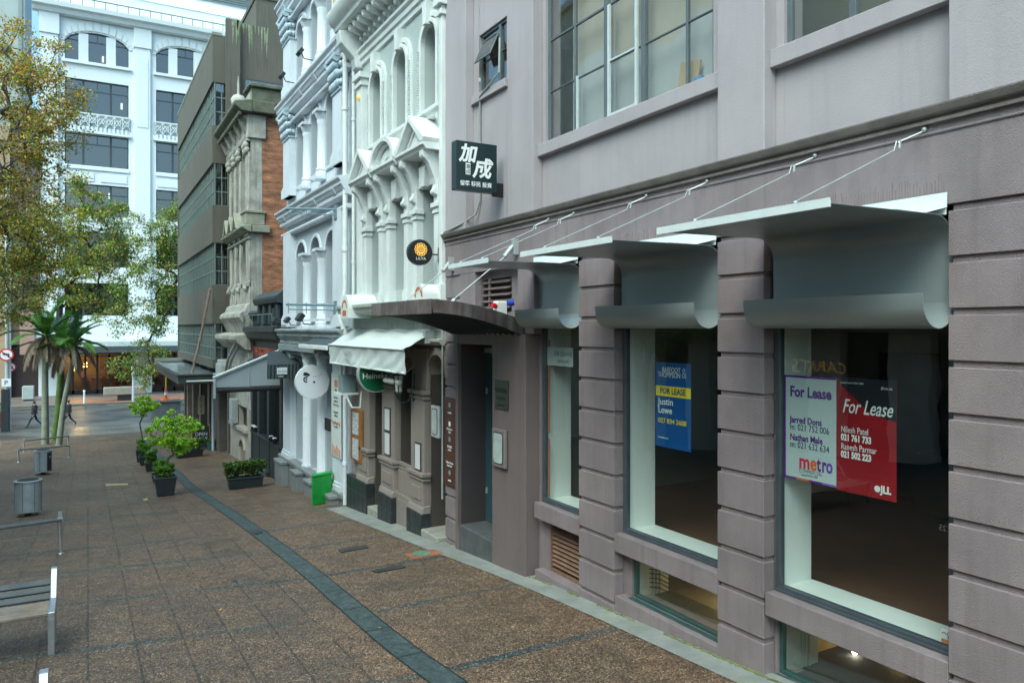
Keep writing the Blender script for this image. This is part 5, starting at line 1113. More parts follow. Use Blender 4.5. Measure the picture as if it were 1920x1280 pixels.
m_ = MB(); m_.box(X6-.02, X6+.37, yA-.02, yB+.02, 14.9, 15.02); m_.build('coping', M('coping', (.2, .22, .17), .9, .3, 2, grime=.6, gcol=(.2, .28, .08)), B6)
for a, b in RB:
    f = MB(); xg = X6+.10
    n = 26; 
    for i in range(n+1):
        y = yA+.02+(yB-.3-yA)*i/n; t = .05 if i % 2 == 0 else .022; f.box(xg-.03, xg+.03, y, y+t*1.6, a, b)
    for k in range(4): z = a+(b-a)*k/3; f.box(xg-.025, xg+.025, yA, yB-.25, z-.02, z+.025)
    for i in range(3): x = X6+.12+.25*i; f.box(x-.02, x+.02, yA+.07, yA+.12, a, b)
    for k in range(4): z = a+(b-a)*k/3; f.box(X6+.1, X6+.62, yA+.075, yA+.115, z-.02, z+.025)
    f = f.build('ribbon_window', M('sage_frame', (.16, .21, .19), .5, .15, 4), B6)
    pane(f, xg, yA, yB-.25, a, b, GLASS_RB); MB().poly([(X6+.1, yA+.1, a), (X6+.62, yA+.1, a), (X6+.62, yA+.1, b), (X6+.1, yA+.1, b)]).build('side_pane', GLASS_DK, f)
    m_ = MB(); m_.box(X6+.9, X6+.95, yA+.3, yB-.3, a-.3, b+.3).box(X6+.35, X6+.9, yA+.3, yB-.3, b+.02, b+.1).box(X6+.35, X6+.9, yA+.3, yB-.3, a-.1, a-.02); m_.build('blind_room', M('blind_room', (.16, .19, .18), .8, .8, .9), f)
for a, b, z0, z1 in ((5.75, 7.45, 12.55, 13.3),):
    f = MB()
    for i in range(7): x = a+(b-a)*i/6; f.box(x-.03, x+.03, yA-.03, yA+.0, z0, z1)
    f.box(a, b, yA-.028, yA-.002, z0, z0+.05).box(a, b, yA-.028, yA-.002, z1-.05, z1).box(a, b, yA-.026, yA-.004, (z0+z1)/2-.015, (z0+z1)/2+.015); f = f.build('high_window', FRAME_DK, B6)
    MB().poly([(a, yA-.015, z0), (b, yA-.015, z0), (b, yA-.015, z1), (a, yA-.015, z1)]).build('pane', GLASS_DK, f)
m_ = MB()
rnd = random.Random(5)
for k in range(13): x = X6+.7+.12*k+rnd.uniform(-.03, .03); l = rnd.uniform(.2, 1.4); m_.prism([(x, 15.6), (x+rnd.uniform(.06, .16), 15.6), (x+.05, 15.6-l)], 'y', yA-.258 if x < X6+1.05 else yA-.008, yA-.003 if x > X6+1.05 else yA-.253)
m_.build('algae_streak', M('algae', (.22, .26, .16), .9, .4, 5), B6)
m_ = MB()
for y in (34.5, 37.5, 40.5, 43.5, 46): m_.box(4.9, 5.3, y-.25, y+.25, -4.2, 1.1)
m_.box(5.3, 5.4, yA+.3, yB, -4, 1.2).box(5.0, 5.3, 35.2, 36.2, -3.6, .8)
m_.build('ground_piers', M('brown_shopfront', (.13, .105, .09), .6, .3, 1.5), B6, bevel=.02)
m_ = MB(); m_.box(5.26, 5.3, 38, 40.2, -3, .5).box(5.26, 5.3, 41, 43, -3, .5); m_.build('shop_glazing', GLASS_DK, B6)
m_ = MB(); m_.box(3.2, 5.3, 33.2, 44.8, .45, .8); m_.box(3.12, 5.35, 33.12, 44.88, .8, .87)
tag(m_.build('street_canopy', M('dark_fascia', (.045, .055, .05), .5, .15, 4), bevel=.02), 'dark flat street canopy below the olive block, edged in reddish metal', 'canopy')
tag(MB().box(3.25, 5.3, 33.25, 44.7, .875, .885).build('canopy_puddle', M('wet_membrane', (.16, .2, .2), .2, .4, 1)), 'wet grey roofing on top of the dark street canopy', 'roofing')
tag(MB().tube([(3.5, 33.12, .58), (5.1, 33.12, .58)], .035, 8).build('tube_light', M('tube_light', (.65, .68, .62), .4, .05, 3)), 'pale tube light along the edge of the dark street canopy', 'light')
m_ = MB(); m_.box(3.5, 5.2, 45.2, 50, .6, .95); tag(m_.build('street_canopy', M('grey_fascia', (.10, .11, .10), .5, .2, 4), bevel=.02), 'smaller flat canopy just beyond the dark street canopy', 'canopy')
m_ = MB(); m_.tube([(3.8, 33.9, .88), (4.1, 33.4, 2.5), (4.35, 32.7, 4.35)], .05, 6); tag(m_.build('leaning_pole', M('weathered_timber', (.33, .22, .16), .8, .35, 4)), 'weathered pole leaning from the dark street canopy against the wall', 'pole')
# ------------------------------------------------------------------ far side of the cross street
YF = 84.0
DS2 = thing('department_store', 'large white department store with arched top windows across the far street', 'building', (10, YF, -3.7))
PX = [(-3.97, -2.5), (4.1, 5.5), (12.15, 13.6), (20.2, 21.7), (28.3, 29.8)]
ROWS = [(28.9, 31.8), (23.8, 27.1), (18.7, 21.8), (13.8, 16.9), (8.8, 12.2), (4.0, 7.2)]
def wallgrid_y(mb, y0, y1, x0, x1, z0, z1, holes):
    xs = sorted({x0, x1} | {h for a in holes for h in a[:2]}); zs = sorted({z0, z1} | {h for a in holes for h in a[2:]})
    for i in range(len(xs)-1):
        run = None
        for j in range(len(zs)-1):
            cx, cz = (xs[i]+xs[i+1])/2, (zs[j]+zs[j+1])/2
            if any(a[0] < cx < a[1] and a[2] < cz < a[3] for a in holes):
                if run is not None: mb.box(xs[i], xs[i+1], y0, y1, run, zs[j]); run = None
            elif run is None: run = zs[j]
        if run is not None: mb.box(xs[i], xs[i+1], y0, y1, run, zs[-1])
    return mb
BAYS = [(-2.5, 4.1), (5.5, 12.15), (13.6, 20.2), (21.7, 28.3)]
holes = [(a+.55, b-.55, z0, z1) for a, b in BAYS for z0, z1 in ROWS]+[(a+.2, b-.2, -3.8, .5) for a, b in BAYS]
mb = wallgrid_y(MB(), YF+.3, YF+.9, -3.95, 29.8, -3.8, 33.2, holes)
for a, b in BAYS:
    c = (a+b)/2; r = (b-a)/2-.55
    for k in range(12):
        xa, xb = c-r+2*r*k/12, c-r+2*r*(k+1)/12
        f = lambda x: 30.5+1.3*math.sqrt(max(0, 1-((x-c)/(r*1.02))**2))
        mb.prism([(xa, f(xa)), (xb, f(xb)), (xb, 31.805), (xa, 31.805)], 'y', YF+.3, YF+.9)
for a, b in PX:
    mb.box(a, b, YF, YF+.3, -3.8, 33.2); mb.box(a-.1, b+.1, YF-.12, YF+.3, 31.0, 33.2).box(a+.2, b-.2, YF-.05, YF, 23, 30).box(a-.12, b+.12, YF-.14, YF+.3, -3.8, .6)
mb.build('wall', WHITEB, DS2)
mb = MB(); mb.prism([(YF+.2, 32.9), (YF-.3, 33.0), (YF-.45, 33.35), (YF-.75, 33.5), (YF-.8, 33.9), (YF+.2, 34.0)], 'x', -4.6, 30.4)
mb.box(-4.3, 30, YF+.1, YF+6, 33.9, 34.0)
mb.build('cornice', WHITEB, DS2)
mb = MB(); mb.box(-3.6, 42, YF+3.5, YF+20, 34.0, 37.2).prism([(YF+3.4, 37.2), (YF+4.0, 38.4), (YF+20, 38.4), (YF+20, 37.2)], 'x', -3.6, 42); mb.box(8.5, 42, YF+5.2, YF+20, 38.4, 46)
mb.build('set_back_storey', WHITEB, DS2)
mb = MB()
for k in range(9):
    x = -2+3.6*k; archy = []
    for t in [math.pi*i/10 for i in range(11)]: archy.append((x+.9*math.cos(t), 34.6+1.0*math.sin(t)))
    mb.prism(archy, 'y', YF+3.46, YF+3.5)
mb.build('lunette', M('store_grey', (.5, .56, .57), .6, .05, 1), DS2)
mb = MB(); mb.box(9.2, 30, YF+5.12, YF+5.2, 39.2, 40.6)
for k in range(6): mb.box(9.2, 30, YF+5.05, YF+5.12, 39.2+.25*k, 39.3+.25*k)
mb.build('roof_louvre', M('louvre_grey', (.18, .22, .23), .6, .1, 3), DS2)
mb = MB()
for k in range(34): x = -3.5+1.0*k; mb.box(x, x+.06, YF+.5, YF+.56, 34.0, 35.1)
mb.box(-3.5, 30, YF+.5, YF+.56, 35.05, 35.13); mb.build('roof_railing', FRAME_DK, DS2)
DFR = M('store_window_frame', (.035, .05, .06), .5, .1, 3)
SGL = glassmat('store_glass', (.25, .32, .30), .6, .05, 1.6, .17)
for bi, (a, b) in enumerate(BAYS):
    for ri, (z0, z1) in enumerate(ROWS):
        x0, x1 = a+.55, b-.55; f = MB(); y = YF+.6; w3 = (x1-x0)/3; cols = [x0, x0+w3*.85, x1-w3*.85, x1]
        for x in cols: t = .10 if ri else .05; f.box(x-t, x+t, y-.06, y+.06, z0, z1)
        f.box(x0, x1, y-.05, y+.05, z0, z0+.08).box(x0, x1, y-.05, y+.05, z1-.1, z1).box(x0, x1, y-.05, y+.05, z0+(z1-z0)*.68, z0+(z1-z0)*.68+.09)
        f.box((x0+x1)/2-.035, (x0+x1)/2+.035, y-.04, y+.04, z0+(z1-z0)*.7, z1)
        f = f.build('window', DFR, DS2); MB().poly([(x0, y, z0), (x1, y, z0), (x1, y, z1), (x0, y, z1)]).build('pane', SGL, f)
        q = MB().box(x0, x1, y+.28, y+.3, z0, z1).build('backing', M('store_dark', (.04, .055, .06), .8, .5, .4) if (bi+ri) == 0 else bpy.data.materials['store_dark'], f)
        if ri == 0:
            for x in cols[1:3]: MB().box(x-.42, x+.42, YF+.35, YF+.62, z0, z1-.2).build('mullion_pier', WHITEB, DS2)
    for q in ((.3, .05, 28.55, 28.8), (.3, .02, 21.85, 22.1), (.5, .15, 18.3, 18.6), (.5, .15, 13.3, 13.6)): MB().box(a+q[0], b-q[0], YF+q[1], YF+.3, q[2], q[3]).build('string_course', WHITEB, DS2)
    for q in ((a+.7, (a+b)/2-.3), ((a+b)/2+.3, b-.7)): MB().box(q[0], q[1], YF+.22, YF+.3, 17.2, 18.0).build('wall_panel', WHITEB, DS2)
    mb = MB()
    n = 15
    for k in range(n): x = a+.5+(b-a-1)*k/n; mb.box(x, x+.22, YF+.05, YF+.3, 22.1, 22.5)
    mb.build('dentil_row', WHITEB, DS2); mb = MB()
    for k in range(13):
        t0 = math.pi*(k+.08)/13; t1 = math.pi*(k+.92)/13; c = (a+b)/2; r = (b-a)/2-.5
        mb.prism([(c+r*math.cos(t0), 30.6+1.35*math.sin(t0)), (c+r*math.cos(t1), 30.6+1.35*math.sin(t1)), (c+(r+.25)*math.cos(t1), 30.6+2.25*math.sin(t1)), (c+(r+.25)*math.cos(t0), 30.6+2.25*math.sin(t0))], 'y', YF+.2, YF+.3)
    mb.build('arch_stones', WHITEB, DS2)
    mb = MB(); n = 8; wd = (b-a-.8)/n
    for k in range(n):
        x = a+.4+wd*k; z0, z1 = 22.5, 23.75
        mb.box(x, x+.06, YF+.08, YF+.14, z0, z1); m0, m1 = Vector((x+.05, YF+.1, z0+.1)), Vector((x+wd, YF+.1, z1-.1))
        mb.tube([m0, m1], .035, 4).tube([(m0.x, YF+.1, m1.z), (m1.x, YF+.1, m0.z)], .035, 4); mb.tube([(x+wd/2+.25*math.cos(q), YF+.1, (z0+z1)/2+.25*math.sin(q)) for q in [i*math.pi/4 for i in range(9)]], .035, 4)
    mb.box(a+.3, b-.3, YF+.07, YF+.15, 23.72, 23.82).build('balustrade', WHITEB, DS2)
    MB().box(a+.35, b-.35, YF+.26, YF+.295, 22.52, 23.72).build('balustrade_back', bpy.data.materials.get('spandrel_grey') or M('spandrel_grey', (.33, .39, .40), .7, .1, 1), DS2)
mb = MB(); mb.box(-3.9, 30, YF-4.2, YF+.2, .75, 1.0); mb.box(-3.95, 30, YF-4.25, YF-4.15, .45, 1.05); mb.box(-3.9, 30, YF-4.1, YF+.1, .42, .52)
mb.build('street_verandah', M('verandah_dark', (.055, .07, .075), .5, .2, 2), DS2)
mb = MB(); mb.box(-3.9, 30, YF-3.9, YF+.2, 1.0, 1.5); mb.build('verandah_roof', M('verandah_white', (.50, .56, .56), .5, .08, 2), DS2)
mb = MB(); mb.box(-3.9, 29.5, YF+4, YF+4.1, -3.8, .5).box(-3.9, 29.5, YF+.9, YF+4, -3.75, -3.7); mb.build('shop_interior', M('warm_interior', (.16, .10, .05), .7, .6, .8), DS2)
mb = MB(); rnd = random.Random(3)
for k in range(26): x = rnd.uniform(-2, 12); mb.box(x, x+rnd.uniform(.3, 1), YF+2+rnd.random(), YF+3.2, -3.7+rnd.choice([0, 1.0, 2.0]), -3.2+rnd.choice([0, 1, 2.]))
mb.build('display_stand', M('display', (.25, .08, .04), .7, .6, 3), DS2)
for a, b in BAYS:
    f = MB()
    for k in range(7): x = a+.2+(b-a-.4)*k/6; f.box(x-.09, x+.09, YF+.45, YF+.6, -3.75, .5)
    f.box(a+.2, b-.2, YF+.45, YF+.6, -3.75, -3.3).box(a+.2, b-.2, YF+.45, YF+.6, -.05, .05).box(a+.2, b-.2, YF+.45, YF+.6, .2, .5)
    f = f.build('shopfront', BLACK, DS2); MB().poly([(a+.2, YF+.5, -3.3), (b-.2, YF+.5, -3.3), (b-.2, YF+.5, .2), (a+.2, YF+.5, .2)]).build('pane', glassmat('clear_store_glass', (.85, .85, .8), 1, 0, 1.4, 0), f)
t = thing('shop_chandelier', 'cluster of bright yellow shop lamps behind the far store glass', 'chandelier', (.0, YF+1.5, -1.0))
mb = MB(); rnd = random.Random(4)
bx = Xy(148, YF+1.5)
for k in range(14): mb.ball((bx+rnd.uniform(-.75, .75), YF+1.5+rnd.uniform(-.3, .3), -1.1+rnd.uniform(-.5, .5)), rnd.uniform(.06, .14), 6, (1, 1, .7))
mb.build('lit_shades', M('lamp_glow', (.9, .6, .2), .5, 0, emit=(1, .62, .18), es=3.5), t)
for x, e, c in ((bx, 80, (1, .66, .25)), (5.5, 10, (1, .6, .35)), (9.5, 6, (1, .6, .35))):
    l_ = bpy.data.lights.new('shop_light', 'POINT'); l_.energy = e; l_.color = c; l_.shadow_soft_size = .4
    lo_ = bpy.data.objects.new('shop_light', l_); COL.objects.link(lo_); lo_.location = (x, YF+2.0, -.3)
for px, py, i in ((193, 112, 0), (228, 200, 1), (205, 368, 2)):
    x = Xy(px, YF+.8); z = Zp(py, x, YF+.8); tag(MB().box(x-.09, x+.09, YF+.72, YF+.8, z-.3, z+.3).build('office_lamp', M('office_glow%d' % i, (.9, .8, .6), .5, 0, emit=(1, .82, .6), es=1.6)), ['highest', 'middle', 'lowest'][i]+' of three small lit lamps in the white store windows', 'lamp')
# buildings left of the store
BT = thing('brown_tower', 'plain brown building left of the white store, behind the autumn tree', 'building', (-5.1, YF, -3.7))
mb = MB(); mb.box(-6.3, -4.03, YF-.2, YF+14, 1.2, 23.5).box(-6.3, -4.03, YF+.6, YF+14, -3.8, 1.2); mb.build('wall', M('brown_render', (.13, .095, .085), .8, .12, .6, streak=.3), BT)
mb = MB()
for k in range(6): mb.box(-6.0, -4.3, YF-.25, YF-.2, 3+3.4*k, 3.1+3.4*k)
mb.build('string_course', M('brown_trim', (.09, .065, .06), .8, .1, 1), BT)
mb = MB(); mb.box(-6.3, -3.98, YF+.3, YF+.6, -3.8, 1.0); mb.build('dark_entrance', M('maroon_dark', (.035, .018, .018), .6, .3, 2), BT)
BB = thing('beige_block', 'beige and grey block at the far left edge behind the traffic signs', 'building', (-12, YF, -3.7))
mb = wallgrid_y(MB(), YF-.5, YF, -22, -6.32, -3.8, 21.5, [(x, x+1.6, z, z+1.8) for x in (-21, -18.4, -15.8, -13.2, -10.6, -8.2) for z in (1.5, 5, 8.5, 12, 15.5, 18.4)]); mb.box(-22, -6.32, YF, YF+12, -3.8, 21.4); mb.build('wall', M('beige_brick', (.38, .27, .18), .8, .1, 1), BB)
GT = thing('grey_tower', 'tall pale grey-green tower at the upper left beyond the autumn tree', 'building', (-14, 112, -3.7))
mb = MB(); mb.box(-26, -6.9, 112, 125, -3.8, 70); mb.build('wall', M('grey_green_panel', (.36, .42, .40), .6, .06, .2), GT)
mb = MB()
for k in range(7): mb.box(-25+2.9*k, -24.6+2.9*k, 111.8, 112, -3.8, 70)
mb.build('fin', M('fin_grey', (.24, .28, .28), .6, .06, .2), GT)
t = thing('projecting_display', 'pinkish brown projecting display box with a pale picture, left of the store verandah', 'display', (-4.6, 82.5, .3))
mb = MB(); mb.box(-5.35, -4.2, 80.5, 83.7, .35, 4.2); mb.box(-4.2, -3.0, 80.6, 83.7, .35, 1.1); mb.build('box', M('pink_brown', (.36, .22, .17), .7, .08, 2), t, bevel=.02)
mb = MB(); mb.box(-4.19, -2.9, 80.7, 80.8, 1.12, 3.9); mb.build('picture', M('pale_picture', (.45, .55, .57), .5, .5, 1.2), t)

# ------------------------------------------------------------------ buildings on the left side of the lane (seen only in reflections)
def left_block(name, lab, y0, y1, h, m, x=-8.6, nz=3, arch=False):
    t = thing(name, lab, 'building', (x, (y0+y1)/2, gz(y1)))
    n = int((y1-y0)/2.4); hs = []
    for i in range(n):
        ya = y0+(y1-y0)*(i+.22)/n; yb = y0+(y1-y0)*(i+.78)/n
        hs.append((ya, yb, gz(y1)+.2, 2.6))
        for k in range(nz): hs.append((ya, yb, 4.2+3.2*k, 6.0+3.2*k))
    wallgrid(MB(), x-.4, x, y0, y1, gz(y1)-.6, h, hs).box(x-.02, x+.3, y0, y1, h-.02, h+.3).build('wall', m, t)
    for a, b, z0, z1 in hs[::1]:
        if z0 > 3: pane(t, x-.25, b, a, z0, z1, GLASS_DK, 'window')
    MB().box(x-.6, x-.5, y0, y1, gz(y1)-.5, h-.1).build('backing', M('left_inner', (.06, .06, .055), .8, .3, 1), t)
    MB().box(x, x+.9, y0+.1, y1-.1, 2.75, 2.95).build('verandah', BLACKP, t); return t
left_block('sandstone_shop', 'sandstone shop row on the left side of the lane, outside the frame', -9, 9.5, 11, M('sandstone_left', (.35, .31, .24), .8, .15, 1.5), nz=1)
lb = left_block('beige_block', 'beige office row on the left side of the lane, outside the frame', 9.6, 31, 17.5, M('beige_left', (.82, .76, .62), .8, .15, 1.5), nz=1)
t = text('lettering', 'CARATS', .5, (-7.6, 13.4, 1.5), Matrix(((0, 0, 1), (1, 0, 0), (0, 1, 0))), GOLD, lb)
# ------------------------------------------------------------------ trees
import numpy as np
def leaves(name, parent, centers, per, size, mats, probs, seed=0, spread=.5, flat=.75, stuff=False):
    rs = np.random.RandomState(seed); P = []; MI = []
    for ci, (cx, cy, cz, r, wgt) in enumerate(centers):
        n = max(3, int(per*wgt)); d = rs.normal(0, 1, (n, 3)); d /= np.linalg.norm(d, axis=1)[:, None]
        p = d*(rs.rand(n, 1)**.45)*r*np.array([1, 1, flat])+np.array([cx, cy, cz]); P.append(p)
        pr = np.array(probs(cx, cy, cz, rs)); MI.append(rs.choice(len(mats), n, p=pr/pr.sum()))
    P = np.vstack(P); MI = np.concatenate(MI); n = len(P)
    a = rs.normal(0, 1, (n, 3)); a /= np.linalg.norm(a, axis=1)[:, None]
    b = rs.normal(0, 1, (n, 3)); b[:, 2] *= .6; b -= a*(a*b).sum(1)[:, None]; b /= np.linalg.norm(b, axis=1)[:, None]
    s = size*rs.uniform(.55, 1.35, (n, 1)); c = np.cross(a, b)
    v = np.stack([P-a*s, P+b*s*.55+c*s*.2, P+a*s, P-b*s*.55+c*s*.2], 1).reshape(-1, 3)
    off = np.array(rootloc(parent)); v -= off
    me = bpy.data.meshes.new(name); me.vertices.add(4*n); me.vertices.foreach_set('co', v.ravel())
    me.loops.add(4*n); me.loops.foreach_set('vertex_index', np.arange(4*n)); me.polygons.add(n)
    me.polygons.foreach_set('loop_start', np.arange(0, 4*n, 4)); me.polygons.foreach_set('loop_total', np.full(n, 4))
    for m in mats: me.materials.append(m)
    me.polygons.foreach_set('material_index', MI.astype(np.int32)); me.update(); me.validate()
    o = bpy.data.objects.new(name, me); COL.objects.link(o); o.parent = parent; return o
def branches(parent, trunk, centers, r0, mat, seed=0, name='trunk', tip=.012, jit=.12):
    """grow a limb to every leaf cluster from the nearest part of the tree, thicken limbs by what they carry"""
    rnd = random.Random(seed); nodes = [Vector(p) for p in trunk]; par = [i-1 for i in range(len(trunk))]; base_n = len(trunk)
    root = nodes[-1]; tips = []
    for c in sorted(centers, key=lambda c: (Vector(c[:3])-root).length):
        c = Vector(c[:3]); best = min(range(max(1, base_n//2), len(nodes)), key=lambda i: (nodes[i]-c).length+.25*(nodes[i]-root).length)
        p = nodes[best]; L = (c-p).length; k = max(2, min(7, int(L/.6)+1)); last = best
        for j in range(1, k+1):
            t = j/k; q = p.lerp(c, t); q.z += math.sin(t*math.pi)*L*.10; q += Vector([rnd.gauss(0, 1) for _ in range(3)])*jit*L*.35*math.sin(t*math.pi)
            nodes.append(q); par.append(last); last = len(nodes)-1
        tips.append(last)
    w_ = [0]*len(nodes)
    for t in tips:
        i = t
        while i >= 0: w_[i] += 1; i = par[i]
    W0 = max(w_); rad = [max(tip, r0*(x/W0)**.5) if x else r0 for x in w_]
    for i in range(base_n): rad[i] = r0*(1.25-.35*i/base_n) if w_[i] > W0*.5 or i < 2 else rad[i]
    mb = MB()
    for i in range(1, len(nodes)):
        a = par[i]
        if (nodes[i]-nodes[a]).length > 1e-4: mb.tube([nodes[a], nodes[i]], [min(rad[a], rad[i]*1.5), rad[i]], 7 if rad[i] > .06 else 5)
    return mb.build(name, mat, parent, smooth=60, fix=False)
def ellip(n, c, r, cr, seed, hollow=.35, zmin=None):
    rnd = random.Random(seed); out = []
    while len(out) < n:
        v = Vector([rnd.uniform(-1, 1) for _ in range(3)])
        if hollow < v.length < 1:
            p = (c[0]+v.x*r[0], c[1]+v.y*r[1], c[2]+v.z*r[2])
            if zmin is None or p[2] > zmin: out.append((*p, cr*rnd.uniform(.6, 1.3), rnd.uniform(.4, 1.5)))
    return out
def pt(px, py, Y): X = Xy(px, Y); return (X, Y, Zp(py, X, Y))
BARK = M('plane_bark', (.11, .10, .08), .9, .4, 2, .5, 15); BARK2 = M('dark_bark', (.045, .04, .035), .9, .3, 2, .5, 15)
L_OR = leafmat('leaf_orange', (.66, .33, .05)); L_RU = leafmat('leaf_rust', (.38, .16, .04)); L_YE = leafmat('leaf_yellow_green', (.48, .44, .07)); L_GR = leafmat('leaf_green', (.17, .30, .06)); L_DG = leafmat('leaf_dark_green', (.06, .13, .04))
LV_ = [L_OR, L_RU, L_YE, L_GR, L_DG]
# left autumn tree: trunk just outside the frame, limbs reach over the lane
T1 = thing('autumn_tree', 'big plane tree with orange and green leaves filling the upper left', 'tree', (-4.3, 36, gz(36)))
rnd = random.Random(11); cl = []
def blob(px, py, Y, r, n, sx=1, sy=1, seed=0, cr=.55):
    c = pt(px, py, Y); return ellip(int(n*1.5), c, (r*sx, r*1.0, r*sy), cr, seed, .0)
for i, (px, py, Y, r, n) in enumerate([(15, 60, 36, .9, 9), (35, 110, 35, 1.2, 13), (-30, 150, 37, 2.0, 24), (60, 170, 35, 1.0, 9), (20, 200, 36, 1.4, 16), (95, 215, 34, .7, 6), (70, 260, 35, 1.1, 12), (110, 90, 35, .35, 2), (100, 140, 34, .5, 3), (130, 200, 34, .7, 6), (145, 185, 34, .4, 3), (35, 300, 35, 1.5, 14), (105, 255, 34, .9, 9),
        (-60, 330, 37, 2.5, 28), (10, 390, 36, 1.5, 18), (60, 350, 35, .9, 7), (-30, 480, 36, 2.0, 26), (35, 460, 36, 1.5, 24), (90, 420, 35, 1.0, 10), (25, 550, 36, 1.3, 14), (-150, 250, 38, 4, 40), (110, 320, 35, .35, 2), (-200, 100, 40, 3.5, 26), (0, 560, 35, 1.2, 14), (80, 500, 36, 1.0, 12)]):
    cl += blob(px, py, Y, r, n, seed=i+40)
trunk = [(-4.6, 36, gz(36)-.1), (-4.55, 36, -.6), (-4.65, 36.1, 1.6), (-4.7, 36.2, 3.8), (-4.5, 36.2, 6.0), (-4.4, 36, 8.2)]
branches(T1, trunk, cl, .24, BARK, 5)
def pr1(x, y, z, rs): f = min(1, max(0, (z-3)/9)); return [.2+.25*f, .08+.05*f, .36, .6-.25*f, .2-.1*f]
leaves('crown', T1, cl, 88, .058, LV_, pr1, 3)
# middle tree, orange to green, beyond the palms
T2 = thing('street_tree', 'leafy plane tree behind the palms, orange on the left turning green', 'tree', (-2.2, 60, -3.84))
cl = []
for i, (px, py, Y, r, n) in enumerate([(120, 420, 60, 1.8, 16), (165, 390, 60, 1.2, 8), (185, 440, 60, 2.0, 20), (130, 480, 60, 2.0, 22), (215, 420, 60, 1.5, 12), (80, 520, 60, 2.0, 18), (160, 530, 60, 2.0, 18), (210, 500, 60, 1.5, 12), (215, 560, 60, 1.4, 8), (150, 350, 60, .8, 4), (60, 450, 61, 2.0, 18), (240, 470, 60, 1.2, 8)]):
    cl += blob(px, py, Y, r, n, seed=i+90, cr=.75)
b_ = pt(112, 800, 60)
branches(T2, [(b_[0], 60, -3.9), (b_[0]+.1, 60, -1), (b_[0]-.1, 60, 1.5), (b_[0], 60, 4.2)], cl, .2, BARK2, 6)
leaves('crown', T2, cl, 98, .086, LV_, lambda x, y, z, rs: [.14, .05, .36, .6, .15] if x < Xy(200, 60) else [.08, .05, .25, .7, .25], 4)
T3 = thing('corner_tree', 'green tree spreading from behind the olive block corner', 'tree', (5.4, 57, -3.84))
cl = []
for i, (px, py, Y, r, n) in enumerate([(325, 400, 57, .9, 7), (300, 440, 57, 1.5, 14), (330, 460, 57, 1.4, 14), (270, 470, 57, 1.2, 9), (300, 510, 57, 1.6, 18), (250, 530, 57, 1.4, 10), (325, 550, 57, 1.3, 13), (280, 580, 57, 1.6, 15), (235, 600, 57, 1.2, 8), (200, 590, 57, 1.0, 5), (310, 610, 57, .9, 8), (260, 650, 57, 1.1, 7), (290, 678, 57, 1.0, 9), (230, 690, 57, .8, 6), (270, 700, 57, .8, 7), (345, 420, 58, 1.6, 16), (365, 500, 58, 2, 20), (250, 410, 57, .4, 2)]):
    cl += blob(px, py, Y, r, n, seed=i+140, cr=.6)
b_ = pt(350, 800, 57)
branches(T3, [(b_[0]+.6, 57, -3.9), (b_[0]+.5, 57, -1), (b_[0]+.3, 57, 1.2), pt(338, 520, 57)], cl, .17, BARK2, 7)
leaves('crown', T3, cl, 78, .074, LV_, lambda x, y, z, rs: [.06, .03, .25, .75, .3], 5)
T4 = thing('lane_tree', 'small green tree by the left-hand shops, seen only in the window reflections', 'tree', (-5.0, 19, gz(19)))
cl = ellip(46, (-5.0, 19, 3.0), (1.3, 4.5, 1.3), .5, 77, .1)
branches(T4, [(-5.0, 19, gz(19)-.1), (-5.0, 19, 0), (-5.0, 19, 1.4)], cl, .12, BARK2, 8)
leaves('crown', T4, cl, 60, .09, [L_GR, L_YE, L_DG], lambda x, y, z, rs: [.7, .3, .2], 6)
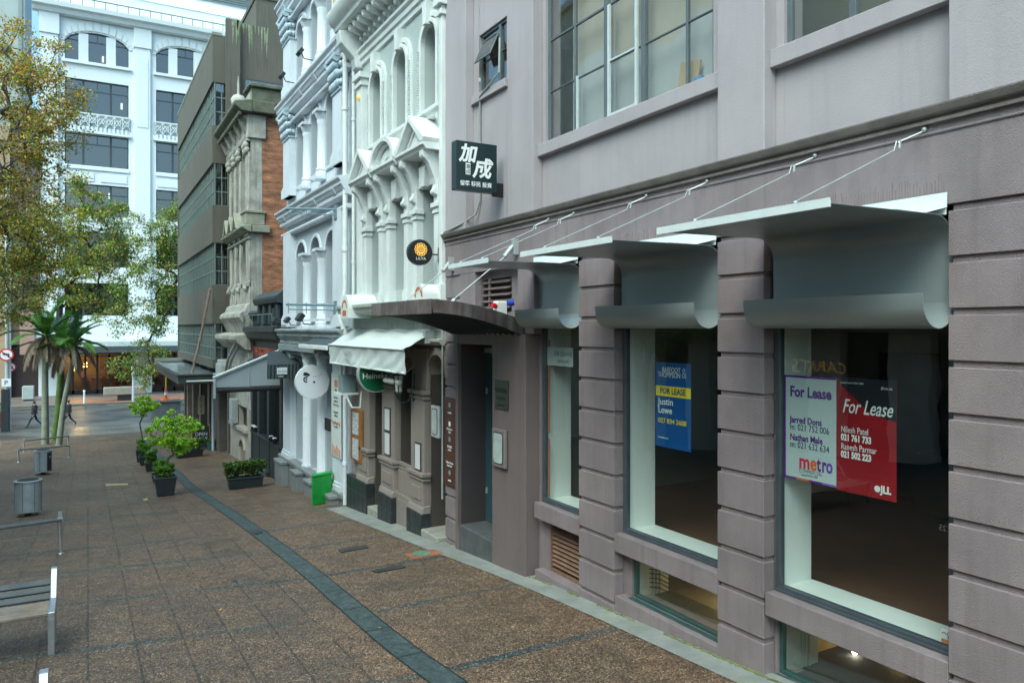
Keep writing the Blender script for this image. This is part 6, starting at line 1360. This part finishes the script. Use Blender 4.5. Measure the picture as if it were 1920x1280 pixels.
# palms
PGR = leafmat('palm_green', (.09, .22, .03), .4); PDK = leafmat('palm_dark', (.03, .09, .03), .4); PBR = leafmat('palm_brown', (.22, .16, .11), .4)
def palm(lab, trunk, r, nf, L, seed, tm, shaft=True):
    t = thing('palm_tree', lab, 'palm', trunk[0], 'nikau palms by the benches'); rnd = random.Random(seed); top = Vector(trunk[-1])
    m_ = MB(); k = len(trunk); m_.tube(trunk, [r*(1.25-.35*i/(k-1)) for i in range(k)], 12); m_.build('trunk', tm, t, smooth=60)
    m_ = MB(); m_.lathe([(r*.9, -.1), (r*1.7, .15), (r*1.6, .45), (r*.9, .8), (.03, 1.0)], top, 12); m_.build('crownshaft', M('crownshaft_green', (.07, .13, .03), .5, .3, 4), t, smooth=60)
    top = top+Vector((0, 0, .65))
    for f in range(nf):
        dead = f >= nf*.66; az = 2.399*f+rnd.random()*.4
        el = R(rnd.uniform(48, 78)) if f < nf*.35 else (R(rnd.uniform(12, 45)) if not dead else R(rnd.uniform(-30, 5)))
        l = L*rnd.uniform(.8, 1.1)*(1 if not dead else .85); n = 15; pos = top.copy(); d = Vector((math.cos(az)*math.cos(el), math.sin(az)*math.cos(el), math.sin(el))); pts = [pos.copy()]
        for i in range(n): d.z -= (.055 if not dead else .12)*(1+i*.05); d.normalize(); pos = pos+d*l/n; pts.append(pos.copy())
        m_ = MB(); m_.tube(pts, [.035*(1-i/(n+1.)) for i in range(n+1)], 4)
        up = Vector((0, 0, 1))
        for i in range(2, n+1):
            tg = (pts[i]-pts[i-1]).normalized(); sd_ = tg.cross(up).normalized(); nn = sd_.cross(tg)
            for sgn in (-1, 1):
                for h in range(3):
                    b0 = pts[i-1].lerp(pts[i], h/3); ll = l*.24*math.sin(math.pi*min(1, (i+h/3)/(n+2))*.86+.25)*rnd.uniform(.8, 1.15)
                    dr = (sd_*sgn*.75+tg*.75+nn*(.35 if not dead else -.5)+Vector((0, 0, -.15 if not dead else -.6))).normalized(); w_ = tg*.028
                    m_.poly([b0-w_, b0+w_, b0+dr*ll*.6+w_*.8-Vector((0, 0, .02*ll)), b0+dr*ll-Vector((0, 0, .12*ll)), b0+dr*ll*.6-w_*.8])
        m_.build('frond', PBR if dead else (PGR if rnd.random() < .6 else PDK), t, fix=False)
    return t
g = G(85, 833); T_GW = M('palm_trunk_grey', (.20, .22, .17), .9, .3, 3, .4, 20); T_MO = M('palm_trunk_moss', (.08, .13, .03), .95, .4, 3, .5, 20)
palm('left palm with a straight pale grey trunk', [(g[0], g[1], g[2]-.1), (g[0]-.01, g[1], 0), (g[0], g[1], Zp(655, g[0], g[1]))], .14, 21, 2.3, 2, T_GW)
g = G(102, 826); tp = pt(122, 672, g[1])
palm('middle palm with a mossy green leaning trunk', [(g[0], g[1], g[2]-.1), pt(110, 760, g[1]), (tp[0]-.15, tp[1], tp[2])], .16, 17, 2.2, 5, T_MO)
g = G(110, 834); tp = pt(133, 672, g[1])
palm('right palm with a slender grey leaning trunk', [(g[0], g[1], g[2]-.1), pt(119, 760, g[1]), (tp[0]+.1, tp[1], tp[2])], .12, 17, 2.1, 9, T_GW)

# ------------------------------------------------------------------ pots and planters
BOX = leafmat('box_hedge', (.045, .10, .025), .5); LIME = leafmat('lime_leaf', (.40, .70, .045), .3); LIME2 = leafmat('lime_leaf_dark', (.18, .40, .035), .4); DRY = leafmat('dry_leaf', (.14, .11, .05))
POT = M('black_plastic_pot', (.022, .032, .036), .4, .2, 4, .1, 40); SOIL = M('soil', (.03, .022, .015), .95, .4, 8)
def hedge(parent, cx, cy, z, hx, hy, hz, n, seed, lf=.022, mats=None, name='hedge'):
    rnd = random.Random(seed); cl = []
    for _ in range(n): cl.append((cx+rnd.uniform(-hx, hx), cy+rnd.uniform(-hy, hy), z+rnd.uniform(0, hz), .07, 1))
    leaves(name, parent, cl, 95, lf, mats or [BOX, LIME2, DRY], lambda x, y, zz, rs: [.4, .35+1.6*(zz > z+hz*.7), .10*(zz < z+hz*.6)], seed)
def square_pot(lab, px, py, wpx, hpx, seed, tree=None, hz=.3, hmats=None):
    hz *= 1.15
    x, y, z = G(px, py); d = dep(x, y)/1400; w_ = wpx*d/2; h = hpx*d; y += w_*.8
    t = thing('potted_shrub', lab, 'potted plant', (x, y, z), 'square black pots along the lane')
    m_ = MB(); lo, hi = w_*.76, w_
    v = [(x+s*q*a, y+s2*q*a, zz) for q, zz in ((lo, z), (hi, z+h), (hi*1.06, z+h), (hi*1.06, z+h+.035), (hi*.9, z+h+.035), (hi*.88, z+h-.04)) for s, s2, a in ((-1, -1, 1), (1, -1, 1), (1, 1, 1), (-1, 1, 1))]
    f = [(0, 3, 2, 1)]+[(4*i+j, 4*i+(j+1) % 4, 4*i+4+(j+1) % 4, 4*i+4+j) for i in range(5) for j in range(4)]
    m_.add(v, f); m_.build('pot', POT, t, bevel=.008)
    MB().box(x-hi*.86, x+hi*.86, y-hi*.86, y+hi*.86, z+h-.06, z+h-.03).build('soil', SOIL, t)
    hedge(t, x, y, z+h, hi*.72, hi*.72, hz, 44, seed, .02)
    if tree:
        (tpx, tpy, rx, rz, n) = tree; c = pt(tpx, tpy, y); tr = [(x, y, z+h-.05), (x+.03, y, z+h+.3), (x+(c[0]-x)*.4, y, z+h+.55)]
        cl = ellip(n, c, (rx, rx*.8, rz), .12, seed, .1); cl = [q for q in cl if random.Random(int(q[0]*997+q[2]*733)).random() < .85]
        branches(t, tr, cl, .028, BARK, seed, 'stem', .004, .2); leaves('crown', t, cl, 60, .04, [LIME, LIME2, L_YE], lambda a, b, zz, rs: [.62, .26, .12], seed)
    return t
square_pot('square black pot nearest the camera, with a bright lime-green tree over a clipped base', 311, 930, 37, 33, 21, (328, 810, .76, .62, 100), .30)
square_pot('square black pot with a box hedge cube, just behind the nearest tree pot', 303, 906, 33, 14, 22, None, .42)
square_pot('low round-cornered black pot, third back in the row', 284, 884, 22, 16, 23, None, .42)
square_pot('fourth black pot back in the row with a dark clipped bush', 272, 872, 20, 15, 24, None, .42)
square_pot('furthest black pot in the row carrying a small lollipop tree', 266, 866, 20, 20, 25, (268, 762, .56, .40, 48), .4)
def trough(lab, pxa, pya, pxb, pyb, hpx, seed, hz, gaps=True):
    a = Vector(G(pxa, pya)); b = Vector(G(pxb, pyb)); dv = (b-a); L_ = dv.length; u = dv.normalized(); n_ = Vector((-u.y, u.x, 0)).normalized()
    if n_.y < 0: n_ = -n_
    c = (a+b)/2+n_*.17; h = hpx*dep(c.x, c.y)/1400; t = thing('planter_box', lab, 'planter', tuple(c), 'long black hedge planters')
    m_ = MB(); v = []
    for q, w_, zz in ((.46, .13, 0), (.49, .17, h*.85), (.51, .19, h*.85), (.51, .19, h), (.48, .16, h), (.47, .15, h-.05)):
        for s, s2 in ((-1, -1), (1, -1), (1, 1), (-1, 1)): v.append(c+u*L_*q*s+n_*w_*s2+Vector((0, 0, zz)))
    m_.add(v, [(0, 3, 2, 1)]+[(4*i+j, 4*i+(j+1) % 4, 4*i+4+(j+1) % 4, 4*i+4+j) for i in range(5) for j in range(4)]+[(20, 21, 22, 23)]); m_.build('box', POT, t, bevel=.008)
    rnd = random.Random(seed); cl = []; st = MB()
    for k in range(5):
        s = -.42+.21*k; cc = c+u*L_*s
        st.tube([cc+Vector((0, 0, h-.05)), cc+Vector((.02, 0, h+hz*.5))], .008, 5)
        for _ in range(40):
            q = rnd.random()**.6; zz = h+hz*q; sp = .07+.11*min(1, q*1.6)
            cl.append((*(cc+u*L_*rnd.uniform(-sp, sp)+n_*rnd.uniform(-.13, .13)+Vector((0, 0, zz))), .065, 1))
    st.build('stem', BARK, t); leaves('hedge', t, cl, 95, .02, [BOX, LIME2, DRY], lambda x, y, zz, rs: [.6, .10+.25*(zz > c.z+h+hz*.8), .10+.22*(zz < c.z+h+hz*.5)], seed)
trough('long black trough with a clipped hedge standing alone before the pub', 429, 919, 495, 912, 21, 31, .42)
trough('long black trough with a dark hedge behind the lime-green tree', 333, 860, 382, 855, 14, 32, .40)
t = thing('small_pot', 'small teal pot with a round green bush at the foot of the white post', 'potted plant', G(397, 843)); x, y, z = G(397, 843)
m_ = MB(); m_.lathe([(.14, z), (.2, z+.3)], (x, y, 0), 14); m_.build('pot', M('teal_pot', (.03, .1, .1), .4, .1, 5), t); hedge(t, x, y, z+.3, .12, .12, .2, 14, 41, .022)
# green fabric bin-like barrier
x, y, z = G(600, 947); GB = thing('green_barrier', 'bright green fabric-wrapped box on the pavement beside the grey-white facade', 'box', (x, y, z))
GRN = M('bright_green_cloth', (.005, .30, .04), .6, .18, 6, .35, 14)
m_ = MB(); x0, y0_ = G(585, 948)[:2]; x1, y1_ = G(622, 941)[:2]; m_.prism([(x0, y0_), (x1, y1_), (x1+.08, y1_+.35), (x0+.08, y0_+.35)], 'z', z-.02, z+.66); m_.build('wrap', GRN, GB, bevel=.02)
m_ = MB(); m_.tube([(x0, y0_, z+.67), (x1, y1_, z+.67), (x1+.08, y1_+.35, z+.67)], .015, 6); m_.build('rim', GRN, GB)

# ------------------------------------------------------------------ benches, rails, bins
TIM = M('weathered_slat', (.26, .21, .165), .7, .35, 3, .5, 25, grime=.5, gcol=(.33, .17, .06), gscale=2); TIMD = M('dark_slat', (.095, .105, .10), .6, .3, 3, .4, 25)
def bench(lab, x1, yf, L_=2.1):
    z = gz(yf+.3); t = thing('street_bench', lab, 'bench', (x1-L_/2, yf+.3, z), 'steel and timber benches')
    for k in range(5):
        m_ = MB(); m_.box(x1-L_, x1-.03, yf+.02+.085*k, yf+.09+.085*k, z+.42, z+.455); m_.build('slat', TIM, t, bevel=.006)
    for k in range(3):
        m_ = MB(); m_.obox((x1-L_/2-.015, yf+.51+.085*k, z+.475+.055*k), (L_-.03, .078, .03), Matrix.Rotation(R(33), 3, 'X')); m_.build('back_slat', TIMD, t, bevel=.006)
    for xx in (x1, x1-L_):
        m_ = MB(); m_.box(xx-.035, xx+.03, yf-.02, yf+.05, z-.01, z+.40).box(xx-.036, xx+.031, yf-.025, yf+.47, z+.40, z+.47).box(xx-.035, xx+.03, yf+.40, yf+.46, z-.01, z+.40)
        m_.prism([(yf+.44, z+.40), (yf+.50, z+.40), (yf+.80, z+.72), (yf+.72, z+.72)], 'x', xx-.034, xx+.029); m_.build('end_frame', STEEL, t, bevel=.006)
    return t
gx, gy_, _ = G(97, 1226); bench('slatted timber and steel bench cut by the left edge, nearest full bench', gx, gy_)
bench('bench at the bottom left corner, only its steel back post showing', -.27, 5.50)
def rail(lab, pxl, pyl, pxr, pyr, tall):
    xr, yr, zr = G(pxr, pyr); xl, yl, zl = G(pxl, pyl); t = thing('leaning_rail', lab, 'rail', ((xl+xr)/2, (yl+yr)/2, min(zl, zr)), 'steel leaning rails')
    m_ = MB(); m_.obox(((xl+xr)/2, (yl+yr)/2, (zl+zr)/2+tall-.13), ((Vector((xr-xl, yr-yl, zr-zl))).length, .16, .045), Matrix.Rotation(math.atan2(yr-yl, xr-xl), 3, 'Z')@Matrix.Rotation(-math.asin((zr-zl)/math.dist((xl, yl, zl), (xr, yr, zr))), 3, 'Y')); m_.build('plank', TIMD, t, bevel=.01)
    for x, y, z in ((xl, yl, zl), (xr, yr, zr)):
        m_ = MB(); m_.tube([(x, y, z), (x-.02, y, z+tall-.15)], .034, 10).box(x-.05, x+.03, y-.05, y+.05, z+tall-.15, z+tall-.10).box(x-.04, x+.02, y-.035, y+.035, z+tall-.10, z+tall); m_.lathe([(.06, 0), (.05, .02)], (x, y, z), 10); m_.build('leg', STEEL, t, smooth=40)
rail('steel rail with a dark plank, beside the large near bin', -60, 1066, 114, 1037, .72)
rail('steel rail in front of the palm trunks, right of the smaller bin', 35, 866, 130, 857, .62)
rail('furthest steel rail, behind the palm trunks', 45, 846, 128, 836, .62)
def bin_(lab, px, py, r, h, panel):
    x, y, z = G(px, py); t = thing('litter_bin', lab, 'litter bin', (x, y, z), 'round steel litter bins')
    m_ = MB(); m_.lathe([(r, z+.12), (r*1.0, z+h-.04)], (x, y, 0), 28); m_.build('body', GALV, t, smooth=40)
    m_ = MB(); m_.lathe([(r*1.04, z+h-.05), (r*1.04, z+h-.01), (r*.98, z+h)], (x, y, 0), 28); m_.build('rim', STEEL, t, smooth=40); m_ = MB(); m_.lathe([(r*.8, z+h), (r*.8, z+h+.004)], (x, y, 0), 24); m_.build('opening', BLACK, t)
    m_ = MB(); m_.box(x-.07, x+.07, y-.07, y+.07, z, z+.13); m_.lathe([(r*.8, z), (r*.8, z+.015)], (x, y, 0), 20); m_.build('foot', BLACK, t)
    m_ = MB()
    for a in (200, 250, 300, 340): q = R(a); m_.tube([(x+r*math.cos(q), y+r*math.sin(q), z+.13), (x+r*math.cos(q), y+r*math.sin(q), z+h-.05)], .008, 4)
    m_.build('seam', FRAME_ST, t)
    if panel:
        m_ = MB(); q0, q1 = R(-62), R(-30); m_.prism([(x+rr*math.cos(q), y+rr*math.sin(q)) for rr, qs in ((r+.004, (q0, (q0+q1)/2, q1)), (r+.012, (q1, (q0+q1)/2, q0))) for q in qs], 'z', z+.16, z+h-.08); m_.build('label_panel', BLACKP, t)
        text('lettering', 'LITTER', .09, (x+(r+.016)*math.cos(R(-46))-.05, y+(r+.02)*math.sin(R(-46)), z+.6), FACE_Y, TWHITE, t, sx=.3)
bin_('large round grey steel bin at the left edge, nearer of the two', 53, 966, .285, .86, False)
bin_('round grey steel bin with a black label panel, in front of the palms', 81, 889, .27, .86, True)

# ------------------------------------------------------------------ street things far down
x, y, z = G(50, 757); t = thing('litter_bin', 'small square pale bin on the far pavement', 'litter bin', (x, y+2, -3.72))
m_ = MB(); m_.box(x-.45, x+.45, y+1.6, y+2.4, -3.6, -2.4); m_.build('body', M('pale_bin', (.33, .38, .37), .5, .1, 3), t, bevel=.05); m_ = MB(); m_.box(x-.35, x+.35, y+1.7, y+2.3, -3.75, -3.6); m_.build('foot', BLACK, t)
for px, l in ((124, 'left slim white bollard on the far red paving'), (158, 'right slim white bollard on the far red paving')):
    x = Xy(px, 74.2); m_ = MB(); m_.lathe([(.07, -3.75), (.07, -2.75), (.10, -2.72), (.10, -2.62), (.05, -2.58)], (x, 74.2, 0), 10); tag(m_.build('bollard', PW, smooth=40), l, 'bollard', 'white bollards on the far pavement')
x = Xy(232, 75.5); t = thing('stone_bench', 'heavy pale stone bench on the far pavement', 'bench', (x, 75.5, -3.72)); m_ = MB(); m_.box(x-1.6, x+1.8, 75.2, 76.0, -3.2, -2.5); m_.build('seat', M('pale_bench_stone', (.26, .23, .19), .8, .15, 3), t, bevel=.05); m_ = MB(); m_.box(x-.5, x+.6, 75.3, 75.9, -3.8, -3.2); m_.build('leg', BLACK, t)
x = Xy(250, 73.9); t = thing('street_lamp', 'slim pale lamp post with a short cylinder head at the far kerb', 'street lamp', (x, 73.9, -3.7)); m_ = MB(); m_.tube([(x, 73.9, -3.8), (x, 73.9, -1.4)], .10, 8); m_.build('pole', M('pale_pole', (.42, .5, .52), .5, .05, 3), t); m_ = MB(); m_.lathe([(.15, -1.4), (.17, -.6), (.1, -.55)], (x, 73.9, 0), 12); m_.build('head', M('lamp_head', (.5, .45, .35), .5, .1, 3), t, smooth=40)
t = thing('traffic_sign', 'grey sign pole at the left edge with no-turn roundels and parking plates', 'traffic sign', (Xy(13, 57), 57, -3.84))
xs_ = Xy(13, 57); m_ = MB(); m_.tube([(xs_, 57, -3.9), (xs_, 57, 12)], .11, 10); m_.build('pole', GALV, t); m_ = MB(); m_.tube([(Xy(19, 57), 57.1, -3.9), (Xy(19, 57), 57.1, 10)], .05, 8); m_.build('pole', PW, t)
def roundel(px, py, r, Y=56.8):
    x = Xy(px, Y); z = Zp(py, x, Y); m_ = MB(); m_.lathe([(r, 0), (r, .02)], (x, Y, z), 24, (0, -1, 0)); m_.build('plate', M('sign_red_rim', (.5, .02, .02), .5, 0) if 'sign_red_rim' not in bpy.data.materials else bpy.data.materials['sign_red_rim'], t)
    m_ = MB(); m_.lathe([(r*.78, .02), (r*.78, .03)], (x, Y, z), 24, (0, -1, 0)); m_.build('face', PW, t)
    m_ = MB(); m_.tube([(x+r*.3, Y-.04, z-r*.4), (x+r*.3, Y-.04, z+r*.15), (x-r*.2, Y-.04, z+r*.15)], r*.09, 5).prism([(x-r*.2, z+r*.4), (x-r*.2, z-r*.1), (x-r*.55, z+r*.15)], 'y', Y-.045, Y-.035); m_.build('arrow', BLACK, t)
    m_ = MB(); m_.obox((x, Y-.05, z), (r*1.6, .01, r*.16), Matrix.Rotation(R(40), 3, 'Y')); m_.build('slash', bpy.data.materials['sign_red_rim'], t)
roundel(12, 665, .40); roundel(20, 688, .30, 57.3)
m_ = MB(); x = Xy(12, 56.8); z = Zp(717, x, 56.8); m_.box(x-.25, x+.25, 56.75, 56.8, z-.25, z+.25); m_.build('parking_plate', PW, t); text('lettering', 'P', .4, (x-.12, 56.74, z-.13), FACE_Y, TNAVY, t)
m_ = MB(); m_.box(Xy(2, 56.6), Xy(16, 56.6), 56.6, 57.2, -3.9, -1.1); m_.build('dark_cabinet', BLACKP, t)
x, y, z = G(2, 800); t = thing('planter_box', 'dark red square planter with leafy plants at the left edge', 'planter', (x, y, z)); m_ = MB(); m_.prism([(x-.7, y-.5), (x+.35, y-.5), (x+.35, y+.5), (x-.7, y+.5)], 'z', z, z+1.0); m_.build('box', M('dark_red_box', (.12, .02, .02), .5, .2, 3), t, bevel=.03); hedge(t, x-.15, y, z+1.0, .4, .4, .6, 30, 51, .045)
# corner works: cone and barrier
x = Xy(311, 58.5); t = thing('traffic_cone', 'orange and white traffic cone on a dark block by the olive corner', 'cone', (x, 58.5, -3.84))
OC = M('cone_orange', (.75, .14, .01), .5, .1, 4); m_ = MB(); m_.lathe([(.36, -2.4), (.32, -2.33), (.10, -2.2), (.07, -1.5), (.04, -1.45)], (x, 58.5, 0), 14); m_.build('cone', OC, t, smooth=40); m_ = MB(); m_.lathe([(.105, -2.0), (.09, -1.8)], (x, 58.5, 0), 14); m_.build('band', PW, t); m_ = MB(); m_.tube([(x, 58.5, -1.5), (x+.02, 58.5, -.3)], .05, 6); m_.build('yellow_pole', M('pole_yellow', (.7, .4, .02), .5, .1, 4), t)
m_ = MB(); m_.box(x-1.0, x+.9, 57.9, 59.1, -3.9, -2.5).box(x-1.1, x+1.0, 57.8, 59.2, -2.5, -2.38); tag(m_.build('concrete_block', M('dark_block', (.09, .10, .11), .7, .3, 2), bevel=.03), 'dark concrete block carrying the traffic cone', 'block')
t = thing('hanging_sign', 'tall narrow cream sign board with vertical writing under the dark canopy', 'sign', (4.5, 35.2, -1.6)); x = Xy(377, 35.2); m_ = MB(); m_.box(x-.13, x+.13, 35.15, 35.2, Zp(776, x, 35.2), Zp(741, x, 35.2)); m_.build('board', M('cream_board', (.45, .38, .27), .6, .1, 4), t)
for k, s in enumerate('BUTCHER'): text('lettering', s, .13, (x, 35.14, Zp(746.5+4.4*k, x, 35.2)), FACE_Y, BLACK, t, 'CENTER')
m_ = MB(); m_.tube([(x, 35.2, Zp(741, x, 35.2)), (x, 35.2, .45)], .02, 5); m_.build('hanger', BLACK, t)
x, y, z = G(377, 842); t = thing('sandwich_board', 'black chalk sandwich board with timber legs under the canopy', 'sandwich board', (x, y, z))
m_ = MB(); m_.obox((x, y, z+.55), (.75, .03, .95), Matrix.Rotation(R(-10), 3, 'X')); m_.build('board', BLACKP, t, bevel=.01); m_ = MB()
for s in (-1, 1): m_.tube([(x+s*.4, y-.1, z), (x+s*.36, y+.08, z+1.1)], .03, 5)
m_.build('leg', M('board_timber', (.38, .2, .09), .7, .2, 5), t); text('lettering', 'OPEN\nDAILY', .2, (x, y-.06, z+.62), FACE_Y, TWHITE, t, 'CENTER')
# small things on the ground
def plate(name, lab, cat, pts, mat, dz=.012, kind=None):
    P_ = [G(*p) for p in pts]; m_ = MB(); n = len(P_); m_.add([(a, b, c+dz-.02) for a, b, c in P_]+[(a, b, c+dz) for a, b, c in P_], [tuple(range(n, 2*n))]+[(i, (i+1) % n, n+(i+1) % n, n+i) for i in range(n)]); return tag(m_.build(name, mat), lab, cat)
IRON = M('cast_iron', (.035, .035, .037), .5, .3, 9, .6, 60)
plate('service_cover', 'dark rectangular service cover, left of the terracotta hatch', 'cover', [(634, 1031), (686, 1022), (692, 1027), (641, 1036)], IRON)
plate('service_cover', 'dark rectangular service cover nearer the camera than the hatch', 'cover', [(695, 1070), (752, 1059), (761, 1064), (706, 1074)], IRON)
plate('access_hatch', 'terracotta tiled access hatch with a green oval lid near the mauve corner', 'hatch', [(757, 1039), (812, 1030), (833, 1037), (778, 1048)], M('terracotta', (.30, .12, .06), .7, .25, 8, .4, 40), .010)
plate('oval_lid', 'green oval lid set in the terracotta hatch', 'lid', [(790+17*math.cos(q), 1038.5-5*math.sin(q)) for q in [R(24*i) for i in range(15)]], M('verdigris', (.12, .22, .15), .6, .3, 12, .3, 60), .018)
plate('service_cover', 'small dark cover set in the drain channel', 'cover', [(470, 998), (484, 994), (493, 999), (479, 1003)], IRON, .016)
plate('paint_mark', 'faint yellow triangular paint mark on the paving', 'paint mark', [(197, 907.5), (240, 906), (240, 908.5), (198, 910)], M('faint_yellow', (.42, .36, .16), .8, .3, 20), .006)
plate('paint_mark', 'small yellow leaf-like spot on the paving left of the nearest pot', 'paint mark', [(268, 935), (277, 934), (277, 937), (270, 938)], M('leaf_yellow_spot', (.4, .36, .08), .8, .3, 20), .006)
rs = np.random.RandomState(12); P = []
FL = []
for k in range(900):
    far = k < 760; Y = rs.uniform(30, 56) if far else rs.uniform(6, 30); X = rs.uniform(-4.5, 2.4) if far else rs.uniform(-1.5, 4.6); FL.append((X, Y))
m_ = MB()
for X, Y in FL:
    a = rs.rand()*6.28; s = rs.uniform(.02, .055) if Y > 30 else rs.uniform(.012, .03); z = gz(Y)+.012; c, d = math.cos(a)*s, math.sin(a)*s
    m_.mi = rs.randint(0, 3); m_.add([(X-c, Y-d, z), (X-d*.6, Y+c*.6, z+s*.3), (X+c, Y+d, z+.004), (X+d*.6, Y-c*.6, z+s*.2)], [(0, 1, 2, 3)])
tag(m_.build('fallen_leaves', [L_RU, DRY, L_OR], fix=False), 'scattered brown fallen leaves on the lane', 'leaves', kind='stuff')
# moss line along the wall foot
m_ = MB(); rs = np.random.RandomState(2); Y = 4.0
for k in range(420):
    Y = rs.uniform(3.5, 11.2); s = rs.uniform(.008, .03); X = 5.185-abs(rs.normal(0, .012)); z = gz(Y)+.01
    if noise.noise((Y*1.7, 0, 0)) > -.05: m_.ball((X, Y, z), s, 5, (.7, 1.6, .45))
tag(m_.build('moss_line', MOSS, smooth=60), 'yellow-green moss along the foot of the mauve wall', 'moss', kind='stuff')

# ------------------------------------------------------------------ people
def person(lab, px, pyf, pyh, mirror, bag=False):
    x, y, z = G(px, pyf); h = (pyf-pyh)*dep(x, y)/1400; t = thing('person', lab, 'person', (x, y, z)); m = -1 if mirror else 1; s = h/1.74
    J = {'pel': (0, 0, .95), 'sp': (.01, 0, 1.15), 'ch': (.02, 0, 1.36), 'nk': (.03, 0, 1.50), 'hd': (.05, -.01, 1.60), 'ht': (.05, -.01, 1.69),
         'hl': (.0, -.09, .92), 'kl': (.24, -.10, .52), 'al': (.40, -.10, .09), 'tl': (.56, -.10, .04), 'hr': (.0, .09, .92), 'kr': (-.10, .10, .50), 'ar': (-.42, .10, .16), 'tr': (-.36, .10, .04),
         'sl': (.02, -.19, 1.41), 'el': (-.12, -.23, 1.14), 'wl': (-.14, -.2, .90), 'fl': (-.12, -.2, .80), 'sr': (.02, .19, 1.41), 'er': (.02, .24, 1.13), 'wr': (.20, .2, .95), 'fr': (.26, .19, .87)}
    E = [('pel', 'sp'), ('sp', 'ch'), ('ch', 'nk'), ('nk', 'hd'), ('hd', 'ht'), ('pel', 'hl'), ('hl', 'kl'), ('kl', 'al'), ('al', 'tl'), ('pel', 'hr'), ('hr', 'kr'), ('kr', 'ar'), ('ar', 'tr'), ('ch', 'sl'), ('sl', 'el'), ('el', 'wl'), ('wl', 'fl'), ('ch', 'sr'), ('sr', 'er'), ('er', 'wr'), ('wr', 'fr')]
    RD = dict(pel=.15, sp=.14, ch=.16, nk=.06, hd=.09, ht=.07, hl=.10, kl=.065, al=.045, tl=.04, hr=.10, kr=.065, ar=.045, tr=.04, sl=.075, el=.05, wl=.032, fl=.035, sr=.075, er=.05, wr=.032, fr=.035)
    ks = list(J); me = bpy.data.meshes.new('body'); me.from_pydata([(m*J[k][0]*s, J[k][1]*s, J[k][2]*s) for k in ks], [(ks.index(a), ks.index(b)) for a, b in E], [])
    o = bpy.data.objects.new('body', me); COL.objects.link(o); o.parent = t
    md = o.modifiers.new('s', 'SKIN')
    for i, k in enumerate(ks): r = RD[k]*s; me.skin_vertices[0].data[i].radius = (r, r); me.skin_vertices[0].data[i].use_root = (k == 'pel')
    o.modifiers.new('u', 'SUBSURF').levels = 2; bpy.context.view_layer.update()
    m2 = bpy.data.meshes.new_from_object(o.evaluated_get(bpy.context.evaluated_depsgraph_get())); o.modifiers.clear(); o.data = m2
    m2.materials.clear()
    for q in (M('dark_coat', (.018, .022, .03), .8, .2, 5), M('skin', (.38, .22, .15), .6, .05, 5), M('dark_trousers', (.015, .03, .045), .8, .2, 5), BLACK): m2.materials.append(q)
    for p in m2.polygons:
        c = p.center/s; p.use_smooth = True; p.material_index = 1 if c.z > 1.49 or (c.z < .93 and abs(c.y) > .165 and c.z > .7) else (3 if c.z < .10 else (2 if c.z < .90 else 0))
    hr = MB(); hr.ball((x+m*.03*s, y-.005*s, z+1.66*s), .105*s, 12, (1, .95, .85)); hr.build('hair', M('dark_hair', (.02, .014, .01), .7, .2, 20), t, smooth=60)
    f = MB(); f.ball((x+m*.145*s, y-.01*s, z+1.595*s), .018*s, 6)
    for e in (-.03, .03): f.ball((x+m*.13*s, y+e*s, z+1.625*s), .011*s, 6)
    f.build('face', M('face_detail', (.25, .12, .09), .6, 0), t)
    j = MB(); j.lathe([(.165*s, z+.82*s), (.17*s, z+.95*s), (.165*s, z+1.15*s), (.19*s, z+1.36*s), (.14*s, z+1.47*s), (.07*s, z+1.52*s)], (x+m*.012*s, y, 0), 14); j.build('jacket', M('jacket_navy', (.016, .02, .03), .85, .2, 6), t, smooth=60)
    return t
person('person in dark clothes striding left, left of the palm trunks', 65, 801, 752, True)
person('person in black coat walking between the palms and the cobbles', 129, 798, 750, True)
